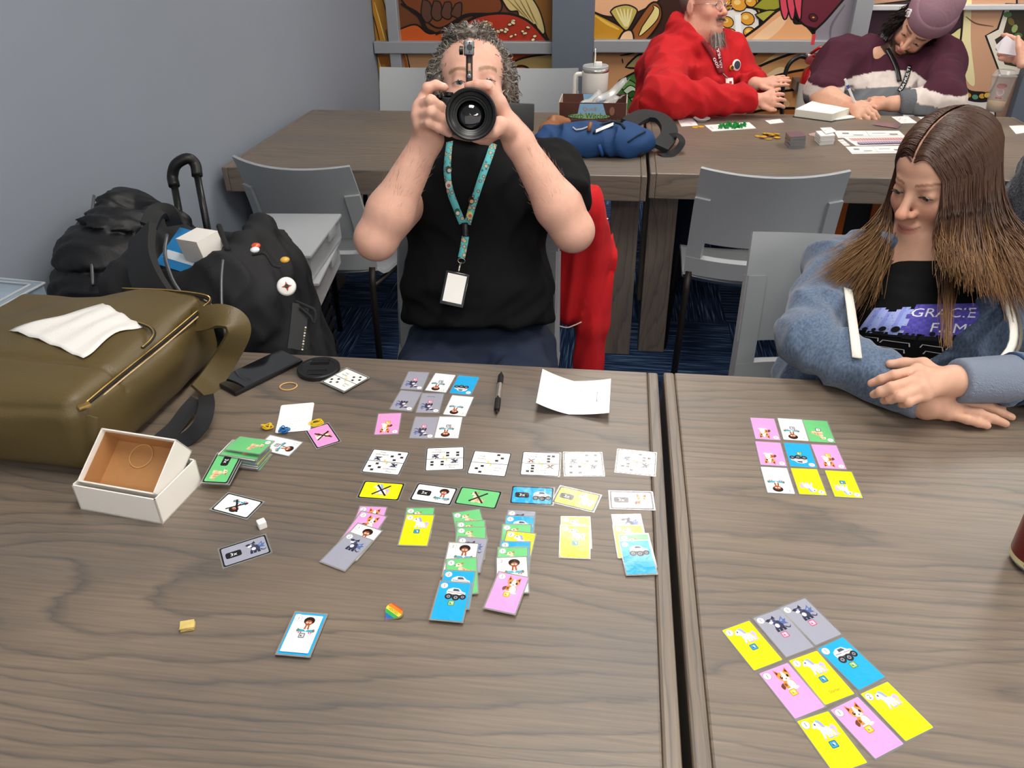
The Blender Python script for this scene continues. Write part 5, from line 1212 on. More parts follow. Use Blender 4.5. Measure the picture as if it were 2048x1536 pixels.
# ------------------------------------------------------------------ people
from mathutils.bvhtree import BVHTree
def skin_mat(name): return mat(name, attr=True, rough=0.45, spec=0.4, sss=0.12, bump=0.05, bscale=500, var=0.05, vscale=60)
m_hair = mat('hair_fibre', attr=True, rough=0.4, spec=0.6)
def tubes(name, paths, rad, cols, m, parent=None, sides=3):
    """many tapered strands as one mesh; paths (N,K,3), rad (N,K), cols (N,K,3)"""
    P = np.asarray(paths, float); N_, K, _ = P.shape
    T_ = np.gradient(P, axis=1); T_ /= np.linalg.norm(T_, axis=2, keepdims=True) + 1e-12
    ref = np.tile(np.array([0.31, 0.62, 0.72]), (N_, K, 1)); U = np.cross(T_, ref); U /= np.linalg.norm(U, axis=2, keepdims=True) + 1e-9; W_ = np.cross(T_, U)
    V = []
    for k in range(sides):
        a = 2 * math.pi * k / sides; V.append(P + (U * math.cos(a) + W_ * math.sin(a)) * np.asarray(rad)[..., None])
    V = np.stack(V, 2)                                           # N,K,S,3
    idx = np.arange(N_ * K * sides).reshape(N_, K, sides); F = []
    for k in range(sides):
        k2 = (k + 1) % sides; F.append(np.stack([idx[:, :-1, k], idx[:, :-1, k2], idx[:, 1:, k2], idx[:, 1:, k]], -1).reshape(-1, 4))
    F = np.concatenate(F)
    me = bpy.data.meshes.new(name); me.vertices.add(len(V.reshape(-1, 3))); me.vertices.foreach_set('co', V.astype(np.float32).ravel())
    me.loops.add(F.size); me.loops.foreach_set('vertex_index', F.astype(np.int32).ravel()); me.polygons.add(len(F)); me.polygons.foreach_set('loop_start', np.arange(0, F.size, 4, dtype=np.int32)); me.update(calc_edges=True)
    c = np.repeat(np.asarray(cols, float)[:, :, None, :], sides, 2).reshape(-1, 3); c = np.concatenate([c, np.ones((len(c), 1))], 1)
    ca = me.color_attributes.new('Col', 'FLOAT_COLOR', 'POINT'); ca.data.foreach_set('color', c.astype(np.float32).ravel())
    me.materials.append(m); me.polygons.foreach_set('use_smooth', np.ones(len(F), bool)); me.update()
    return obj(name, me, None, parent)
def add_head(s, M, jaw=1.0, nose=1.0, slit=0.0040, brow=0.010, neck_to=None, wide=1.0, fem=False, lidz=-0.001, sag=0.0):
    s.xf(M)
    s.ell((0, 0.016, 0.036), (0.074 * wide, 0.094, 0.080), k=0.02); s.ell((0, -0.034, 0.038), (0.061 * wide, 0.052, 0.056), k=0.03)
    s.ell((0, -0.036, -0.030), (0.055 * wide, 0.052, 0.070), k=0.03); s.ell((0, -0.030, -0.074), (0.046 * wide * jaw, 0.050, 0.038), k=0.03)
    s.ell((0, -0.071, -0.098), (0.019 * jaw, 0.017, 0.015), k=0.025)
    for sx in (-1, 1):
        s.ell((sx * 0.036, -0.062, -0.032), (0.022, 0.020, 0.020), k=0.03)
        s.ell((sx * 0.033, -0.093, 0.001), (0.016, 0.012, 0.011), k=0.012, op='s')
    s.cap((-0.030, -0.080, 0.019), (0.030, -0.080, 0.019), brow * 0.9, k=0.014)
    s.cap((0, -0.082, 0.010), (0, -0.104 - 0.006 * nose, -0.028), 0.0075, 0.0095 * nose, k=0.012); s.ell((0, -0.106 - 0.007 * nose, -0.034), (0.0115 * nose, 0.0115, 0.0095), k=0.008)
    for sx in (-1, 1):
        s.ell((sx * 0.0120 * nose, -0.098, -0.037), (0.0072, 0.0095, 0.0075), k=0.006)
        s.ell((sx * 0.0062, -0.108, -0.0445), (0.0032, 0.004, 0.002), k=0.003, op='s')
        s.ell((sx * 0.031, -0.0775, 0.000), (0.0150, 0.0128, 0.0118), k=0.006)
        s.ell((sx * 0.031, -0.0925, lidz), (0.0128, 0.0085, slit), k=0.003, op='s')
    s.cap((-0.016, -0.0895, -0.0640), (0.016, -0.0895, -0.0640), 0.0058, k=0.008); s.ell((0, -0.095, -0.0630), (0.013, 0.0075, 0.0045), k=0.006)
    s.ell((0, -0.0925, -0.0735), (0.017, 0.0095, 0.0065), k=0.007)
    s.cap((-0.021, -0.092, -0.0672), (0, -0.1035, -0.0680), 0.0014, k=0.003, op='s'); s.cap((0.021, -0.092, -0.0672), (0, -0.1035, -0.0680), 0.0014, k=0.003, op='s')
    for sx in (-1, 1):
        s.ell((sx * 0.074 * wide, 0.012, -0.008), (0.008, 0.018, 0.030), k=0.008); s.ell((sx * 0.083 * wide, 0.008, -0.006), (0.005, 0.010, 0.018), k=0.004, op='s')
    s.xf(np.eye(4))
def face_col(M, base, lip=None, brow=None, beard=None, blush=0.12, brow_w=0.0035, scalp=None):
    Rm = M[:3, :3] / np.linalg.norm(M[:3, 0]); t = M[:3, 3]; b0 = np.array(lin(base))
    def fn(X):
        L = (X - t) @ Rm; c = np.tile(b0, (len(X), 1)); x, y, z = L[:, 0], L[:, 1], L[:, 2]
        red = np.array([1.06, 0.80, 0.78])
        def mix(w_, col): nonlocal c; c = c * (1 - w_[:, None]) + np.array(col) * w_[:, None]
        front = (y < -0.04) & (np.abs(x) < 0.09) & (np.abs(z) < 0.14)
        for sx in (-1, 1):
            w_ = np.exp(-(((x - sx * 0.040) / 0.022) ** 2 + ((z + 0.036) / 0.020) ** 2)) * front * blush * 2; mix(w_, b0 * red)
        w_ = np.exp(-((x / 0.014) ** 2 + ((z + 0.034) / 0.014) ** 2)) * (y < -0.09) * blush * 2.5; mix(w_, b0 * red)
        if lip: w_ = np.clip(1.25 - ((x / 0.0225) ** 2 + ((z + 0.0685) / 0.0082) ** 2), 0, 1) * (y < -0.078); mix(np.clip(w_ * 1.5, 0, 0.8), lin(lip)); mix(np.exp(-((z + 0.0676 - 0.004 * (x / 0.02) ** 2) / 0.0016) ** 2) * (np.abs(x) < 0.025) * (y < -0.075) * 0.75, np.array(lin(lip)) * 0.35)
        if brow:
            for sx in (-1, 1):
                xx = sx * x; zc = 0.0215 + 0.004 * np.sin(np.clip((xx - 0.012) / 0.040, 0, 1) * 2.6) - 0.10 * np.clip(xx - 0.040, 0, 1)
                w_ = np.clip(1.5 - (np.abs(z - zc) / brow_w) ** 2, 0, 1) * ((xx > 0.011) & (xx < 0.052)) * (y < -0.05); mix(np.clip(w_, 0, 1) * 0.85, lin(brow))
            for sx in (-1, 1):
                w_ = np.exp(-(((x - sx * 0.032) / 0.017) ** 2 + ((z - 0.004) / 0.009) ** 2)) * (y < -0.06) * 0.30; mix(w_, b0 * np.array([0.72, 0.60, 0.58]))
        if beard: w_ = beard[1](x, y, z); mix(w_, lin(beard[0]))
        if scalp: w_ = scalp[1](x, y, z); mix(w_, lin(scalp[0]))
        return c
    return fn
def eyes(par, M, iris, look=(0, -1, 0), parent_inv=None):
    for sx in (-1, 1):
        c = (M @ np.array([sx * 0.031, -0.0775, 0.0, 1]))[:3]; Rm = M[:3, :3]
        g = Rm @ np.array(look, float); q = Vector(g).to_track_quat('Z', 'Y').to_matrix().to_4x4()
        mb = MB(); prof = []; r = 0.0118
        cw, ci, cp = lin('e9e2da'), lin(iris), lin('080606')
        for k in range(15):
            a = math.pi * k / 14; prof.append((r * math.sin(a), -r * math.cos(a)))
        n = 16
        for i, (rr, z) in enumerate(prof):
            mb.c = cp if i >= 13 else (ci if i >= 11 else cw)
            mb.add([(rr * math.cos(2 * math.pi * k / n), rr * math.sin(2 * math.pi * k / n), z) for k in range(n)], [])
        for i in range(14):
            for k in range(n): mb.f.append([i * n + k, i * n + (k + 1) % n, (i + 1) * n + (k + 1) % n, (i + 1) * n + k])
        o = mb.build('eyeball', mat('eye_surface', attr=True, rough=0.08, coat=0.8), par, True, colors=True); o.matrix_world = Matrix.Translation(c) @ q
def lashes(par, M, col, n=26, r=0.0005, ln=0.008, thick=0.0011, zc=0.0045, down=0.35):
    paths, rads, cl = [], [], []
    for sx in (-1, 1):
        line = []
        for k in range(9):
            u = -1 + 2 * k / 8; line.append((sx * (0.031 + u * 0.0140), -0.0775 - 0.0137 * math.sqrt(max(0.0, 1 - 0.75 * u * u)), zc - 0.0035 * abs(u) ** 1.6))
        paths.append([(M @ np.array([*p, 1]))[:3] for p in line]); rads.append([thick] * 9); cl.append([lin(col)] * 9)
        for k in range(n):
            u = -1 + 2 * k / (n - 1); b = np.array((sx * (0.031 + u * 0.0140), -0.0775 - 0.0137 * math.sqrt(max(0.0, 1 - 0.75 * u * u)), zc - 0.0035 * abs(u) ** 1.6))
            d = np.array((sx * u * 0.5, -1.0, -down)); d /= np.linalg.norm(d)
            paths.append([(M @ np.array([*(b + d * ln * t + np.array([0, 0, 0.003]) * t * t), 1]))[:3] for t in np.linspace(0, 1, 9)]); rads.append(list(np.linspace(r, r * 0.3, 9))); cl.append([lin(col)] * 9)
    h = len(paths) // 2
    for a in (0, h): tubes('eyelashes', paths[a:a + h], rads[a:a + h], cl[a:a + h], m_hair, par)['kind'] = 'stuff'
def hand(s, wrist, mcps, fingers, thumb, pr=0.013, fr=0.0088, wr=0.024):
    """palm between the wrist and four knuckles, each finger its own joint chain, thumb from the side of the palm"""
    w_ = np.array(wrist); mc = [np.array(m) for m in mcps]; mid = sum(mc) / 4
    for m in mc: s.cap(lerp(w_, mid, 0.25) * 0.6 + 0.4 * lerp(w_, m, 0.2), m, pr * 1.15, pr * 0.82, k=0.010)
    for i in range(3): s.cap(mc[i], mc[i + 1], pr * 0.80, k=0.008)
    s.cap(w_, lerp(w_, mid, 0.45), wr, pr * 1.35, k=0.015)
    for i, f in enumerate(fingers):
        q = (1.0, 1.05, 1.0, 0.86)[i]; pts = [mc[i]] + [np.array(p) for p in f]; rs = [fr * 1.12 * q, fr * 1.05 * q, fr * 0.95 * q, fr * 0.80 * q][:len(pts)]
        s.chain(pts, rs, k=0.0025)
        for p_, r_ in zip(pts[1:-1], rs[1:-1]): s.ell(p_, (r_ * 1.08,) * 3, k=0.002)
    if thumb is not None:
        tp = [np.array(p) for p in thumb]; s.chain([lerp(w_, mid, 0.2)] + tp, [pr * 1.25, pr * 0.95, fr * 1.12, fr * 0.92][:len(tp) + 1], k=0.006)
def nails(fn, spots, col):
    c1 = np.array(lin(col))
    def g(X):
        c = fn(X)
        for p, n, r in spots:
            d = X - np.array(p); w_ = np.clip(1.4 - np.linalg.norm(d, axis=1) / r, 0, 1) * ((d @ np.array(n)) > 0.001); c = c * (1 - w_[:, None]) + c1 * w_[:, None]
        return c
    return g
def child(name, me, par, m=None):
    return obj(name, me, m, par)
def bvh_of(o): me = o.data; return BVHTree.FromPolygons([v.co.copy() for v in me.vertices], [list(p.vertices) for p in me.polygons])
def drape_print(name, quad4, draw, bv, m, par, off=0.002, dirv=None, cam=False):
    """ink conformed to cloth: unit-square print mapped bilinearly between four points and laid onto the surface"""
    pr = Print(0.0); draw(pr); A, B, C_, D = [Vector(q) for q in quad4]              # TL TR BR BL
    n = ((B - A).cross(D - A)).normalized(); 
    if cam: n = (Vector(CAM_C) - (A + B + C_ + D) / 4).normalized()
    out = []
    for (x, y, z) in pr.mb.v:
        p = (A * (1 - x) + B * x) * y + (D * (1 - x) + C_ * x) * (1 - y)
        h = bv.ray_cast(p + n * 0.15, -n, 0.4)
        q = h[0] if h[0] is not None else p
        out.append(q + n * (off + z))
    pr.mb.v = [tuple(q) for q in out]
    return pr.mb.build(name, m, par, colors=True)

# ================================================================== the photographer
HM = M4(frame((0.2004, -0.9018, 0.3829), (-0.0965, 0.3708, 0.9237)), (-0.3237, 1.8006, 1.1482))
def hl(M, *p): return (M @ np.array([*p, 1.0]))[:3]
sk = Sdf(0.02); add_head(sk, HM, jaw=1.1, nose=1.05, slit=0.0026, lidz=-0.002)
sk.cap(hl(HM, 0, 0.02, -0.06), (-0.322, 1.80, 1.00), 0.056, 0.062, k=0.03)
sk.cap((-0.322, 1.80, 1.00), (-0.31, 1.70, 0.80), 0.07, 0.10, k=0.03); sk.cap((-0.31, 1.70, 0.80), (-0.30, 1.62, 0.62), 0.10, 0.10, k=0.03)
shR, shL = np.array((-0.437, 1.775, 0.955)), np.array((-0.150, 1.800, 0.970))       # his right (image left), his left
elR, elL = td(752, 478, 1.58), td(1146, 462, 1.60)
wrR, wrL = td(856, 278, 1.515), td(1036, 282, 1.53)
sk.cap((-0.40, 1.78, 0.975), shR, 0.05, 0.05, k=0.03); sk.cap((-0.24, 1.79, 0.98), shL, 0.05, 0.05, k=0.03)
for sh, el, wr in ((shR, elR, wrR), (shL, elL, wrL)):
    sk.cap(sh, el, 0.050, 0.041, k=0.02); m1 = lerp(el, wr, 0.28)
    sk.cap(el, m1, 0.040, 0.045, k=0.02); sk.cap(m1, wr, 0.045, 0.0275, k=0.02)
c8h = px((820, 60), 6.4)
def t8(x, y, d): return td(*c8h(x, y), d)
mR = [t8(200, 850, 1.475), t8(130, 985, 1.470), t8(110, 1090, 1.470), t8(125, 1200, 1.475)]
fR = [[t8(225, 745, 1.462), t8(330, 705, 1.462), t8(445, 735, 1.466)], [t8(270, 905, 1.440), t8(385, 985, 1.452), t8(475, 1055, 1.462)], [t8(275, 1055, 1.440), t8(400, 1140, 1.455), t8(500, 1225, 1.465)], [t8(245, 1190, 1.448), t8(370, 1260, 1.458), t8(505, 1335, 1.468)]]
hand(sk, wrR, mR, fR, [t8(330, 1300, 1.53), t8(400, 1150, 1.55), t8(470, 1000, 1.56)], pr=0.015, fr=0.0098, wr=0.029)
mL = [t8(1120, 930, 1.485), t8(1160, 1010, 1.50), t8(1180, 1090, 1.515), t8(1190, 1160, 1.525)]
fL = [[t8(985, 740, 1.462), t8(860, 705, 1.462), t8(745, 715, 1.468)], [t8(1040, 800, 1.495), t8(930, 745, 1.51), t8(830, 745, 1.52)], [t8(1100, 1280, 1.53), t8(960, 1400, 1.52), t8(820, 1390, 1.51)], [t8(1120, 1330, 1.535), t8(1000, 1420, 1.53), t8(880, 1420, 1.52)]]
hand(sk, wrL, mL, fL, [t8(1150, 1220, 1.46), t8(1075, 1300, 1.455), t8(980, 1330, 1.46)], pr=0.0165, fr=0.0100, wr=0.030)
sk.cap(mL[0], fL[0][0], 0.016, 0.013, k=0.01)
man = obj('person', sk.mesh('person', 0.0036, skin_mat('skin_photographer'), colfn=nails(face_col(HM, 'dcab97', lip='b8705f', brow='8a6a4e', blush=0.25, brow_w=0.0042), [(fR[0][2] + np.array([0, -0.003, 0.005]), (0, -0.3, 1), 0.006)], 'eec8b8'), relax=1), label='man in black T-shirt holding a camera up to his face', cat='person')
eyes(man, HM, '5a6a72', look=(0, -1, -0.15)); lashes(man, HM, '5a4438', n=10, ln=0.004, thick=0.0007, zc=0.0008)
# T-shirt
sh = Sdf(0.04)
sh.ell((-0.315, 1.715, 0.90), (0.180, 0.120, 0.150)); sh.ell((-0.300, 1.63, 0.78), (0.166, 0.125, 0.11), k=0.06); sh.cone((-0.300, 1.63, 0.76), (-0.298, 1.60, 0.672), 0.166, 0.174, 0.012, sq=((0, 1, 0), 0.74), k=0.04)
sh.cap((-0.40, 1.785, 0.975), (-0.25, 1.80, 0.985), 0.070, k=0.04); sh.cap((-0.40, 1.785, 0.97), shR, 0.066, 0.058); sh.cap((-0.24, 1.80, 0.98), shL, 0.070, 0.068)
sh.cone(shR, lerp(shR, elR, 0.45), 0.060, 0.058, 0.006, k=0.03); sh.cap(shL, lerp(shL, elL, 0.3), 0.068, 0.066, k=0.03); sh.cone(lerp(shL, elL, 0.1), lerp(shL, elL, 0.60), 0.068, 0.066, 0.006, k=0.03)
sh.cone((-0.322, 1.80, 1.00), (-0.322, 1.775, 1.055), 0.078, 0.068, 0.008, k=0.02)
m_tee = mat('black_cotton', '0b0c0e', 0.9, spec=0.25, bump=0.06, bscale=900)
tee = child('t_shirt', sh.mesh('t_shirt', 0.0055, m_tee, post=wrinkle(0.0060, 15, 0.7, warp=0.9, aniso=(0.7, 1, 1.3)), slack=0.02, relax=2), man)
tr = Sdf(0.04)
tr.ell((-0.298, 1.61, 0.60), (0.172, 0.13, 0.105))
for x0, x1 in ((-0.385, -0.42), (-0.205, -0.17)): tr.cap((x0, 1.60, 0.565), (x1, 1.14, 0.565), 0.092, 0.078); tr.cap((x1, 1.14, 0.565), (x1, 1.20, 0.10), 0.075, 0.055)
m_navy = mat('navy_twill', '17233a', 0.8, bump=0.06, bscale=900, var=0.08, vscale=10)
child('trousers', tr.mesh('trousers', 0.007, m_navy, post=wrinkle(0.007, 16, 1.9), slack=0.02, relax=2), man)
for x1 in (-0.42, -0.17):
    sf = Sdf(0.03); sf.cap((x1, 1.22, 0.045), (x1, 1.02, 0.035), 0.045, 0.035); sf.plane((0, 0, 0.002), (0, 0, -1), 0); child('shoe', sf.mesh('shoe', 0.007, m_black), man)
# hair: cap of curls, fuller at the sides
rg = np.random.RandomState(4)
hs = Sdf(0.02); hs.xf(HM); hs.ell((0, 0.022, 0.044), (0.079, 0.098, 0.083))
for sx in (-1, 1): hs.ell((sx * 0.076, 0.004, 0.012), (0.017, 0.045, 0.055)); hs.ell((sx * 0.078, 0.000, -0.018), (0.013, 0.030, 0.030))
hs.ell((0, -0.02, 0.108), (0.05, 0.05, 0.018)); hs.ell((0, -0.095, 0.010), (0.060, 0.062, 0.074), op='s', k=0.01); hs.ell((0, -0.02, -0.115), (0.075, 0.13, 0.07), op='s', k=0.01)
greys = [lin(c) for c in ('8d857c', '6f665d', '574e46', 'a39c94', '7b7168')]
def hcol(X):
    i = (np.abs(np.sin(X[:, 0] * 310 + np.sin(X[:, 2] * 270) * 2)) * 2.2).astype(int); return np.array([greys[1], greys[2], greys[4]])[np.clip(i, 0, 2)]
hair0 = hs.mesh('hair', 0.004, m_hair, colfn=hcol, post=lambda P, V: V + 0.0035 * np.sin(P[..., 0] * 240 + 2 * np.sin(P[..., 1] * 190)) * np.sin(P[..., 2] * 230 + P[..., 1] * 120), slack=0.01)
hair_o = child('hair', hair0, man)
bvh = bvh_of(hair_o); vs_ = np.array([v.co[:] for v in hair0.vertices]); ns_ = np.array([v.normal[:] for v in hair0.vertices])
sel = rg.choice(len(vs_), 2600, replace=True); pth, rd, cl = [], [], []
Rm = HM[:3, :3]
for i in sel:
    b = vs_[i]; n = ns_[i]; L = (b - HM[:3, 3]) @ Rm
    if L[1] < -0.075 and L[2] < 0.06: continue
    tdir = np.cross(n, rg.normal(size=3)); tdir /= np.linalg.norm(tdir) + 1e-9
    back = Rm @ np.array([np.sign(L[0]) * 0.4, 0.8, 0.5 if L[2] > 0.07 else -0.5]); back = back - n * back.dot(n); back /= np.linalg.norm(back) + 1e-9
    ln = rg.uniform(0.014, 0.028); cu = rg.uniform(0.001, 0.004); ph = rg.uniform(0, 6.28); side = np.cross(n, back); p_ = []
    for t in np.linspace(0, 1, 8): p_.append(b + back * ln * t * 0.8 + n * (0.006 * math.sin(t * 2.6)) + side * cu * math.sin(ph + t * 6) + n * cu * 0.6 * math.cos(ph + t * 6))
    pth.append(p_); rd.append(np.linspace(0.0013, 0.0006, 8)); c = np.array(greys[rg.randint(5)]) * rg.uniform(0.75, 1.2) * (0.75 if L[2] > 0.085 else 1.08); cl.append([c] * 8)
tubes('hair_curls', pth, rd, cl, m_hair, man)['kind'] = 'stuff'
# forearm hair
pth, rd, cl = [], [], []
for el, wr in ((elR, wrR), (elL, wrL)):
    ax = wr - el
    for k in range(170):
        t = rg.uniform(0.05, 0.9); n = rg.normal(size=3); n[1] -= 0.8; n -= ax * n.dot(ax) / ax.dot(ax); n /= np.linalg.norm(n); b = el + ax * t + n * (0.041 + 0.006 * math.sin(t * 3.1) - 0.016 * max(0, t - 0.3) / 0.7); d = ax / np.linalg.norm(ax) * 0.010 + n * 0.0025 + rg.normal(size=3) * 0.002
        pth.append([b + d * q for q in np.linspace(0, 1, 4)]); rd.append([0.0003, 0.00028, 0.0002, 0.0001]); cl.append([np.array(lin('b18d75'))] * 4)
tubes('arm_hair', pth, rd, cl, m_hair, man)['kind'] = 'stuff'
# camera
lc = td(942, 228, 1.415); fw = np.array((0.185, -0.93, 0.30)); fw /= np.linalg.norm(fw); CMx = frame(fw, (0, 0.3, 1))
camM = Matrix.Translation(lc) @ Matrix(CMx.tolist()).to_4x4()       # local -Y points out of the lens
ce_ = bpy.data.objects.new('mirrorless_camera', None); COL.objects.link(ce_); ce_.matrix_world = camM; tag(ce_, 'black mirrorless camera with a big lens held by the man in black', 'camera')
Rxm = Rx(math.pi / 2)                                               # lathe axis Z -> local -Y
def cpart(mb, name, m, sm=40): return mb.build(name, m, ce_, sm)
mlens = mat('lens_black', '131314', 0.42)
cpart(MB().lathe([(0.0405, -0.088), (0.0405, -0.05), (0.043, -0.045), (0.043, -0.014), (0.0465, -0.008), (0.0465, 0.0), (0.0440, 0.002), (0.0405, 0.0), (0.039, -0.010), (0.036, -0.012)], 48, Rxm, cap=False), 'lens_barrel', mlens)
cpart(MB().lathe([(0.036, -0.012), (0.034, -0.013), (0.033, -0.018), (0.030, -0.019), (0.029, -0.023), (0.026, -0.024)], 48, Rxm, cap=False), 'filter_ring', mat('lens_ring', '1f2021', 0.3))
cpart(MB().lathe([(0.027, -0.026), (0.020, -0.0215), (0.010, -0.0190), (0.0, -0.018)], 40, Rxm), 'front_element', mat('coated_glass', '05070a', 0.03, coat=1.0, spec=1.0), True)
cpart(MB().lathe([(0.0435, -0.040), (0.0440, -0.038), (0.0440, -0.020), (0.0435, -0.018)], 60, Rxm, cap=False), 'focus_ring', mat('rubber_ring', '0c0c0d', 0.7, bump=0.4, bscale=700))
cpart(MB().box((-0.012, 0.115, 0.006), (0.112, 0.045, 0.070), bev=0.008), 'body', mlens); cpart(MB().box((-0.058, 0.098, 0.000), (0.022, 0.055, 0.062), bev=0.009), 'grip', mat('grip_leatherette', '0e0e0f', 0.7, bump=0.2, bscale=500))
cpart(MB().box((0.0, 0.110, 0.046), (0.034, 0.040, 0.016), bev=0.005), 'viewfinder_hump', mlens); cpart(MB().lathe([(0.009, 0), (0.009, 0.006), (0.008, 0.007), (0.0, 0.007)], 20, Tr(-0.042, 0.100, 0.041)), 'mode_dial', mlens); cpart(MB().lathe([(0.006, 0), (0.006, 0.005), (0.0, 0.006)], 16, Tr(-0.060, 0.090, 0.036)), 'shutter_button', m_black)
scr = MB(); scr.box((0.088, 0.100, 0.006), (0.072, 0.006, 0.052), bev=0.003); cpart(scr, 'flip_screen', mat('screen_back', '0a0a0b', 0.5))
cpart(MB().box((0.050, 0.115, 0.0), (0.008, 0.02, 0.03)), 'screen_hinge', m_black)
mk = Print(0.0001); mk.text('N', 0, 0, 0.009, 'e8e8e8'); mo = obj('maker_mark', mk.mesh('maker_mark', m_ink), None, ce_); mo.matrix_parent_inverse = Matrix(); mo.location = (-0.024, 0.0915, 0.034); mo.rotation_euler = (math.pi / 2, 0, 0)
# top handle with rosette
hb = MB(); hb.box((-0.003, 0.105, 0.090), (0.013, 0.016, 0.080), bev=0.004); cpart(hb, 'top_handle', mat('dark_wood_handle', '24130f', 0.35, coat=0.4))
cpart(MB().box((-0.004, 0.098, 0.128), (0.020, 0.018, 0.026), bev=0.003), 'handle_head', mat('grey_metal', '7a7b80', 0.35, metal=0.7)); cpart(MB().lathe([(0.0055, 0), (0.0055, 0.002), (0.0, 0.002)], 20, Tr(-0.003, 0.089, 0.128) @ Rxm), 'rosette_hole', m_black)
for k in range(4): cpart(MB().lathe([(0.0014, 0), (0.0014, 0.0015), (0.0, 0.0015)], 10, Tr(-0.003 + 0.0085 * math.cos(k * math.pi / 2), 0.089, 0.128 + 0.0085 * math.sin(k * math.pi / 2)) @ Rxm), 'rosette_pin', m_black)
cpart(MB().lathe([(0.008, 0), (0.008, 0.007), (0, 0.008)], 16, Tr(-0.015, 0.100, 0.124) @ Ry(-math.pi / 2)), 'side_knob', m_black); cpart(MB().box((-0.003, 0.096, 0.094), (0.0055, 0.002, 0.014), bev=0.0009), 'slot_inlay', mat('copper_inlay', 'b58d73', 0.4)); cpart(MB().lathe([(0.004, 0), (0.004, 0.003), (0, 0.004)], 12, Tr(-0.003, 0.097, 0.078) @ Rxm), 'screw', mat('grey_metal'))
# lanyard with badge
bt = bvh_of(tee)
def on_tee(x, y, off=0.004):
    d = Vector(ray(x, y)).normalized(); h = bt.ray_cast(Vector(CAM_C), d, 5.0)
    return np.array(h[0] + h[1] * off) if h[0] is not None else td(x, y, 1.62)
ly = bpy.data.objects.new('lanyard', None); COL.objects.link(ly); ly.location = on_tee(925, 470); tag(ly, 'turquoise patterned lanyard with pins and blank badge on the black T-shirt', 'lanyard')
def mat_strap():
    m, N, L, b = new_mat('lanyard_print'); tc = N.new('ShaderNodeTexCoord'); vo = N.new('ShaderNodeTexVoronoi'); vo.inputs['Scale'].default_value = 95; L.new(tc.outputs['Object'], vo.inputs['Vector'])
    r = N.new('ShaderNodeValToRGB'); e = r.color_ramp.elements; e[0].position = 0.30; e[0].color = lin('c9b48e') + (1,); e[1].position = 0.52; e[1].color = lin('5fc3c6') + (1,); k = r.color_ramp.elements.new(0.40); k.color = lin('3a4a52') + (1,)
    L.new(vo.outputs['Distance'], r.inputs[0]); L.new(r.outputs[0], b.inputs['Base Color']); b.inputs['Roughness'].default_value = 0.6; return m
m_strap = mat_strap()
def strap(pix, w_, name, m, th=0.0012, off=0.005):
    pts = [on_tee(a, b_, off) for a, b_ in pix]; Q = spline(pts, 5); rows = []
    for i, q in enumerate(Q):
        q = Vector(q); tt = (Vector(Q[min(i + 1, len(Q) - 1)]) - Vector(Q[max(i - 1, 0)])).normalized(); near = bt.find_nearest(q); n = near[1]; s_ = tt.cross(n).normalized(); rows.append([tuple(q + s_ * w_ * k) for k in (-0.5, 0, 0.5)])
    o = MB().grid(rows, thick=th).build(name, m, ly, True); o.location = -Vector(ly.location); return o
strap([(901, 288), (897, 320), (896, 350), (903, 385), (914, 415), (926, 447)], 0.0155, 'strap', m_strap); strap([(986, 292), (975, 322), (965, 352), (955, 385), (944, 418), (936, 448)], 0.0155, 'strap', m_strap)
strap([(931, 446), (931, 462), (931, 476)], 0.013, 'buckle', m_black, 0.003, 0.007); strap([(931, 475), (928, 495), (924, 518)], 0.0155, 'lower_strap', m_strap, 0.0014, 0.006)
def lo(mb, name, m, sm=40): o = mb.build(name, m, ly, sm); o.location = -Vector(ly.location); return o
q0 = on_tee(924, 522, 0.008); lo(MB().tube([tuple(q0 + np.array([0.008 * math.cos(a), 0, 0.006 * math.sin(a) - 0.003])) for a in np.linspace(0, 6.28, 14)[:-1]], 0.0010, 6, closed=True), 'ring', mat('nickel', 'c9c5bd', 0.25, metal=0.9), True)
q1 = on_tee(919, 547, 0.010); lo(MB().tube([tuple(q) for q in spline([q0 + np.array([0, -0.002, -0.006]), lerp(q0, q1, 0.5) + np.array([0, -0.004, 0]), q1], 4)], 0.0022, 8), 'clip', mat('nickel'), True)
bd = on_tee(911, 577, 0.010); Bn = np.array((0.10, -0.80, 0.42)); BF = frame(Bn, (0.10, 0.3, 1)); bM = Matrix.Translation(bd) @ Matrix(BF.tolist()).to_4x4() @ Ry(math.radians(5))
for nm, mb, m_ in (('badge_sleeve', MB().box((0, 0, 0), (0.051, 0.003, 0.072), bev=0.0014), mat('clear_dark_sleeve', '2b2c2e', 0.2, coat=0.6)), ('badge_card', MB().box((0, -0.0018, 0.001), (0.041, 0.0008, 0.060)), mat('badge_white', 'f6f4f1', 0.4))):
    q = MB(); q.add(mb.v, mb.f, bM); lo(q, nm, m_)
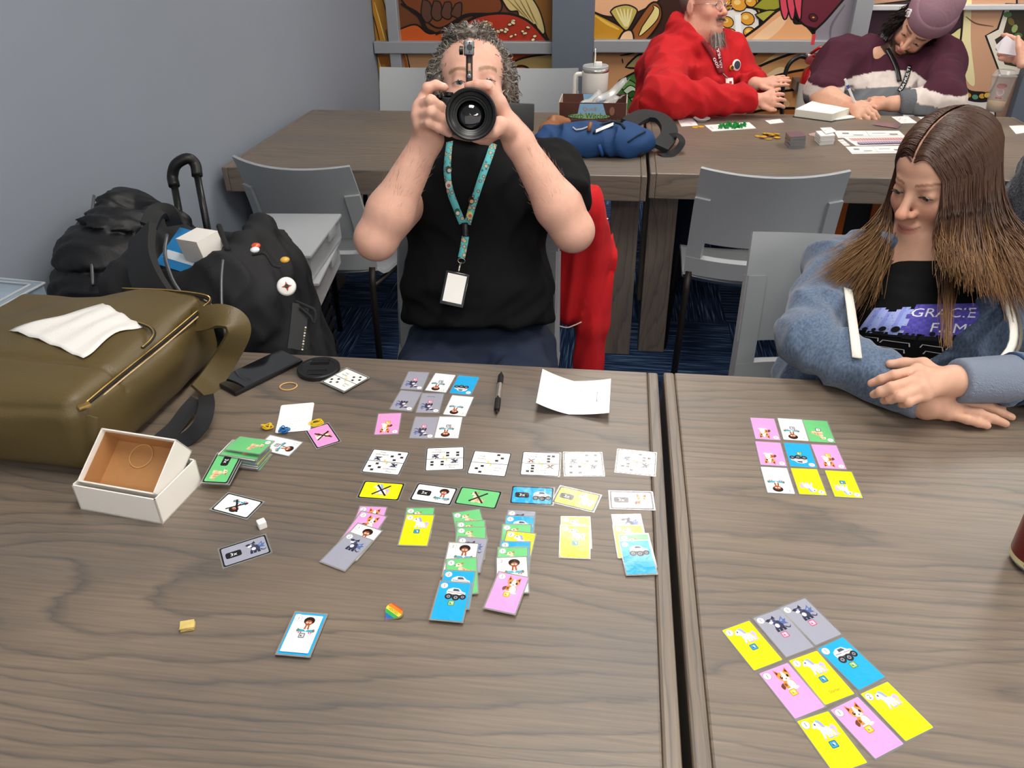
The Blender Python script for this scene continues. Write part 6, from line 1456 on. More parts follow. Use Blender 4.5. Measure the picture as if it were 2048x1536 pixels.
for (x, y, c1, c2) in ((899, 343, '4b4a46', 'c9c4b8'), (900, 370, 'd9cdbd', '8a4a5a'), (917, 425, '1f6b4c', 'e0b9c2'), (944, 402, '2a1712', 'b58a3a'), (941, 431, 'e6cf6a', '9c1d3c')):
    p_ = on_tee(x, y, 0.008); q = MB().lathe([(0, 0), (0.0085, 0), (0.0085, 0.0015), (0.007, 0.0022), (0, 0.0022)], 14, Matrix.Translation(p_) @ Vector((0.1, -0.8, 0.4)).to_track_quat('Z', 'Y').to_matrix().to_4x4() @ Matrix.Scale(0.75, 4, (1, 0, 0)))
    pin = lo(q, 'enamel_pin', mat('pin_' + c1, c1, 0.25, coat=0.5)); q2 = MB().lathe([(0, 0.0022), (0.004, 0.0022), (0.004, 0.003), (0, 0.003)], 10, Matrix.Translation(p_ + np.array([0.001, 0, -0.002])) @ Vector((0.1, -0.8, 0.4)).to_track_quat('Z', 'Y').to_matrix().to_4x4()); o = q2.build('pin_motif', mat('pin_' + c2, c2, 0.3), pin, 40)
# ================================================================== the woman in the blue hoodie
WM = M4(frame((-0.7753, -0.5761, -0.2589), (-0.2331, -0.1199, 0.965)), (0.6303, 1.588, 1.0376), 0.985)
c6w = px((1700, 650), 5.885)
def w6(x, y, z): return tb(*c6w(x, y), z)
ws = Sdf(0.02); add_head(ws, WM, jaw=1.06, nose=1.06, slit=0.0040, brow=0.008, lidz=-0.0025, wide=0.96)
nk = np.array((0.640, 1.590, 0.895)); ws.ell(hl(WM, 0, -0.079, -0.099), (0.022, 0.020, 0.017), k=0.02)
ws.cap(hl(WM, 0, 0.025, -0.06), nk, 0.047, 0.052, k=0.03); ws.cap(nk, (0.640, 1.52, 0.70), 0.08, 0.11, k=0.04); ws.cap((0.640, 1.52, 0.70), (0.64, 1.55, 0.55), 0.11, 0.12, k=0.04)
wshR, wshL = np.array((0.475, 1.585, 0.835)), np.array((0.835, 1.555, 0.815))
welR, welL = np.array((0.372, 1.335, 0.800)), np.array((0.865, 1.255, 0.800))
wwrR, wwrL = w6(905, 930, 0.782), w6(1190, 660, 0.822)
for a, b_, c in ((wshR, welR, wwrR), (wshL, welL, wwrL)):
    ws.cap(nk, a, 0.05, 0.045, k=0.03); ws.cap(a, b_, 0.044, 0.034, k=0.02); ws.cap(b_, lerp(b_, c, 0.35), 0.034, 0.037, k=0.02); ws.cap(lerp(b_, c, 0.35), c, 0.037, 0.0235, k=0.02)
# her left hand lies on the right sleeve, fingers spread towards the picture's left
mcL = [w6(790, 530, 0.842), w6(800, 640, 0.842), w6(835, 745, 0.836), w6(865, 830, 0.826)]
fgL = [[w6(520, 590, 0.846), w6(370, 640, 0.836), w6(250, 685, 0.824)], [w6(490, 735, 0.842), w6(365, 785, 0.832), w6(280, 818, 0.818)], [w6(585, 845, 0.834), w6(480, 870, 0.822), w6(400, 890, 0.808)], [w6(690, 910, 0.826), w6(640, 925, 0.815), w6(600, 938, 0.803)]]
hand(ws, wwrL, mcL, fgL, [w6(860, 470, 0.838), w6(640, 450, 0.832), w6(470, 460, 0.828)], pr=0.0125, fr=0.0080, wr=0.0225)
# her right hand flat on the wood, fingers towards the picture's right
mcR = [w6(1130, 1040, 0.772), w6(1240, 990, 0.776), w6(1330, 940, 0.776), w6(1400, 900, 0.773)]
mcR = [w6(1150, 1045, 0.770), w6(1240, 985, 0.775), w6(1330, 925, 0.776), w6(1380, 885, 0.774)]
fgR = [[w6(1385, 1110, 0.771), w6(1510, 1150, 0.764), w6(1615, 1185, 0.759)], [w6(1520, 1045, 0.774), w6(1690, 1105, 0.766), w6(1830, 1160, 0.759)], [w6(1620, 965, 0.775), w6(1780, 1030, 0.767), w6(1905, 1085, 0.760)], [w6(1600, 900, 0.772), w6(1720, 945, 0.766), w6(1800, 985, 0.762)]]
hand(ws, wwrR, mcR, fgR, [w6(960, 830, 0.775), w6(1060, 800, 0.772), w6(1150, 790, 0.770)], pr=0.0125, fr=0.0078, wr=0.0225)
tipn = []
for f in fgL: tipn.append((lerp(f[1], f[2], 0.95) + np.array([-0.002, -0.003, 0.006]), (-0.4, -0.2, 0.85), 0.0058))
for f in fgR[:3]: tipn.append((lerp(f[1], f[2], 0.95) + np.array([0.001, 0.000, 0.006]), (0.3, -0.1, 0.9), 0.0058))
scalp = ('e3b8a4', lambda x, y, z: ((z > 0.06) * (np.abs(x) < 0.012)).astype(float))
woman = obj('person', ws.mesh('person', 0.0026, skin_mat('skin_woman'), colfn=nails(face_col(WM, 'd2a38b', lip='bd766c', brow='8a634c', blush=0.35, brow_w=0.0027), tipn, 'e8b6a6')), label='woman with long brown hair in blue hoodie, arms folded on the table', cat='person')
eyes(woman, WM, '3a2a20', look=(-0.25, -1, -0.45)); lashes(woman, WM, '17100d', n=26, ln=0.0055, r=0.0003, thick=0.0008, zc=0.0014, down=0.5)
# black T-shirt
wt = Sdf(0.05)
wt.ell((0.640, 1.515, 0.770), (0.150, 0.120, 0.122)); wt.ell((0.640, 1.49, 0.66), (0.155, 0.125, 0.13)); 
for sx in (-1, 1): wt.ell((0.640 + sx * 0.065, 1.435, 0.775), (0.07, 0.06, 0.07), k=0.05)
wt.cone((0.640, 1.570, 0.845), (0.638, 1.578, 0.888), 0.088, 0.074, 0.006, k=0.03)
wtee = child('t_shirt', wt.mesh('t_shirt', 0.0055, m_tee, post=wrinkle(0.004, 14, 3.1), slack=0.02, relax=2), woman)
wj = Sdf(0.04); wj.ell((0.64, 1.53, 0.56), (0.17, 0.15, 0.11))
for x0, x1 in ((0.56, 0.54), (0.72, 0.75)): wj.cap((x0, 1.50, 0.55), (x1, 1.08, 0.55), 0.085, 0.07); wj.cap((x1, 1.08, 0.55), (x1, 1.14, 0.10), 0.065, 0.05)
child('jeans', wj.mesh('jeans', 0.008, mat('dark_denim', '1c2840', 0.85, bump=0.1, bscale=600)), woman)
# hoodie with open front
m_hoodie = mat('heather_blue_fleece', '46566f', 0.95, bump=0.15, bscale=900, sheen=0.3, col2='66778f', vscale=260, stretch=(1, 1, 0.4), vdetail=6)
wh = Sdf(0.04)
wh.ell((0.640, 1.53, 0.765), (0.178, 0.140, 0.135)); wh.ell((0.640, 1.505, 0.66), (0.185, 0.145, 0.14)); [wh.ell((0.640 + sx * 0.075, 1.43, 0.775), (0.088, 0.078, 0.088), k=0.05) for sx in (-1, 1)]; wh.cap((0.55, 1.59, 0.865), wshR, 0.062, 0.068); wh.cap((0.73, 1.58, 0.865), wshL, 0.062, 0.068)
L1, L2 = td(1798, 500, 1.43), td(1690, 690, 1.33); R1, R2 = td(2010, 548, 1.44), td(1966, 722, 1.33)
def wedge():
    fn_ = np.array((0.0, -1.0, 0.25)); fn_ /= np.linalg.norm(fn_)
    nl = np.cross(L2 - L1, fn_); nl /= np.linalg.norm(nl); nr = np.cross(R2 - R1, fn_); nr /= np.linalg.norm(nr); mid = (L1 + R1 + L2 + R2) / 4
    if nl.dot(mid - L1) > 0: nl = -nl
    if nr.dot(mid - R1) > 0: nr = -nr
    def f(P): return np.maximum(np.maximum((P - L1) @ nl, (P - R1) @ nr), (P[..., 1] - 1.56))
    return f
wh.p.append((wedge(), np.array((0.64, 1.40, 0.75)), 0.6, 's', 0.012))
wh.ell((0.455, 1.50, 0.60), (0.095, 0.10, 0.085)); wh.chain([(0.55, 1.575, 0.895), (0.60, 1.66, 0.90), (0.68, 1.66, 0.90), (0.735, 1.57, 0.89)], [0.030, 0.045, 0.045, 0.030], k=0.03)
for a, b_, c, e_ in ((wshR, welR, wwrR, 0.80), (wshL, welL, wwrL, 0.62)):
    wh.cap(a, b_, 0.066, 0.056, k=0.03); q = lerp(b_, c, e_); wh.cap(b_, lerp(b_, c, 0.4), 0.056, 0.050, k=0.02); wh.cap(lerp(b_, c, 0.4), q, 0.050, 0.040, k=0.02)
wh.plane((0, 0, 0.7525), (0, 0, -1), 0.0) if False else None
def hood_post(P, V):
    V = wrinkle(0.0085, 13, 6.2, warp=1.2)(P, V)
    under = (P[..., 1] < 1.285) & (P[..., 2] < 0.7525)
    return np.where(P[..., 1] < 1.285, np.maximum(V, 0.7525 - P[..., 2]), V)
hoodie = child('hoodie', wh.mesh('hoodie', 0.005, m_hoodie, post=hood_post, slack=0.02), woman)
m_cuff = mat('ribbed_cuff_blue', '8791a4', 0.95, bump=0.6, bscale=260, stretch=(1, 6, 1))
for b_, c, e0, e1, r0, r1 in ((welL, wwrL, 0.62, 0.97, 0.041, 0.037), (welR, wwrR, 0.80, 0.99, 0.038, 0.032)):
    cu = Sdf(0.01); cu.cone(lerp(b_, c, e0), lerp(b_, c, e1), r0, r1, 0.006); 
    child('cuff', cu.mesh('cuff', 0.004, m_cuff, post=lambda P, V: np.maximum(V, 0.7525 - P[..., 2])), woman)
    ring_ = [tuple(lerp(b_, c, e0 + 0.01) + r0 * 1.03 * (np.array([0, 0, 1]) * math.sin(a) + np.cross((c - b_) / np.linalg.norm(c - b_), [0, 0, 1]) * math.cos(a))) for a in np.linspace(0, 6.28, 22)[:-1]]
    if e0 < 0.7: MB().tube(ring_, 0.003, 6, closed=True).build('cuff_seam', mat('dark_blue_seam', '33486c', 0.9), woman, True)
hv = bvh_of(hoodie); tv = bvh_of(wtee)
def on_b(bv, x, y, off=0.003, fb=1.4):
    d = Vector(ray(x, y)).normalized(); h = bv.ray_cast(Vector(CAM_C), d, 5.0); return np.array(h[0] + h[1] * off) if h[0] is not None else td(x, y, fb)
m_tape = mat('cream_zip_tape', 'e6e2d8', 0.8, bump=0.2, bscale=500)
def tape(pa, pb, w_, m, name, n=9, off=0.004, side=1):
    rows = []
    for k in range(n):
        t = k / (n - 1); x, y = pa[0] + (pb[0] - pa[0]) * t, pa[1] + (pb[1] - pa[1]) * t
        h = hv.find_nearest(Vector(lerp(L1, L2, t) if side > 0 else lerp(R1, R2, t)) + Vector((-0.006 * side, -0.03, 0.01))); rows.append(h[0] + h[1] * off)
    # keep the tape smooth
    P = np.array([r[:] for r in rows]); tt = np.linspace(-1, 1, n); co = [np.polyfit(tt, P[:, i], 2) for i in range(3)]; P = np.stack([np.polyval(co[i], tt) for i in range(3)], 1)
    g = []
    for k in range(n):
        d = Vector(P[min(k + 1, n - 1)] - P[max(k - 1, 0)]).normalized(); s_ = d.cross(Vector((0.0, -0.9, 0.4))).normalized(); g.append([tuple(Vector(P[k]) + s_ * w_ * j) for j in (-0.5, 0, 0.5)])
    return MB().grid(g, thick=0.003).build(name, m, woman, True), P
_, PL = tape((1795, 500), (1686, 690), 0.016, m_tape, 'zip_tape', side=1); _, PR = tape((2030, 556), (1968, 722), 0.017, m_tape, 'zip_tape', side=-1)
MB().tube([tuple(q + np.array([0.011, -0.003, 0.002])) for q in PR], 0.0022, 6).build('zip_teeth', mat('antique_zip', '9a917c', 0.4, metal=0.7, bump=0.8, bscale=900), woman, True)
# shirt print
corners = [on_b(tv, 1752, 612, 0.0), on_b(tv, 1968, 606, 0.0), on_b(tv, 1952, 722, 0.0), on_b(tv, 1698, 690, 0.0)]
def shirt_ink(pr):
    pr.step = 0.00025
    nx, ny = 26, 14
    for i in range(nx):
        for j in range(ny):
            x0, x1, y0, y1 = i / nx, (i + 1) / nx, 0.30 + 0.70 * j / ny, 0.30 + 0.70 * (j + 1) / ny
            edge = 0.36 + 0.03 * math.sin(j * 1.3); u = (x0 + x1) / 2; v = (y0 + y1) / 2
            if v > 0.9 + 0.06 * math.sin(u * 25) and u < 0.4: continue
            if v < 0.36 + 0.03 * math.sin(u * 40): continue
            c = ('a9b6ee', '8f9be6', '9fb0f0')[(i * 7 + j * 3) % 3] if u < edge else ('5a50b8', '5048ac', '6259c2', '574fb0')[(i * 5 + j * 11) % 4]
            pr.poly([(x0, y0), (x1, y0), (x1, y1), (x0, y1)], c, up=(i == 0 and j == 0))
    r = random.Random(4)
    for k in range(70): x = r.uniform(0.02, 0.98); y = r.uniform(0.42, 0.98); pr.poly([(x, y), (x + 0.004, y - 0.005), (x + 0.003, y - r.uniform(0.02, 0.07)), (x - 0.001, y - 0.01)], '1a1838', up=(k == 0))
    pr.text('GRACIE', 0.655, 0.82, 0.25, 'f4f2fa', sx=0.66); pr.text('FILMS', 0.77, 0.535, 0.25, 'f4f2fa', sx=0.62, up=False)
    heads = [(0.05, 0.06), (0.13, 0.05), (0.20, 0.075), (0.31, 0.09), (0.42, 0.035), (0.47, 0.035), (0.55, 0.03), (0.62, 0.06), (0.74, 0.03), (0.80, 0.03), (0.88, 0.065), (0.95, 0.04)]
    for k, (x, r_) in enumerate(heads):
        b0 = 0.36 + 0.02 * math.sin(x * 9); pr.poly(circle(x, b0 + r_ * 1.1, r_ * 0.42, r_ * 0.75, 12), '0b0b10', up=(k == 0)); pr.poly([(x - r_, b0 - 0.06), (x + r_, b0 - 0.06), (x + r_ * 0.8, b0 + 0.02), (x - r_ * 0.8, b0 + 0.02)], '0b0b10', up=False)
    for k, (x0, x1, y0) in enumerate(((0.0, 0.22, 0.27), (0.24, 0.48, 0.22), (0.02, 0.20, 0.14), (0.22, 0.46, 0.08), (0.56, 0.74, 0.20), (0.76, 0.98, 0.20), (0.60, 0.78, 0.08), (0.80, 0.98, 0.08), (0.66, 0.9, -0.05))):
        pts_ = [(x0, y0 - 0.06), (x0 + 0.012, y0), ((x0 + x1) / 2, y0 - 0.012), (x1 - 0.012, y0 - 0.02), (x1, y0 - 0.09)]; pr.poly(thickline(pts_, 0.012), 'cfc6c9', up=(k == 0))
drape_print('shirt_print', corners, shirt_ink, tv, mat('shirt_ink', attr=True, rough=0.8), woman, off=0.0022, cam=True)
# ---- long straight hair, parted in the middle
rw = np.random.RandomState(11)
wc = Sdf(0.02); wc.xf(WM); wc.ell((0, 0.014, 0.040), (0.0785, 0.1045, 0.0835)); wc.ell((0, -0.112, -0.012), (0.066, 0.066, 0.092), op='s', k=0.010); wc.ell((0, -0.03, -0.12), (0.08, 0.14, 0.07), op='s', k=0.01)
br0 = np.array(lin('3a2318'))
def ccol(X):
    L = (X - WM[:3, 3]) @ (WM[:3, :3] / 0.985); part = (np.abs(L[:, 0]) < 0.0030) & (L[:, 2] > 0.06) & (L[:, 1] < 0.045)
    return np.where(part[:, None], np.array(lin('c99a86')), br0)
child('hair_base', wc.mesh('hair_base', 0.0035, m_hair, colfn=ccol), woman)
cen = np.array((0, 0.014, 0.040)); rad = np.array((0.0825, 0.1085, 0.0870))
LEFT_END = [(36, td(1886, 530, 1.34)), (55, td(1902, 550, 1.31)), (75, td(1958, 585, 1.305)), (105, td(2048, 610, 1.34)), (125, td(2085, 600, 1.44)), (150, td(2060, 560, 1.52)), (180, td(2020, 520, 1.62))]
RIGHT_END = [(40, td(1755, 590, 1.50)), (60, td(1690, 600, 1.47)), (75, td(1642, 565, 1.48)), (95, td(1700, 600, 1.52)), (120, td(1730, 600, 1.57)), (150, td(1790, 600, 1.62)), (180, td(1840, 560, 1.68))]
def end_at(tab, th):
    for (a, p), (b_, q) in zip(tab, tab[1:]):
        if th <= b_: return lerp(p, q, max(0, (th - a) / (b_ - a)))
    return tab[-1][1]
pth, rd, cl = [], [], []
K1, K2 = 9, 13
for n_ in range(5200):
    s_ = 1 if rw.rand() < 0.64 else -1
    th = 38 + 142 * rw.rand() ** 1.1 if s_ > 0 else 44 + 136 * rw.rand() ** 1.1
    lay = rw.rand(); k_ = 1 - 0.075 * lay
    ry = -0.085 + 0.160 * np.clip((th - 38) / 140, 0, 1) + rw.normal() * 0.006
    tR = math.radians(th); d = np.array((s_ * math.sin(tR), -math.cos(tR)))
    yy = np.clip((ry - cen[1]) / rad[1], -0.95, 0.95); root = cen + np.array((s_ * 0.0035, rad[1] * yy, rad[2] * math.sqrt(max(0.02, 1 - yy * yy)))) * np.array((1, 1, k_))
    rv = (root - cen) / rad; rv /= np.linalg.norm(rv); ev = np.array((0.996 * d[0], 0.996 * d[1], -0.087)); loc_pts = []
    for i in range(K1):
        t = i / (K1 - 1); v = (1 - t) * rv + t * ev + np.array((0, 0.0, 0.24 * math.sin(math.pi * t))); v /= np.linalg.norm(v); loc_pts.append(hl(WM, *(cen + rad * k_ * v)))
    S = loc_pts[-1]; d0 = S - loc_pts[-2]; d0 /= np.linalg.norm(d0)
    E = end_at(LEFT_END if s_ > 0 else RIGHT_END, th) + rw.normal(size=3) * np.array((0.016, 0.014, 0.020)) * (0.4 if s_ > 0 and th < 95 else 1.0); E = S + (E - S) * rw.uniform(0.80, 1.03)
    if s_ > 0:
        if th < 60 and rw.rand() < 0.10: E = td(1893, 692, 1.315) + rw.normal(size=3) * 0.004
        C1 = S + d0 * 0.06 + np.array((0, 0, -0.10)); C2 = lerp(S, E, 0.62) + np.array((-0.012, -0.022, -0.008))
    else:
        C1 = S + d0 * 0.03 + np.array((0.006, 0.030, -0.12)); C2 = lerp(S, E, 0.40) + np.array((0.035, 0.02, -0.085))
    cuv = rw.normal(size=3) * 0.006; hang = []
    for i in range(1, K2 + 1):
        t = i / K2; q = (1 - t) ** 3 * S + 3 * (1 - t) ** 2 * t * C1 + 3 * (1 - t) * t * t * C2 + t ** 3 * E + cuv * math.sin(t * 3.1) + np.array((0.004, 0, 0)) * math.sin(t * 6 + n_ * 0.01) * t; hang.append(q)
    pts_ = loc_pts + hang
    # keep clear of the hoodie
    for i in range(K1 + 3, len(pts_)):
        q = Vector(pts_[i]); h = hv.find_nearest(q)
        if h[0] is not None and (q - h[0]).dot(h[1]) < 0.003: pts_[i] = np.array(h[0] + h[1] * (0.003 + 0.006 * lay))
    pa = np.array(pts_)
    for _ in range(4): pa[K1:-1] = 0.5 * pa[K1:-1] + 0.25 * (pa[K1 - 1:-2] + pa[K1 + 1:])
    pts_ = list(pa); pth.append(pts_); K = len(pts_); tt = np.linspace(0, 1, K)
    rd.append(0.00095 * (1 - 0.75 * np.clip((tt - 0.75) / 0.25, 0, 1)))
    tone = rw.uniform(0.75, 1.25); c0 = np.array(lin('4a2f21')) * tone; c1 = np.array(lin('8d6743' if s_ > 0 else 'a07c55')) * rw.uniform(0.8, 1.2); mixw = np.clip((tt - rw.uniform(0.45, 0.70)) / 0.35, 0, 1)[:, None]
    if rw.rand() < 0.35: mixw = mixw * 0.4
    cl.append(c0 * (1 - mixw) + c1 * mixw)
tubes('hair', pth, rd, cl, m_hair, woman)['kind'] = 'stuff'
# ================================================================== the man in the red hoodie (behind the far table)
RM = M4(frame((0.70, -0.69, 0.12), (-0.02, 0.16, 1)), (0.352, 3.845, 1.118), 1.02)
rs = Sdf(0.02); add_head(rs, RM, jaw=1.15, nose=1.1, slit=0.0036, wide=1.05)
rs.ell(hl(RM, 0, -0.02, -0.095), (0.065, 0.065, 0.045), k=0.03)
rs.cap(hl(RM, 0, 0.02, -0.06), (0.315, 3.87, 0.94), 0.066, 0.075, k=0.03); rs.cap((0.315, 3.87, 0.94), (0.32, 3.82, 0.62), 0.12, 0.16, k=0.05)
rsR, reR, rwR = np.array((0.215, 3.74, 0.90)), td(1325, 195, 3.14), td(1508, 200, 3.16)
rsL, reL, rwL = np.array((0.475, 3.93, 0.92)), np.array((0.60, 3.86, 0.79)), td(1510, 168, 3.32)
for a, b_, c in ((rsR, reR, rwR), (rsL, reL, rwL)): rs.cap((0.32, 3.86, 0.93), a, 0.07, 0.06); rs.cap(a, b_, 0.055, 0.045); rs.cap(b_, c, 0.045, 0.028)
def small_hand(s, w_, dirv_, side, up, sc=1.0, curl=0.35, spread=0.14):
    d = np.array(dirv_, float); d /= np.linalg.norm(d); u = np.array(up, float); u -= d * u.dot(d); u /= np.linalg.norm(u); r = np.cross(d, u) * side; w_ = np.array(w_)
    mc = [w_ + (d * 0.082 + r * (0.030 - 0.020 * i) - u * 0.004 * abs(i - 1)) * sc for i in range(4)]; fg = []
    for i in range(4):
        ln = (0.072, 0.080, 0.074, 0.058)[i] * sc; fd = d + r * spread * (1.2 - 0.8 * i); fd /= np.linalg.norm(fd); p1 = mc[i] + fd * ln * 0.45 - u * curl * 0.012; p2 = p1 + (fd * (1 - curl * 0.5) - u * curl) * ln * 0.32; p3 = p2 + (fd * (1 - curl) - u * curl * 1.2) * ln * 0.25; fg.append([p1, p2, p3])
    th = [w_ + (d * 0.035 + r * 0.034) * sc, w_ + (d * 0.068 + r * 0.052 - u * 0.008) * sc, w_ + (d * 0.092 + r * 0.056 - u * 0.014) * sc]
    hand(s, w_, mc, fg, th, pr=0.0135 * sc, fr=0.0088 * sc, wr=0.027 * sc); return mc, fg
small_hand(rs, rwR, (1, 0.02, 0.16), 1, (-0.1, -0.9, 0.5), 0.88, 0.6, 0.22); small_hand(rs, rwL, (1, -0.15, 0.22), 1, (-0.2, -0.5, 0.9), 0.88, 0.12, 0.06)
redman = obj('person', rs.mesh('person', 0.0048, skin_mat('skin_red_hoodie_man'), colfn=face_col(RM, 'd8a08a', lip='b06a5e', brow='7a6a58', blush=0.3, beard=('8b7668', lambda x, y, z: np.clip(1.3 - ((x / 0.026) ** 2 + ((z + 0.054) / 0.007) ** 2), 0, 1) * (y < -0.07)))), label='bearded man with glasses in red hoodie gesturing over the far table', cat='person')
eyes(redman, RM, '4a5a66', look=(0.1, -1, -0.1))
rh2 = Sdf(0.06)
rh2.ell((0.305, 3.84, 0.83), (0.235, 0.175, 0.18)); rh2.ell((0.315, 3.80, 0.66), (0.255, 0.215, 0.22)); rh2.cap((0.25, 3.86, 0.95), rsR, 0.085, 0.092); rh2.cap((0.38, 3.88, 0.95), rsL, 0.085, 0.085)
rh2.cap(rsR, reR, 0.092, 0.080); rh2.cap(reR, lerp(reR, rwR, 0.5), 0.078, 0.066); rh2.cone(lerp(reR, rwR, 0.4), lerp(reR, rwR, 1.0), 0.068, 0.052, 0.012, k=0.02)
rh2.cap(rsL, reL, 0.08, 0.07); rh2.cone(reL, lerp(reL, rwL, 0.95), 0.068, 0.05, 0.012, k=0.03)
rh2.chain([hl(RM, 0.075, -0.045, -0.165), hl(RM, 0.085, 0.03, -0.115), hl(RM, 0.04, 0.10, -0.075), hl(RM, -0.04, 0.10, -0.075), hl(RM, -0.085, 0.03, -0.11), hl(RM, -0.075, -0.045, -0.165), hl(RM, -0.02, -0.085, -0.20)], [0.032, 0.038, 0.046, 0.046, 0.040, 0.034, 0.026], k=0.03)
def rpost(P, V):
    V = wrinkle(0.011, 11, 7.7, warp=1.2)(P, V); return np.where(P[..., 1] < 3.455, np.maximum(V, 0.7525 - P[..., 2]), V)
rhood = child('hoodie', rh2.mesh('hoodie', 0.008, mat('red_hoodie_cloth', 'b80f18', 0.9, bump=0.1, bscale=500, var=0.06, vscale=10), post=rpost, slack=0.03), redman)
rl = Sdf(0.04); rl.ell((0.32, 3.82, 0.55), (0.22, 0.18, 0.12)); rl.cap((0.40, 3.80, 0.54), (0.52, 3.45, 0.53), 0.095, 0.08); rl.cap((0.26, 3.78, 0.54), (0.34, 3.42, 0.53), 0.095, 0.08); rl.cap((0.52, 3.45, 0.53), (0.52, 3.50, 0.04), 0.075, 0.055); rl.cap((0.34, 3.42, 0.53), (0.34, 3.48, 0.04), 0.075, 0.055); child('trousers', rl.mesh('trousers', 0.012, mat('dark_denim')), redman)
rg3 = np.random.RandomState(8)
def tuft(M, n, base, dirf, ln, cols, r=0.0010, K=7, wave=0.004):
    pth, rd, cl = [], [], []
    for k in range(n):
        b = base(rg3); d = np.array(dirf(b), float); d /= np.linalg.norm(d); L_ = rg3.uniform(*ln); ph = rg3.uniform(0, 6.28); w_ = rg3.normal(size=3); w_ -= d * w_.dot(d); w_ /= np.linalg.norm(w_) + 1e-9
        pth.append([hl(M, *(np.array(b) + d * L_ * t + w_ * wave * math.sin(ph + 5 * t) * (0.3 + t))) for t in np.linspace(0, 1, K)]); rd.append(np.linspace(r, r * 0.35, K)); c = np.array(lin(cols[rg3.randint(len(cols))])) * rg3.uniform(0.8, 1.2); cl.append([c] * K)
    return pth, rd, cl
tubes('beard', *tuft(RM, 520, lambda r: (r.normal() * 0.013, -0.074 + r.uniform(-0.012, 0.014), -0.098 + r.uniform(-0.012, 0.012)), lambda b: (b[0] * 6, -0.25 + 0.4 * 0, -1.0), (0.05, 0.105), ['8a8078', 'a8a19a', '5a504a', 'c2bdb6'], 0.0011), m_hair, redman)['kind'] = 'stuff'
tubes('moustache', *tuft(RM, 120, lambda r: (r.uniform(-0.024, 0.024), -0.097 + abs(r.normal()) * 0.002, -0.054 + r.uniform(-0.003, 0.003)), lambda b: (b[0] * 50, -0.3, -0.8), (0.006, 0.014), ['6a5548', '8a7668'], 0.0008), m_hair, redman)['kind'] = 'stuff'
hc = Sdf(0.01); hc.xf(RM); hc.ell((0, 0.022, 0.038), (0.080, 0.098, 0.084)); hc.ell((0, -0.09, 0.02), (0.075, 0.075, 0.11), op='s', k=0.01); hc.ell((0, -0.03, -0.11), (0.1, 0.13, 0.075), op='s', k=0.01)
child('hair', hc.mesh('hair', 0.005, mat('grey_short_hair', '7d7067', 0.8, bump=0.6, bscale=500)), redman)
gl = bpy.data.objects.new('eyeglasses', None); COL.objects.link(gl); gl.location = hl(RM, 0, -0.1, 0); tag(gl, 'thin rimmed eyeglasses worn by the man in red', 'glasses')
for sx in (-1, 1):
    o = MB().tube([tuple(hl(RM, sx * (0.033 + 0.021 * math.cos(a)), -0.104, -0.004 + 0.017 * math.sin(a))) for a in np.linspace(0, 6.28, 22)[:-1]], 0.0011, 6, closed=True).build('rim', mat('nickel'), gl, True); o.location = -Vector(gl.location)
    o = MB().tube([tuple(hl(RM, sx * 0.054, -0.102, 0.0)), tuple(hl(RM, sx * 0.074, -0.06, 0.003)), tuple(hl(RM, sx * 0.080, 0.02, 0.004))], 0.0011, 6).build('temple', mat('nickel'), gl, True); o.location = -Vector(gl.location)
o = MB().tube([tuple(hl(RM, -0.012, -0.104, 0.0)), tuple(hl(RM, 0, -0.110, 0.004)), tuple(hl(RM, 0.012, -0.104, 0.0))], 0.0011, 6).build('bridge', mat('nickel'), gl, True); o.location = -Vector(gl.location)
def worn_strap(name, label, bv, pixs, w_, m, texts, fb, tcol='f2eeee', bw=None):
    e = bpy.data.objects.new(name, None); COL.objects.link(e); e.location = on_b(bv, *pixs[0][0], 0.006, fb); tag(e, label, 'lanyard'); Qs = []
    for pl in pixs:
        Q = spline([on_b(bv, a, b_, 0.008, fb) for a, b_ in pl], 6); rows = []
        for i, q in enumerate(Q):
            tt = Vector(Q[min(i + 1, len(Q) - 1)] - Q[max(i - 1, 0)]).normalized(); s_ = tt.cross(Vector((0.1, -0.9, 0.4))).normalized(); rows.append([tuple(Vector(q) + s_ * w_ * k) for k in (-0.5, 0, 0.5)])
        o = MB().grid(rows, thick=0.0015).build('strap', m, e, True); o.location = -Vector(e.location); Qs.append((Q, rows))
    pr = MB(); pr.c = lin(tcol)
    for (txt, qi, t0, t1, flip) in texts:
        Q, rows = Qs[qi]; vs, fs = glyphs(txt); xs = [v[0] for v in vs]; x0, x1 = min(xs), max(xs); out = []
        for a, b_ in vs:
            u = (a - x0) / (x1 - x0); u = (1 - u) if flip else u; t = (t0 + (t1 - t0) * u) * (len(Q) - 1); i = min(int(t), len(Q) - 2); fr_ = t - i
            c = lerp(rows[i][1], rows[i + 1][1], fr_); sd = Vector(lerp(rows[i][2], rows[i + 1][2], fr_) - lerp(rows[i][0], rows[i + 1][0], fr_)); vv = b_ * (0.85 if flip else -0.85); out.append(tuple(Vector(c) + sd * vv + Vector((0.1, -0.9, 0.4)) * 0.002))
        pr.add(out, fs)
    if pr.v: o = pr.build('lettering', m_ink, e, colors=True); o.location = -Vector(e.location)
    return e
rbv = bvh_of(rhood)
e = worn_strap('lanyard', 'dark red lettered lanyard with badge on the red hoodie', rbv, [[(1403, 82), (1420, 108), (1432, 132), (1440, 148)], [(1430, 88), (1436, 110), (1440, 132), (1444, 148)]], 0.020, mat('maroon_strap', '7d1420', 0.7), [('KBA MULTI', 1, 0.05, 0.75, True), ('000', 0, 0.45, 0.75, False)], 3.2)
bq = on_b(rbv, 1455, 166, 0.012, 3.2)
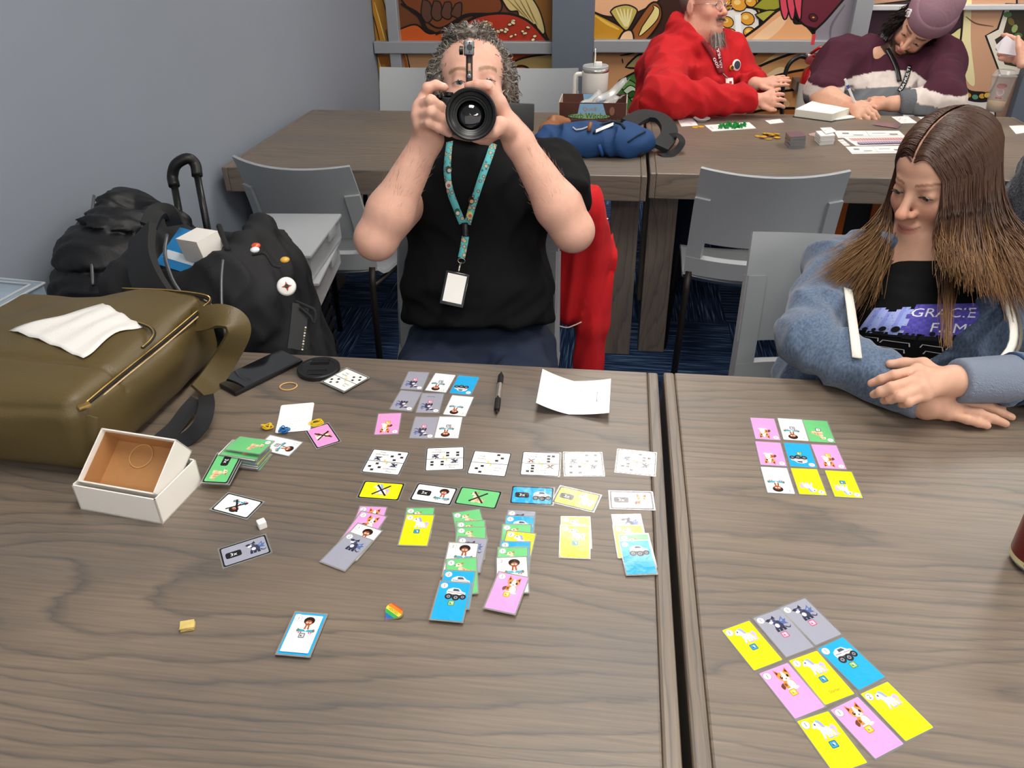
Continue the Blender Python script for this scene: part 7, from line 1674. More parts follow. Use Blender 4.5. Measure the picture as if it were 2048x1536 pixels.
for nm, mb, m_ in (('badge', MB().box((0, 0, 0), (0.036, 0.002, 0.030), Matrix.Translation(bq) @ Rz(0.4) @ Rx(-0.4)), mat('badge_white')), ('badge_stripe', MB().box((0.004, -0.002, -0.004), (0.012, 0.001, 0.010), Matrix.Translation(bq) @ Rz(0.4) @ Rx(-0.4)), mat('badge_red', 'b5313a', 0.5)), ('clip', MB().tube([tuple(on_b(rbv, 1443, 150, 0.012, 3.2)), tuple(on_b(rbv, 1450, 158, 0.014, 3.2))], 0.003, 6), mat('nickel'))):
    o = mb.build(nm, m_, e); o.location = -Vector(e.location)
for (x, y, r_, c1, c2, lb) in ((1471, 131, 0.024, 'e9e6e2', '3a4350', 'round white rimmed button badge pinned to the red hoodie'), (1461, 136, 0.011, 'd9a52a', '4a3418', 'small yellow pin beside the round badge on the red hoodie')):
    p_ = on_b(rbv, x, y, 0.004, 3.2); M_ = Matrix.Translation(p_) @ Vector((0.55, -0.75, 0.2)).to_track_quat('Z', 'Y').to_matrix().to_4x4()
    e = bpy.data.objects.new('button_badge', None); COL.objects.link(e); e.matrix_world = M_; tag(e, lb, 'badge')
    MB().lathe([(0, 0), (r_, 0), (r_, 0.003), (r_ * 0.85, 0.006), (0, 0.0065)], 20).build('rim', mat('badge_' + c1, c1, 0.3, coat=0.4), e, 40); MB().lathe([(0, 0.0066), (r_ * 0.74, 0.0066), (0, 0.0072)], 20).build('face', mat('badge_' + c2, c2, 0.3, coat=0.4), e, 40)

# ================================================================== the man in the beanie, writing
BM = M4(frame((-0.518, -0.7234, -0.4564), (0.2733, -0.6456, 0.7131)), (1.2543, 3.7974, 1.0413), 1.03)
bs = Sdf(0.02); add_head(bs, BM, jaw=1.1, nose=1.08, slit=0.0018, lidz=-0.005, wide=1.03)
bnk = np.array((1.20, 3.87, 0.90)); bs.cap(hl(BM, 0, 0.03, -0.05), bnk, 0.058, 0.066, k=0.03); bs.cap(bnk + (0, 0.02, -0.02), (1.15, 3.82, 0.60), 0.062, 0.12, k=0.03)
bsR, beR, bwR = np.array((0.95, 3.80, 0.90)), tb(1640, 190, 0.80), tb(1697, 211, 0.785)
bsL, beL, bwL = np.array((1.38, 3.83, 0.90)), tb(1888, 200, 0.805), tb(1782, 208, 0.785)
for a, b_, c in ((bsR, beR, bwR), (bsL, beL, bwL)): bs.cap(bnk, a, 0.07, 0.06); bs.cap(a, b_, 0.055, 0.046); bs.cap(b_, lerp(b_, c, 0.35), 0.047, 0.045); bs.cap(lerp(b_, c, 0.35), c, 0.045, 0.030)
small_hand(bs, bwR, tb(1722, 222, 0.775) - bwR, -1, (-0.2, -0.6, 0.8), 0.95, 0.75, 0.05); small_hand(bs, bwL, tb(1735, 210, 0.775) - bwL, 1, (0.2, -0.5, 0.85), 0.95, 0.6, 0.05)
dk = lambda x, y, z: np.clip(np.clip((-0.045 - z) / 0.012, 0, 1) * (np.sqrt((x / 0.030) ** 2 + ((z + 0.068) / 0.016) ** 2) > 0.9) + np.clip((np.abs(x) - 0.048) / 0.01, 0, 1) * (z < 0.0) + np.clip(1.2 - ((x / 0.026) ** 2 + ((z + 0.053) / 0.006) ** 2), 0, 1), 0, 1) * (y < 0.0) * 0.92 * (x * x + y * y + z * z < 0.026)
beanman = obj('person', bs.mesh('person', 0.0046, skin_mat('skin_beanie_man'), colfn=face_col(BM, 'd7a68c', lip='b56e62', brow='33231c', blush=0.3, brow_w=0.0045, beard=('2a1c16', dk))), label='bearded man in mauve beanie and striped sweater writing in a notebook', cat='person')
eyes(beanman, BM, '3a2a20', look=(0, -1, -0.6)); lashes(beanman, BM, '1a120e', n=12, ln=0.006, thick=0.0010, zc=-0.0035, down=0.8)
bw_ = Sdf(0.06)
bw_.ell((1.16, 3.84, 0.79), (0.235, 0.160, 0.142)); bw_.ell((1.15, 3.78, 0.64), (0.255, 0.20, 0.20)); bw_.cap((1.10, 3.90, 0.92), bsR, 0.078, 0.090); bw_.cap((1.26, 3.90, 0.92), bsL, 0.078, 0.090)
bw_.cap(bsR, lerp(bsR, beR, 0.9), 0.090, 0.075); bw_.cone(lerp(bsR, beR, 0.8), lerp(beR, bwR, 0.12), 0.076, 0.062, 0.012, k=0.03); bw_.cap(bsL, beL, 0.090, 0.078); bw_.cone(beL, lerp(beL, bwL, 0.62), 0.074, 0.055, 0.01, k=0.03)
bw_.chain([hl(BM, 0.08, 0.03, -0.125), hl(BM, 0.05, 0.09, -0.09), hl(BM, -0.05, 0.09, -0.09), hl(BM, -0.085, 0.03, -0.125)], [0.022, 0.028, 0.028, 0.022], k=0.03)
c_m, c_w, c_g = np.array(lin('43162a')), np.array(lin('d9cdc6')), np.array(lin('6f7276'))
def scol(X):
    z = X[:, 2] + 0.10 * np.clip(3.78 - X[:, 1], 0, 0.4); lo_ = 0.822 + 0.012 * np.sin(X[:, 0] * 12); c = np.where((z > lo_ + 0.05)[:, None], c_m, np.where((z > lo_)[:, None], c_w, c_g)); return c
def bpost(P, V): V = wrinkle(0.009, 11, 8.3, warp=1.1)(P, V); return np.where(P[..., 1] < 3.455, np.maximum(V, 0.7525 - P[..., 2]), V)
bsw = child('sweater', bw_.mesh('sweater', 0.007, mat('striped_fleece', attr=True, rough=0.95, bump=0.12, bscale=500, var=0.08, vscale=40), colfn=scol, post=bpost, slack=0.03), beanman)
bl_ = Sdf(0.04); bl_.ell((1.15, 3.80, 0.55), (0.22, 0.18, 0.12)); bl_.cap((1.05, 3.76, 0.54), (1.00, 3.40, 0.53), 0.095, 0.08); bl_.cap((1.25, 3.76, 0.54), (1.30, 3.40, 0.53), 0.095, 0.08); bl_.cap((1.00, 3.40, 0.53), (1.00, 3.46, 0.04), 0.075, 0.055); bl_.cap((1.30, 3.40, 0.53), (1.30, 3.46, 0.04), 0.075, 0.055); child('trousers', bl_.mesh('trousers', 0.012, mat('dark_denim')), beanman)
cuf = Sdf(0.01); cuf.cone(lerp(beL, bwL, 0.55), lerp(beL, bwL, 0.86), 0.054, 0.046, 0.008); child('cuff', cuf.mesh('cuff', 0.006, mat('grey_rib_knit', '6a6d71', 0.95, bump=0.7, bscale=220), post=lambda P, V: np.maximum(V, 0.7525 - P[..., 2])), beanman)
o = ribbon([hl(BM, -0.085, -0.03, -0.10), hl(BM, -0.070, -0.075, -0.15), hl(BM, -0.035, -0.10, -0.185)], 0.03, 0.006, mat('grey_collar', '8a8d92', 0.9), 'collar_placket', beanman, up=(0.2, -0.8, 0.5))
hb2 = lambda r: (lambda a, z: (-0.072 * abs(math.cos(a)) - 0.012 + 0, 0.055 * math.sin(a) + 0.02, z))(r.uniform(-0.9, 0.9), r.uniform(-0.03, 0.05))
curls = tuft(BM, 420, hb2, lambda b: (-0.22, -0.15 + b[1] * 3, -0.8), (0.06, 0.12), ['1d1310', '2b1c16', '140d0b'], 0.0024, 12, 0.014)
curls2 = tuft(BM, 260, lambda r: (0.070 + r.uniform(-0.006, 0.012), r.uniform(-0.02, 0.09), r.uniform(-0.07, 0.02)), lambda b: (0.35, 0.15, -0.8), (0.04, 0.09), ['1d1310', '2b1c16'], 0.0020, 12, 0.010)
tubes('curly_hair', curls[0] + curls2[0], curls[1] + curls2[1], curls[2] + curls2[2], m_hair, beanman)['kind'] = 'stuff'
tubes('beard', *tuft(BM, 700, lambda r: (lambda a: (0.050 * math.sin(a) * r.uniform(0.9, 1.05), -0.028 - 0.052 * math.cos(a), -0.055 - 0.045 * math.cos(a) ** 2 + r.uniform(-0.012, 0.012)))(r.uniform(-1.5, 1.5)), lambda b: (b[0] * 6, -0.45, -0.8), (0.012, 0.026), ['1d1310', '2b1c16', '3a271d'], 0.0009, 6, 0.002), m_hair, beanman)['kind'] = 'stuff'
# beanie
bn = Sdf(0.02); bn.xf(BM); bn.ell((0, 0.022, 0.062), (0.094, 0.112, 0.100)); bn.ell((0, 0.06, 0.125), (0.07, 0.075, 0.06), k=0.04); bn.plane((0, -0.05, 0.055), (0, 0.28, -1), 0.0)
m_bean = mat('mauve_rib_knit', '8d6c7a', 0.95, bump=0.15, bscale=400)
Rbm = BM[:3, :3] / 1.03
def ribs(P, V): L = (P - BM[:3, 3]) @ Rbm; a = np.arctan2(L[..., 0], -(L[..., 1] - 0.02)); return V - 0.0016 * np.abs(np.sin(a * 46))
be = empty('knit_beanie', tuple(BM[:3, 3]), 0, 'mauve ribbed beanie with white emblem on the writing man', 'beanie')
o = child('crown', bn.mesh('crown', 0.0042, m_bean, post=ribs, slack=0.005, relax=0), be); o.location = -Vector(be.location)
bf = Sdf(0.01); bf.xf(BM); bf.ell((0, 0.022, 0.058), (0.101, 0.118, 0.100)); bf.plane((0, -0.05, 0.044), (0, 0.28, -1), 0.006); bf.plane((0, -0.05, 0.100), (0, -0.28, 1), 0.010)
o = child('folded_brim', bf.mesh('folded_brim', 0.0042, m_bean, post=ribs, slack=0.005, relax=0), be); o.location = -Vector(be.location); bfv = bvh_of(o)
em = MB(); em.c = lin('f2eeee')
def onbrim(x, y): q = on_b(bfv, x, y, 0.003, 3.3); return tuple(q)
for pl in ([(1808, 30), (1811, 24), (1817, 19), (1823, 20), (1823, 25)], [(1810, 31), (1816, 33), (1820, 30), (1822, 25)], [(1813, 30), (1816, 26), (1818, 23)], [(1816, 29), (1820, 25), (1821, 22)], [(1809, 29), (1812, 33), (1817, 34), (1820, 32)]):
    em.tube([onbrim(*q) for q in pl], 0.0034, 6)
o = em.build('emblem', m_ink, be, True, colors=True); o.location = -Vector(be.location)
tq = onbrim(1879, 47); o = MB().box((0, 0, 0), (0.020, 0.004, 0.012), Matrix.Translation(tq) @ Ry(0.5)).build('side_tag', mat('dark_tag', '241c24', 0.7), be); o.location = -Vector(be.location)
bbv = bvh_of(bsw)
e = worn_strap('lanyard', 'black lanyard with white lettering on the striped sweater', bbv, [[(1772, 100), (1783, 120), (1792, 140), (1797, 165)], [(1818, 133), (1812, 155), (1805, 172), (1797, 185)]], 0.020, m_black, [('KBA MULTI', 1, 0.05, 0.95, True)], 3.2)
p0, p1 = tb(1716, 222, 0.768), td(1690, 158, 3.10)
pe = empty('writing_pen', tuple(p0), 0, 'clear white pen held by the man writing in the notebook', 'pen')
for (a, b_, r_, nm, m_) in ((0.0, 0.10, 0.002, 'tip', mat('nickel')), (0.10, 0.80, 0.0048, 'barrel', mat('pen_white', 'e6e6e8', 0.3)), (0.72, 0.82, 0.0053, 'blue_band', mat('pen_blue', '3a4fa8', 0.4)), (0.82, 1.0, 0.0045, 'end_cap', mat('pen_white'))):
    o = MB().tube([tuple(lerp(p0, p1, a)), tuple(lerp(p0, p1, b_))], r_, 10).build(nm, m_, pe, 40); o.location = -Vector(pe.location)

chair(0.32, 3.86, math.radians(180), 'grey plastic chair hidden behind the man in red')
# ================================================================== people cut by the frame's right edge
ks = Sdf(0.05); kx = np.array((1.155, 2.10, 0.0))
ks.ell(kx + (0.16, 0.10, 0.80), (0.21, 0.15, 0.20)); ks.ell(kx + (0.16, 0.10, 0.62), (0.21, 0.16, 0.18)); ks.cap(kx + (0.10, 0.10, 0.95), kx + (0.02, 0.12, 0.90), 0.07, 0.075); ks.cap(kx + (0.02, 0.12, 0.90), kx + (0.03, 0.30, 0.70), 0.072, 0.06); ks.cap(kx + (0.03, 0.30, 0.70), kx + (0.16, 0.52, 0.80), 0.058, 0.045)
kb = Sdf(0.02); KMh = M4(frame((0.0, 1.0, -0.2), (0, 0.2, 1)), kx + (0.17, 0.14, 1.13)); add_head(kb, KMh); kb.cap(hl(KMh, 0, 0.02, -0.06), kx + (0.16, 0.10, 0.85), 0.055, 0.08); kb.cap(kx + (0.16, 0.52, 0.80), kx + (0.20, 0.56, 0.80), 0.03, 0.028)
small_hand(kb, kx + np.array((0.18, 0.54, 0.80)), (0.4, 0.9, 0.0), 1, (0, 0, 1), 0.9, 0.4)
knit = obj('person', kb.mesh('person', 0.006, skin_mat('skin_knit'), colfn=face_col(KMh, 'd8a890', lip='b56e62', brow='4a3428')), label='person in grey knit sweater seated beyond the brown haired woman', cat='person')
child('sweater', ks.mesh('sweater', 0.008, mat('grey_knit', '5f6268', 0.95, bump=0.8, bscale=160, var=0.35, vscale=120), post=wrinkle(0.006, 12, 9.1), slack=0.02), knit)
kl = Sdf(0.04); kl.ell(kx + (0.16, 0.10, 0.52), (0.19, 0.16, 0.10)); kl.cap(kx + (0.08, 0.12, 0.53), kx + (0.08, 0.50, 0.53), 0.08, 0.07); kl.cap(kx + (0.24, 0.12, 0.53), kx + (0.24, 0.50, 0.53), 0.08, 0.07); kl.cap(kx + (0.08, 0.50, 0.53), kx + (0.08, 0.48, 0.04), 0.065, 0.05); kl.cap(kx + (0.24, 0.50, 0.53), kx + (0.24, 0.48, 0.04), 0.065, 0.05); child('trousers', kl.mesh('trousers', 0.012, mat('dark_denim')), knit)
hk = Sdf(0.02); hk.xf(KMh); hk.ell((0, 0.03, 0.04), (0.085, 0.10, 0.09)); hk.ell((0, -0.09, -0.02), (0.075, 0.07, 0.10), op='s', k=0.01); child('hair', hk.mesh('hair', 0.006, mat('brown_hair_plain', '3a2a20', 0.6, bump=0.6, bscale=300)), knit)
chair(1.315, 2.22, 0.0, 'grey plastic chair under the person in grey knit')
# hand with fanned cards, its owner standing at the end of the table
hs2 = Sdf(0.02); hw = td(2075, 118, 2.95); OM = M4(frame((-1, 0.1, -0.25), (-0.2, 0, 1)), hw + np.array((0.42, 0.02, 0.38)))
add_head(hs2, OM); onk = hw + np.array((0.42, 0.02, 0.20)); hs2.cap(hl(OM, 0, 0.02, -0.06), onk, 0.055, 0.07); hs2.cap(onk, onk + (0.05, 0, -0.45), 0.11, 0.15); hs2.cap(onk, onk + (0, -0.18, -0.03), 0.07, 0.06); hs2.cap(onk + (0, -0.18, -0.03), hw + (0.22, -0.10, -0.12), 0.05, 0.042); hs2.cap(hw + (0.22, -0.10, -0.12), hw, 0.042, 0.028)
def h9(x, y, d): return td(1880 + x / 5.905, y / 5.905, d)
hand(hs2, hw, [h9(900, 470, 2.93), h9(880, 560, 2.93), h9(890, 640, 2.93), h9(900, 720, 2.93)], [[h9(830, 440, 2.93), h9(780, 420, 2.94), h9(740, 410, 2.95)], [h9(780, 590, 2.96), h9(720, 580, 2.965), h9(680, 575, 2.97)], [h9(790, 650, 2.96), h9(730, 640, 2.965), h9(690, 640, 2.97)], [h9(800, 710, 2.96), h9(740, 700, 2.965), h9(700, 695, 2.97)]], [h9(960, 760, 2.88), h9(930, 560, 2.875), h9(920, 440, 2.88)], pr=0.015, fr=0.0095, wr=0.028)
owner = obj('person', hs2.mesh('person', 0.005, skin_mat('skin_card_holder'), colfn=face_col(OM, 'd9a48e', lip='b56e62', brow='4a3428')), label='person holding a fan of white cards, only the hand in view', cat='person')
oj = Sdf(0.05); oj.cap(onk + (0.02, 0, -0.05), onk + (0.06, 0, -0.55), 0.15, 0.17); oj.cap(onk + (0, -0.18, -0.03), hw + (0.22, -0.10, -0.12), 0.065, 0.058); oj.cap(onk + (0, 0.1, -0.02), onk + (0, -0.18, -0.03), 0.08, 0.07); oj.cone(hw + (0.22, -0.10, -0.12), hw + (0.10, -0.05, -0.055), 0.056, 0.045, 0.01); child('jumper', oj.mesh('jumper', 0.010, mat('mustard_jumper', 'b58a34', 0.95), post=wrinkle(0.006, 12, 3.3), slack=0.02), owner)
ol = Sdf(0.04); ol.cap(onk + (0.06, 0, -0.55), onk + (0.06, 0.09, -0.96), 0.13, 0.06); ol.cap(onk + (0.06, 0, -0.55), onk + (0.06, -0.09, -0.96), 0.13, 0.06); child('trousers', ol.mesh('trousers', 0.012, mat('dark_denim')), owner)
oh = Sdf(0.02); oh.xf(OM); oh.ell((0, 0.03, 0.04), (0.085, 0.10, 0.09)); oh.ell((0, -0.09, -0.02), (0.075, 0.07, 0.10), op='s', k=0.01); child('hair', oh.mesh('hair', 0.006, mat('brown_hair_plain')), owner)
for k in range(5):
    A = h9(700 + k * 8, 470 + k * 8, 2.915 - 0.003 * k); M_ = Matrix.Translation(h9(800 + 6 * k, 545 + 4 * k, 2.915 - 0.003 * k)) @ Vector((-0.25, -0.85, 0.45)).to_track_quat('Z', 'Y').to_matrix().to_4x4() @ Rz(math.radians(55 + 7 * k))
    o = MB().prism([(x * MM, y * MM) for x, y in rrect(50, 66, 4, 4)], 0, 0.0005).build('playing_card', mat('pale_lilac_card', 'd9d2d8', 0.3, coat=0.4), None, label='pale card fanned in the hand over the far table', cat='card', group='cards fanned in a hand'); o.matrix_world = M_
# ------------------------------------------------------------------ things on the far tables
def flat(name, pix, th, m, label, cat, group=None, z=0.0, draw=None):
    """a thin flat sheet whose four corners lie on the table plane"""
    P = [tb(*q, TOP + z) for q in pix]; c = sum(P) / len(P); e = bpy.data.objects.new(name, None) if draw else None
    poly = [(q[0] - c[0], q[1] - c[1]) for q in P]
    ar = sum(poly[i - 1][0] * poly[i][1] - poly[i][0] * poly[i - 1][1] for i in range(len(poly)))
    if ar < 0: poly = poly[::-1]
    mb = MB().prism(poly, 0, th)
    o = mb.build(name, m, None, loc=(c[0], c[1], TOP + z), label=label, cat=cat, group=group)
    if draw:
        A, B, C_, D = [np.array(q[:2]) - c[:2] for q in P]; pr = Print(0.0002); draw(pr); V = []
        for (x, y, zz) in pr.mb.v: q = (A * (1 - x) + B * x) * y + (D * (1 - x) + C_ * x) * (1 - y); V.append((q[0], q[1], zz + th))
        pr.mb.v = V; obj('print', pr.mesh('print', m_ink), None, o, kind='stuff')
    return o
m_sheet = mat('game_sheet', 'efecea', 0.45)
# white tumbler with straw
p = tb(1209, 196); p = np.array((-0.098, 3.37, TOP)); e = empty('insulated_tumbler', tuple(p), 0, 'white insulated tumbler with handle, clear lid and metal straw', 'tumbler')
MB().lathe([(0.0, 0), (0.036, 0), (0.040, 0.004), (0.043, 0.07), (0.052, 0.085), (0.0535, 0.175)], 36).build('body', mat('white_powder_coat', 'efebe4', 0.45), e, 40); MB().lathe([(0.0535, 0.175), (0.0545, 0.178), (0.0545, 0.186), (0.053, 0.188)], 36, cap=False).build('steel_rim', mat('nickel'), e, 40)
MB().lathe([(0.053, 0.184), (0.053, 0.197), (0.050, 0.200), (0.0, 0.198)], 36).build('lid', mat('clear_lid', 'c9ccce', 0.15, alpha=0.6), e, 40); MB().box((0.012, 0.0, 0.204), (0.026, 0.014, 0.018), bev=0.003).build('straw_tab', mat('white_tab', 'f0f0ee', 0.4), e, 40); MB().tube([(-0.004, 0, 0.05), (-0.004, 0, 0.262)], 0.004, 10).build('straw', mat('nickel'), e, True)
MB().tube([tuple(q) for q in spline([(-0.045, 0, 0.165), (-0.078, 0, 0.160), (-0.084, 0, 0.11), (-0.080, 0, 0.07), (-0.046, 0, 0.055)], 6)], 0.009, 10).build('handle', mat('white_powder_coat'), e, True)
# game box with lettering
g0, g1 = tb(1118, 238, 0.791), tb(1252, 240, 0.791); bw2 = np.linalg.norm(g1 - g0); e = empty('game_box', tuple(np.append((g0 + g1)[:2] / 2 + np.array((0, 0.085)), 0.791)), math.atan2(*(g1 - g0)[[1, 0]]), 'open brown game box with Herb Witches lettering, bags inside', 'game box')
m_bx = mat('game_box_brown', '4d2a28', 0.4, col2='5f3a30', vscale=12); H_ = 0.062
q = MB(); q.box((0, -0.083, H_ / 2), (bw2, 0.004, H_)); q.build('front_side', m_bx, e); MB().box((0, 0.083, H_ / 2), (bw2, 0.004, H_)).build('back_side', m_bx, e)
for s in (-1, 1): MB().box((s * bw2 / 2, 0, H_ / 2), (0.004, 0.17, H_)).build('end_side', mat('box_inner_board', 'b5aa9a', 0.7), e)
MB().box((0, 0, 0.003), (bw2, 0.17, 0.005)).build('bottom', mat('box_inner_board'), e)
pr = Print(0.0003); w2 = bw2 / 2
pr.poly([(-w2 * .45, -.6), (-w2 * .38, .9), (w2 * .30, .9), (w2 * .42, -.6)], '8fbbe0'); pr.mb.v = [(x, y * H_ * 0.5 if abs(y) <= 1 else y, z) for x, y, z in pr.mb.v]
pr.poly(circle(-w2 * 0.1, -H_ * 0.30, w2 * 0.62, H_ * 0.16, 20), '9cc08a'); pr.text('Herb Witches', -w2 * 0.1, -H_ * 0.29, 0.030, '2f5a2c', sx=0.9); pr.text('Quedl', -w2 * 0.08, H_ * 0.12, 0.022, 'b58d5a'); pr.disc(w2 * 0.58, H_ * 0.02, 0.010, 0.016, '9a6a58')
o = obj('front_print', pr.mesh('front_print', m_ink), None, e, loc=(0, -0.0856, H_ / 2), rot=(math.pi / 2, 0, 0))
pr = Print(0.0003); pr.poly([(-w2 * .3, -H_ * .3), (-w2 * .36, H_ * .5), (w2 * .34, H_ * .5), (w2 * .28, -H_ * .3)], '8fbbe0'); obj('back_print', pr.mesh('back_print', m_ink), None, e, loc=(0, 0.0806, H_ / 2), rot=(math.pi / 2, 0, 0))
MB().box((0, 0.005, 0.0203), (bw2 + 0.015, 0.185, 0.0405), bev=0.002).build('closed_game_box', m_bx, None, loc=(e.location.x, e.location.y, TOP), rot=(0, 0, e.rotation_euler.z), label='brown closed game box under the open Herb Witches box', cat='game box')
m_bag = mat('clear_bag', 'dcdcda', 0.2, alpha=0.55, trans=0.4)
for k, (a, b_, w_, lb) in enumerate(((( -0.07, -0.05, 0.03), (0.03, 0.03, 0.075), 0.05, 'flat clear zip bag lying in the game box, printed'), ((0.0, -0.02, 0.05), (0.13, 0.06, 0.115), 0.045, 'clear bag sticking up out of the game box'), ((0.02, -0.07, 0.04), (0.11, -0.02, 0.07), 0.06, 'crumpled clear bag at the end of the game box'))):
    rows = []; A, B = Vector(a), Vector(b_); n = (B - A).cross(Vector((0, 0, 1))).normalized()
    for i in range(9):
        t = i / 8; c = A.lerp(B, t) + Vector((0, 0, 0.008 * math.sin(t * 7 + k))); rows.append([tuple(c + n * w_ * u * (0.75 + 0.35 * math.sin(3.1 * t)) + Vector((0, 0, 0.010 * math.sin(u * 5 + t * 4 + k)))) for u in (-0.5, -0.25, 0, 0.25, 0.5)])
    o = MB().grid(rows, thick=0.0006).build('plastic_bag', m_bag, None, True, label=lb, cat='plastic bag', group='bags in the game box'); o.matrix_world = Matrix.Translation(e.location) @ Rz(e.rotation_euler.z)
# blue backpack with leather flap
m_bluc = mat('blue_canvas', '123d6e', 0.75, bump=0.1, bscale=500, var=0.1, vscale=14); m_lea = mat('tan_leather', '8f5a36', 0.5, bump=0.08, bscale=300, var=0.08, vscale=12)
e = empty('canvas_backpack', tuple(tb(1210, 312)), 0, 'blue canvas backpack with tan leather flap lying on the far table', 'backpack')
bl2 = Sdf(0.03); q0 = tb(1212, 300, 0.79); bl2.ell((-0.085, 2.81, 0.79), (0.20, 0.10, 0.054)); bl2.ell((-0.20, 2.80, 0.785), (0.09, 0.095, 0.048)); bl2.ell((0.03, 2.81, 0.79), (0.10, 0.095, 0.046)); bl2.ell((-0.06, 2.78, 0.79), (0.15, 0.06, 0.045)); bl2.plane((0, 0, 0.756), (0, 0, -1), 0.0)
o = child('body', bl2.mesh('body', 0.006, m_bluc, post=wrinkle(0.010, 12, 2.7, warp=1.4), slack=0.02), e); o.location = -Vector(e.location); bpv = bvh_of(o)
bq_ = Sdf(0.02); bq_.box((-0.08, 2.82, 0.768), (0.36, 0.17, 0.034), 0.016); o = child('back_panel', bq_.mesh('back_panel', 0.006, m_web), e); o.location = -Vector(e.location)
fl = Sdf(0.02); fl.chain([tb(1103, 292, 0.775), tb(1095, 264, 0.79), tb(1108, 248, 0.80), tb(1132, 246, 0.80)], [0.020, 0.028, 0.028, 0.016]); fl.ell(tb(1107, 268, 0.785), (0.040, 0.06, 0.033)); o = child('leather_flap', fl.mesh('leather_flap', 0.005, m_lea, post=wrinkle(0.005, 14, 1.2), slack=0.01), e); o.location = -Vector(e.location)
ob_ = lambda x, y, off=0.004: on_b(bpv, x, y, off, 2.75)
for nm, pl, r_, m_ in (('pocket_piping', [(1188, 268), (1205, 250), (1225, 243), (1242, 250), (1248, 258)], 0.005, mat('dark_navy', '0d2238', 0.8)), ('cord', [(1145, 257), (1152, 262), (1165, 260), (1176, 256)], 0.003, mat('cord_pale', 'c9c9cc', 0.8)), ('compression_strap', [(1198, 290), (1204, 305), (1206, 316)], 0.006, mat('blue_webbing', '1d4f8a', 0.8)), ('zip', [(1255, 285), (1275, 272), (1290, 265)], 0.003, mat('dark_navy'))):
    o = MB().tube([tuple(ob_(*q)) for q in pl], r_, 8).build(nm, m_, e, True); o.location = -Vector(e.location)
o = MB().grid([[tuple(ob_(1192 + 12 * i, 262 - 5 * i + 3 * j, 0.005)) for j in range(3)] for i in range(4)], thick=0.001).build('white_tissue', mat('napkin_paper'), e); o.location = -Vector(e.location)
o = MB().tube([tuple(ob_(1177, 264)), tuple(ob_(1180, 256, 0.02))], 0.007, 8).build('zip_toggle', m_lea, e, True); o.location = -Vector(e.location)
ribbon([tb(1255, 252, 0.83), tb(1285, 236, 0.825), tb(1318, 240, 0.82), tb(1335, 258, 0.805), tb(1335, 278, 0.785), tb(1318, 300, 0.765)], 0.06, 0.016, m_blk2, 'shoulder_strap', e, up=(0.2, -0.3, 0.9), rel=e)
ribbon([tb(1330, 275, 0.79), tb(1355, 272, 0.80), tb(1364, 284, 0.79), tb(1352, 302, 0.765), tb(1335, 310, 0.756), tb(1320, 306, 0.756)], 0.024, 0.002, m_web, 'webbing_loop', e, up=(0.3, -0.6, 0.6), rel=e)
# sheets, cards and pieces
def boxes(rows):
    def d(pr):
        for (x0, y0, x1, y1, c) in rows: pr.poly([(x0, y0), (x1, y0), (x1, y1), (x0, y1)], c)
    return d
def lines(n, c='b9b4b4', sd=1):
    def d(pr):
        r = random.Random(sd)
        for k in range(n): x, y = r.uniform(0.1, 0.7), r.uniform(0.15, 0.85); pr.poly([(x, y), (x + r.uniform(.08, .2), y), (x + .1, y + .06), (x, y + .05)], c)
    return d
flat('player_aid', [(1353, 237), (1386, 236), (1396, 251), (1363, 253)], 0.0006, m_sheet, 'white card with faint boxes by the man in red', 'card', draw=lines(8, 'cfc3cc'))
MB().lathe([(0.0, 0.002), (0.018, 0.0), (0.034, 0.012), (0.033, 0.013), (0.017, 0.004), (0.0, 0.004)], 28).build('glass_dish', mat('glass_dish', 'dfe2e2', 0.1, alpha=0.7), None, 40, loc=tuple(tb(1403, 242)), label='shallow glass dish beside the white card', cat='dish')
mc_ = MB().lathe([(0, 0), (0.0115, 0), (0.0122, 0.0006), (0.0122, 0.0018), (0.0112, 0.0024), (0.008, 0.0020), (0, 0.0020)], 18).mesh('coin', mat('yellow_coin', 'd9a318', 0.4, coat=0.3), 40)
rr_ = random.Random(12)
for k, (x, y) in enumerate(((1390, 255), (1402, 254))): obj('toy_coin', mc_, None, loc=tuple(tb(x, y)), label='yellow toy coin by the green meeple board', cat='coin', group='yellow toy coins')
for k, (x, y) in enumerate(((1516, 273), (1527, 274), (1538, 279), (1531, 269), (1548, 271), (1554, 277), (1543, 273), (1524, 277), (1553, 271), (1537, 272))): obj('toy_coin', mc_, None, loc=tuple(tb(x, y) + np.array([0, 0, 0.0026 * (k // 3)])), rot=(rr_.uniform(-.12, .12), rr_.uniform(-.12, .12), 0), label='yellow toy coin in the loose heap on the far table', cat='coin', group='yellow toy coins in a heap')
bo = flat('meeple_board', [(1409, 251), (1498, 245), (1512, 257), (1424, 263)], 0.0015, m_sheet, 'long white board carrying a row of green meeples', 'board', draw=boxes([(0.18, 0.1, 0.185, 0.9, 'b5a8a8'), (0.88, 0.1, 0.885, 0.9, 'b5a8a8'), (0.05, 0.3, 0.1, 0.7, 'd9cfcf')]))
mp_ = MB(); prof = [(-0.008, 0), (-0.003, 0), (0, 0.005), (0.003, 0), (0.008, 0), (0.0055, 0.007), (0.009, 0.010), (0.004, 0.013), (0.0035, 0.018), (-0.0035, 0.018), (-0.004, 0.013), (-0.009, 0.010), (-0.0055, 0.007)]
mp_.prism(prof, -0.004, 0.004, Rx(math.pi / 2)); mpm = mp_.mesh('meeple', mat('green_meeple', '128a3e', 0.4))
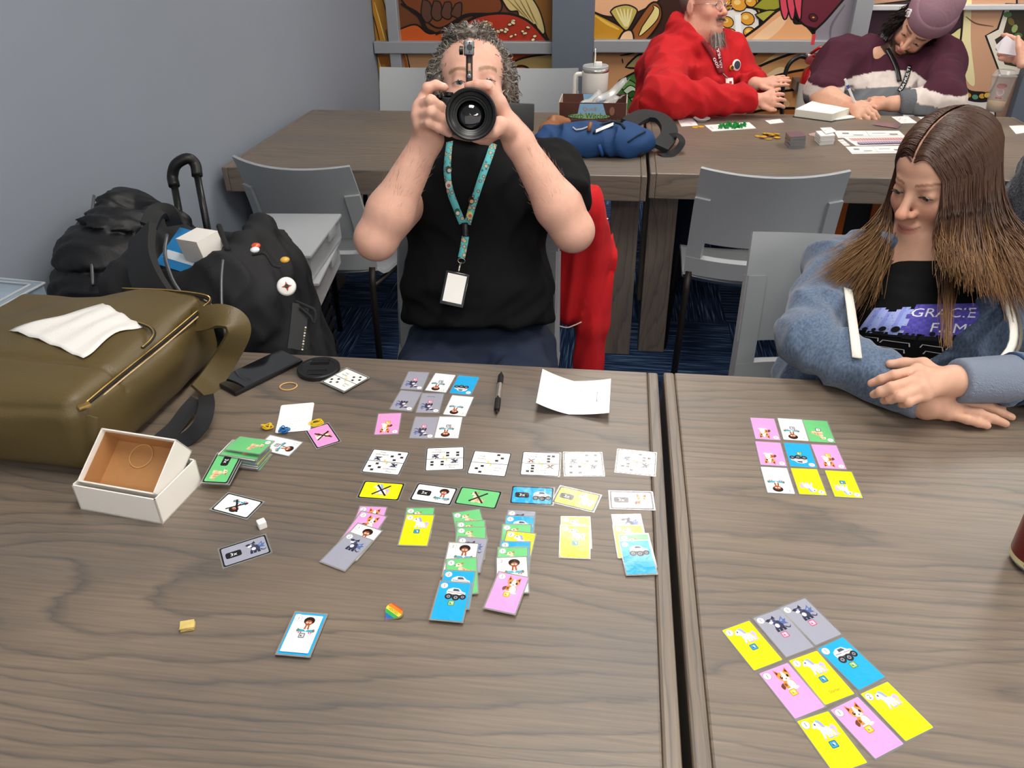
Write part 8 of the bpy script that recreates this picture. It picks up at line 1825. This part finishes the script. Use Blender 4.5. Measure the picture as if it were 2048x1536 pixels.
for k, (x, y) in enumerate(((1440, 258), (1446, 256), (1453, 258), (1460, 255), (1467, 258), (1474, 256), (1481, 257), (1488, 254), (1456, 253), (1470, 253))): obj('meeple', mpm, None, loc=tuple(tb(x, y) + np.array([0, 0, 0.0016])), rot=(0, 0, rr_.uniform(-.6, .6)), label='small green meeple standing on the white board', cat='game piece', group='green meeples on the board')
flat('small_card', [(1530, 241), (1560, 238), (1568, 245), (1540, 248)], 0.0006, m_sheet, 'small white card alone in the middle of the coin table', 'card', draw=lines(4, '9a8f98', 3))
def stack(pix, n, th, mA, mB, label, top_label, group, top_draw=None):
    P = [tb(*q, TOP + n * th) for q in pix]; c = sum(P) / 4; r = random.Random(n)
    for k in range(n):
        poly = [(q[0] - c[0], q[1] - c[1]) for q in P]; ar = sum(poly[i - 1][0] * poly[i][1] - poly[i][0] * poly[i - 1][1] for i in range(4)); poly = poly if ar > 0 else poly[::-1]
        o = MB().prism(poly, 0, th * 0.86).build('stacked_card', mA if k < n - 1 else mB, None, loc=(c[0] + r.uniform(-.0015, .0015), c[1] + r.uniform(-.0015, .0015), TOP + k * th), rot=(0, 0, r.uniform(-.03, .03)), label=label if k < n - 1 else top_label, cat='card', group=group)
stack([(1572, 264), (1602, 262), (1613, 272), (1582, 274)], 16, 0.0026, mat('clear_sleeve_edge', '77777a', 0.3, coat=0.5), mat('purple_card', '7d6069', 0.4, coat=0.4), 'sleeved card inside the tall stack with a purple top', 'purple backed card on top of the tall sleeved stack', 'tall sleeved stack on the far table')
stack([(1632, 262), (1660, 259), (1671, 270), (1642, 272)], 12, 0.0028, mat('white_card_edge', 'd2d0ce', 0.4), m_sheet, 'white card inside the white stack beside the game sheets', 'white card on top of the white stack', 'white card stack on the far table')
flat('small_card', [(1640, 256), (1662, 255), (1674, 263), (1652, 268)], 0.0008, m_sheet, 'white card lying askew over the white stack', 'card', z=0.036, draw=lines(3, '8a8088', 5))
for k in range(4): flat('small_card', [(1617 + 4 * k, 268 + k), (1630 + 4 * k, 265 + k), (1634 + 4 * k, 268 + k), (1621 + 4 * k, 272 + k)], 0.0006, mat('pinkish_card', 'b59a96', 0.5), 'pinkish card slipped between the two stacks', 'card', 'pinkish cards between the stacks', z=0.0008 * k)
tr_ = boxes([(0.02, 0.15, 0.98, 0.2, 'b9b2b2'), (0.48, 0.1, 0.485, 0.95, '7a7474'), (0.1, 0.5, 0.2, 0.7, '8a8484'), (0.55, 0.55, 0.75, 0.6, '8a8484'), (0.25, 0.3, 0.4, 0.4, 'a9a3a3'), (0.8, 0.3, 0.92, 0.5, '9a9494')])
flat('game_sheet', [(1668, 262), (1798, 262), (1811, 274), (1676, 276)], 0.001, m_sheet, 'white game sheet with line drawings behind the purple track', 'game sheet', draw=tr_)
flat('game_sheet', [(1688, 276), (1808, 275), (1822, 289), (1712, 292)], 0.001, m_sheet, 'game sheet with a red and a purple number track', 'game sheet', draw=boxes([(0.06, 0.58, 0.98, 0.92, 'c78a86')] + [(0.08 + k * 0.045, 0.58, 0.09 + k * 0.045, 0.92, 'f0e6e6') for k in range(20)] + [(0.08, 0.06, 0.98, 0.36, '9a86a8')] + [(0.10 + k * 0.045, 0.06, 0.11 + k * 0.045, 0.36, 'ece6f0') for k in range(20)]))
flat('game_sheet', [(1691, 294), (1800, 292), (1818, 306), (1704, 308)], 0.001, m_sheet, 'white game sheet with line drawings before the purple track', 'game sheet', draw=tr_)
flat('small_card', [(1675, 280), (1686, 279), (1693, 285), (1682, 286)], 0.0008, m_sheet, 'tiny white card with red line left of the purple track', 'card', draw=boxes([(0.1, 0.4, 0.9, 0.5, 'b53a3a')])); flat('small_card', [(1682, 286), (1693, 285), (1700, 291), (1689, 292)], 0.0008, m_sheet, 'second tiny white card with red line below the first', 'card', draw=boxes([(0.1, 0.4, 0.9, 0.5, 'b53a3a')]))
for k in range(3): flat('purple_card', [(1743 + 3 * k, 250), (1755 + 3 * k, 243.5), (1800 + 2 * k, 249), (1789 + 3 * k, 257)], 0.0008, mat('purple_card'), 'purple backed card in the fan near the notebook', 'card', 'purple cards near the notebook', z=0.0012 * k)
flat('player_aid', [(1783, 234), (1815, 232), (1835, 246), (1802, 247)], 0.0006, m_sheet, 'white card with faint boxes beside the sweater cuff', 'card', draw=lines(8, 'd2c6cc', 7)); flat('small_card', [(1803, 226), (1822, 226), (1829, 232), (1808, 233)], 0.0006, m_sheet, 'small white card touching the sweater sleeve', 'card', draw=lines(4, '77727a', 9)); flat('small_card', [(1836, 234), (1860, 233), (1870, 240), (1848, 242)], 0.0006, m_sheet, 'small white card next to the brown hair', 'card'); flat('player_aid', [(2018, 252), (2060, 250), (2075, 262), (2032, 268)], 0.0006, m_sheet, 'white card at the table end by the grey knit sleeve', 'card')
hx = [(math.cos(a) * 0.030, math.sin(a) * 0.024) for a in [math.pi * k / 3 for k in range(6)]]; o = MB().prism(hx, 0, 0.012).build('hexagon_token', m_sheet, None, loc=tuple(tb(1735, 236)), label='white hexagonal tile stack before the notebook', cat='game piece'); pr = Print(0.0002); pr.disc(0, 0, 0.008, 0.006, '77727a'); obj('print', pr.mesh('print', m_ink), None, o, loc=(0, 0, 0.0122))
# notebook
e = empty('notebook', tuple(tb(1668, 226)), 0, 'thick open notebook with black cover the bearded man writes in', 'notebook')
nb = [tb(1588, 232), tb(1592, 215), tb(1668, 232), tb(1660, 240)]
def slab(P4_, z0, z1, nm, m_):
    V = []
    for zf in (z0, z1):
        for q in P4_: V.append((q[0], q[1], zf))
    mb = MB(); mb.add(V, [(3, 2, 1, 0), (4, 5, 6, 7)] + [(i, (i + 1) % 4, 4 + (i + 1) % 4, 4 + i) for i in range(4)]); o = mb.build(nm, m_, e); o.location = -Vector(e.location)
    bm = bmesh.new(); bm.from_mesh(o.data); bmesh.ops.recalc_face_normals(bm, faces=bm.faces); bm.to_mesh(o.data); bm.free()
Pn0 = [tb(1588, 234), tb(1662, 244), tb(1700, 231), tb(1622, 217)]
slab([q + (q - sum(Pn0) / 4) * 0.05 for q in Pn0], TOP, TOP + 0.003, 'cover', m_black); slab(Pn0, TOP + 0.003, TOP + 0.030, 'page_block', mat('page_edges', 'dcd8cc', 0.8)); slab([q + np.array([0.002, 0.002, 0]) for q in Pn0], TOP + 0.030, TOP + 0.0315, 'top_page', mat('page_white', 'f3f1ea', 0.7))
Pn1 = [tb(1664, 243), tb(1745, 233), tb(1712, 223), tb(1690, 228)]; slab(Pn1, TOP, TOP + 0.002, 'cover', m_black); slab([lerp(q, sum(Pn1) / 4, 0.06) for q in Pn1], TOP + 0.002, TOP + 0.006, 'right_page', mat('page_white'))
# clear plastic cup
cp_ = tb(1990, 236); cp_ = np.array((1.30 + 0.17, 3.36, TOP)); cp_ = tb(1988, 222); e = empty('plastic_cup', tuple(cp_), 0, 'clear plastic drink cup with dome lid and red print, nearly empty', 'cup')
MB().lathe([(0.0, 0.0), (0.030, 0.0), (0.033, 0.01), (0.044, 0.135)], 32, cap=False).build('wall', mat('clear_cup', 'd9d6d2', 0.12, alpha=0.35, coat=0.5), e, True); MB().lathe([(0.0, 0.002), (0.029, 0.002), (0.034, 0.040), (0.0, 0.041)], 32).build('drink', mat('weak_tea', 'c9a878', 0.2, alpha=0.8), e, True); MB().lathe([(0.044, 0.133), (0.047, 0.137), (0.047, 0.142), (0.040, 0.146), (0.036, 0.158), (0.0, 0.160)], 32, cap=False).build('lid', mat('clear_cup'), e, True)
pr = MB(); 
def cw_(x, y): a = x / 0.040 - math.pi / 2 - 0.35; r_ = 0.0335 + 0.0085 * y / 0.135 + 0.0012; return (r_ * math.cos(a), r_ * math.sin(a), y)
pr.c = lin('c23a40'); pr.add([cw_(*q) for q in circle(0, 0.105, 0.018, 0.010, 16)], [list(range(16))]); pr.c = lin('d9b8b8'); pr.add([cw_(*q) for q in circle(0, 0.080, 0.015, 0.014, 16)], [list(range(16))]); pr.c = lin('c23a40'); pr.add([cw_(*q) for q in [(-0.012, 0.055), (0.012, 0.055), (0.012, 0.060), (-0.012, 0.060)]], [(0, 1, 2, 3)])
pr.build('print', m_ink, e, colors=True)
# fire extinguisher on the back wall
ex = ty(1612, 165, 4.40); e = empty('fire_extinguisher', (ex[0], 4.42, 0.42), 0, 'red fire extinguisher hanging on the wall behind the writing man', 'fire extinguisher')
mr = mat('extinguisher_red', 'b3121a', 0.25, coat=0.6)
MB().lathe([(0, 0), (0.055, 0), (0.062, 0.012), (0.062, 0.30), (0.05, 0.345), (0.025, 0.365), (0.02, 0.38)], 32, Tr(0.035, 0, 0)).build('cylinder', mr, e, 40); MB().lathe([(0.063, 0.14), (0.063, 0.28)], 32, Tr(0.035, 0, 0), cap=False).build('label', mat('extinguisher_label', 'e0ddd2', 0.5), e, True); MB().box((0, 0, 0.40), (0.035, 0.05, 0.05), bev=0.006).build('valve', mat('nickel'), e, 40)
MB().tube([(0.0, -0.02, 0.425), (0.03, -0.04, 0.455), (0.12, -0.05, 0.46)], 0.008, 8).build('carry_handle', mr, e, True); MB().tube([(0.0, -0.02, 0.41), (0.06, -0.05, 0.425), (0.11, -0.05, 0.415)], 0.007, 8).build('lever', mr, e, True); MB().lathe([(0, 0), (0.02, 0), (0.02, 0.012), (0, 0.014)], 20, Tr(-0.005, -0.03, 0.395) @ Rx(math.pi / 2)).build('gauge', mat('gauge_face', '8a3a3a', 0.3), e, 40); MB().box((0.0, -0.02, 0.49), (0.016, 0.006, 0.05)).build('pull_tag', mat('tag_red', 'd8434a', 0.5), e); MB().box((0, 0.125, 0.25), (0.06, 0.14, 0.05)).build('wall_bracket', mat('grey_metal'), e)
MB().tube([tuple(q) for q in spline([(-0.015, -0.02, 0.405), (-0.06, -0.03, 0.41), (-0.11, -0.04, 0.36), (-0.115, -0.05, 0.22), (-0.095, -0.055, 0.10), (-0.09, -0.055, 0.05)], 6)], 0.011, 10).build('hose', m_black, e, True); MB().tube([(-0.09, -0.055, 0.06), (-0.088, -0.055, -0.02)], [0.013, 0.016], 10).build('nozzle', mat('grey_metal'), e, True)
# crate standing under the coin table
xa, xb, xc, xd = [ty(q, 425, 3.05)[0] for q in (1672, 1693, 1742, 1800)]
e = empty('orange_crate', ((xa + xd) / 2, 3.17, 0.0), 0, 'black and orange crate standing under the coin table', 'crate'); x0_ = (xa + xd) / 2
MB().box((0, 0, 0.272), (xd - xa, 0.23, 0.544), bev=0.006).build('body', mat('crate_black'), e, 40)
for a_, b_ in ((xa, xb), (xc, xd)): MB().box(((a_ + b_) / 2 - x0_, -0.116, 0.45), (b_ - a_, 0.010, 0.19), bev=0.002).build('orange_panel', mat('orange_plastic'), e, 40)
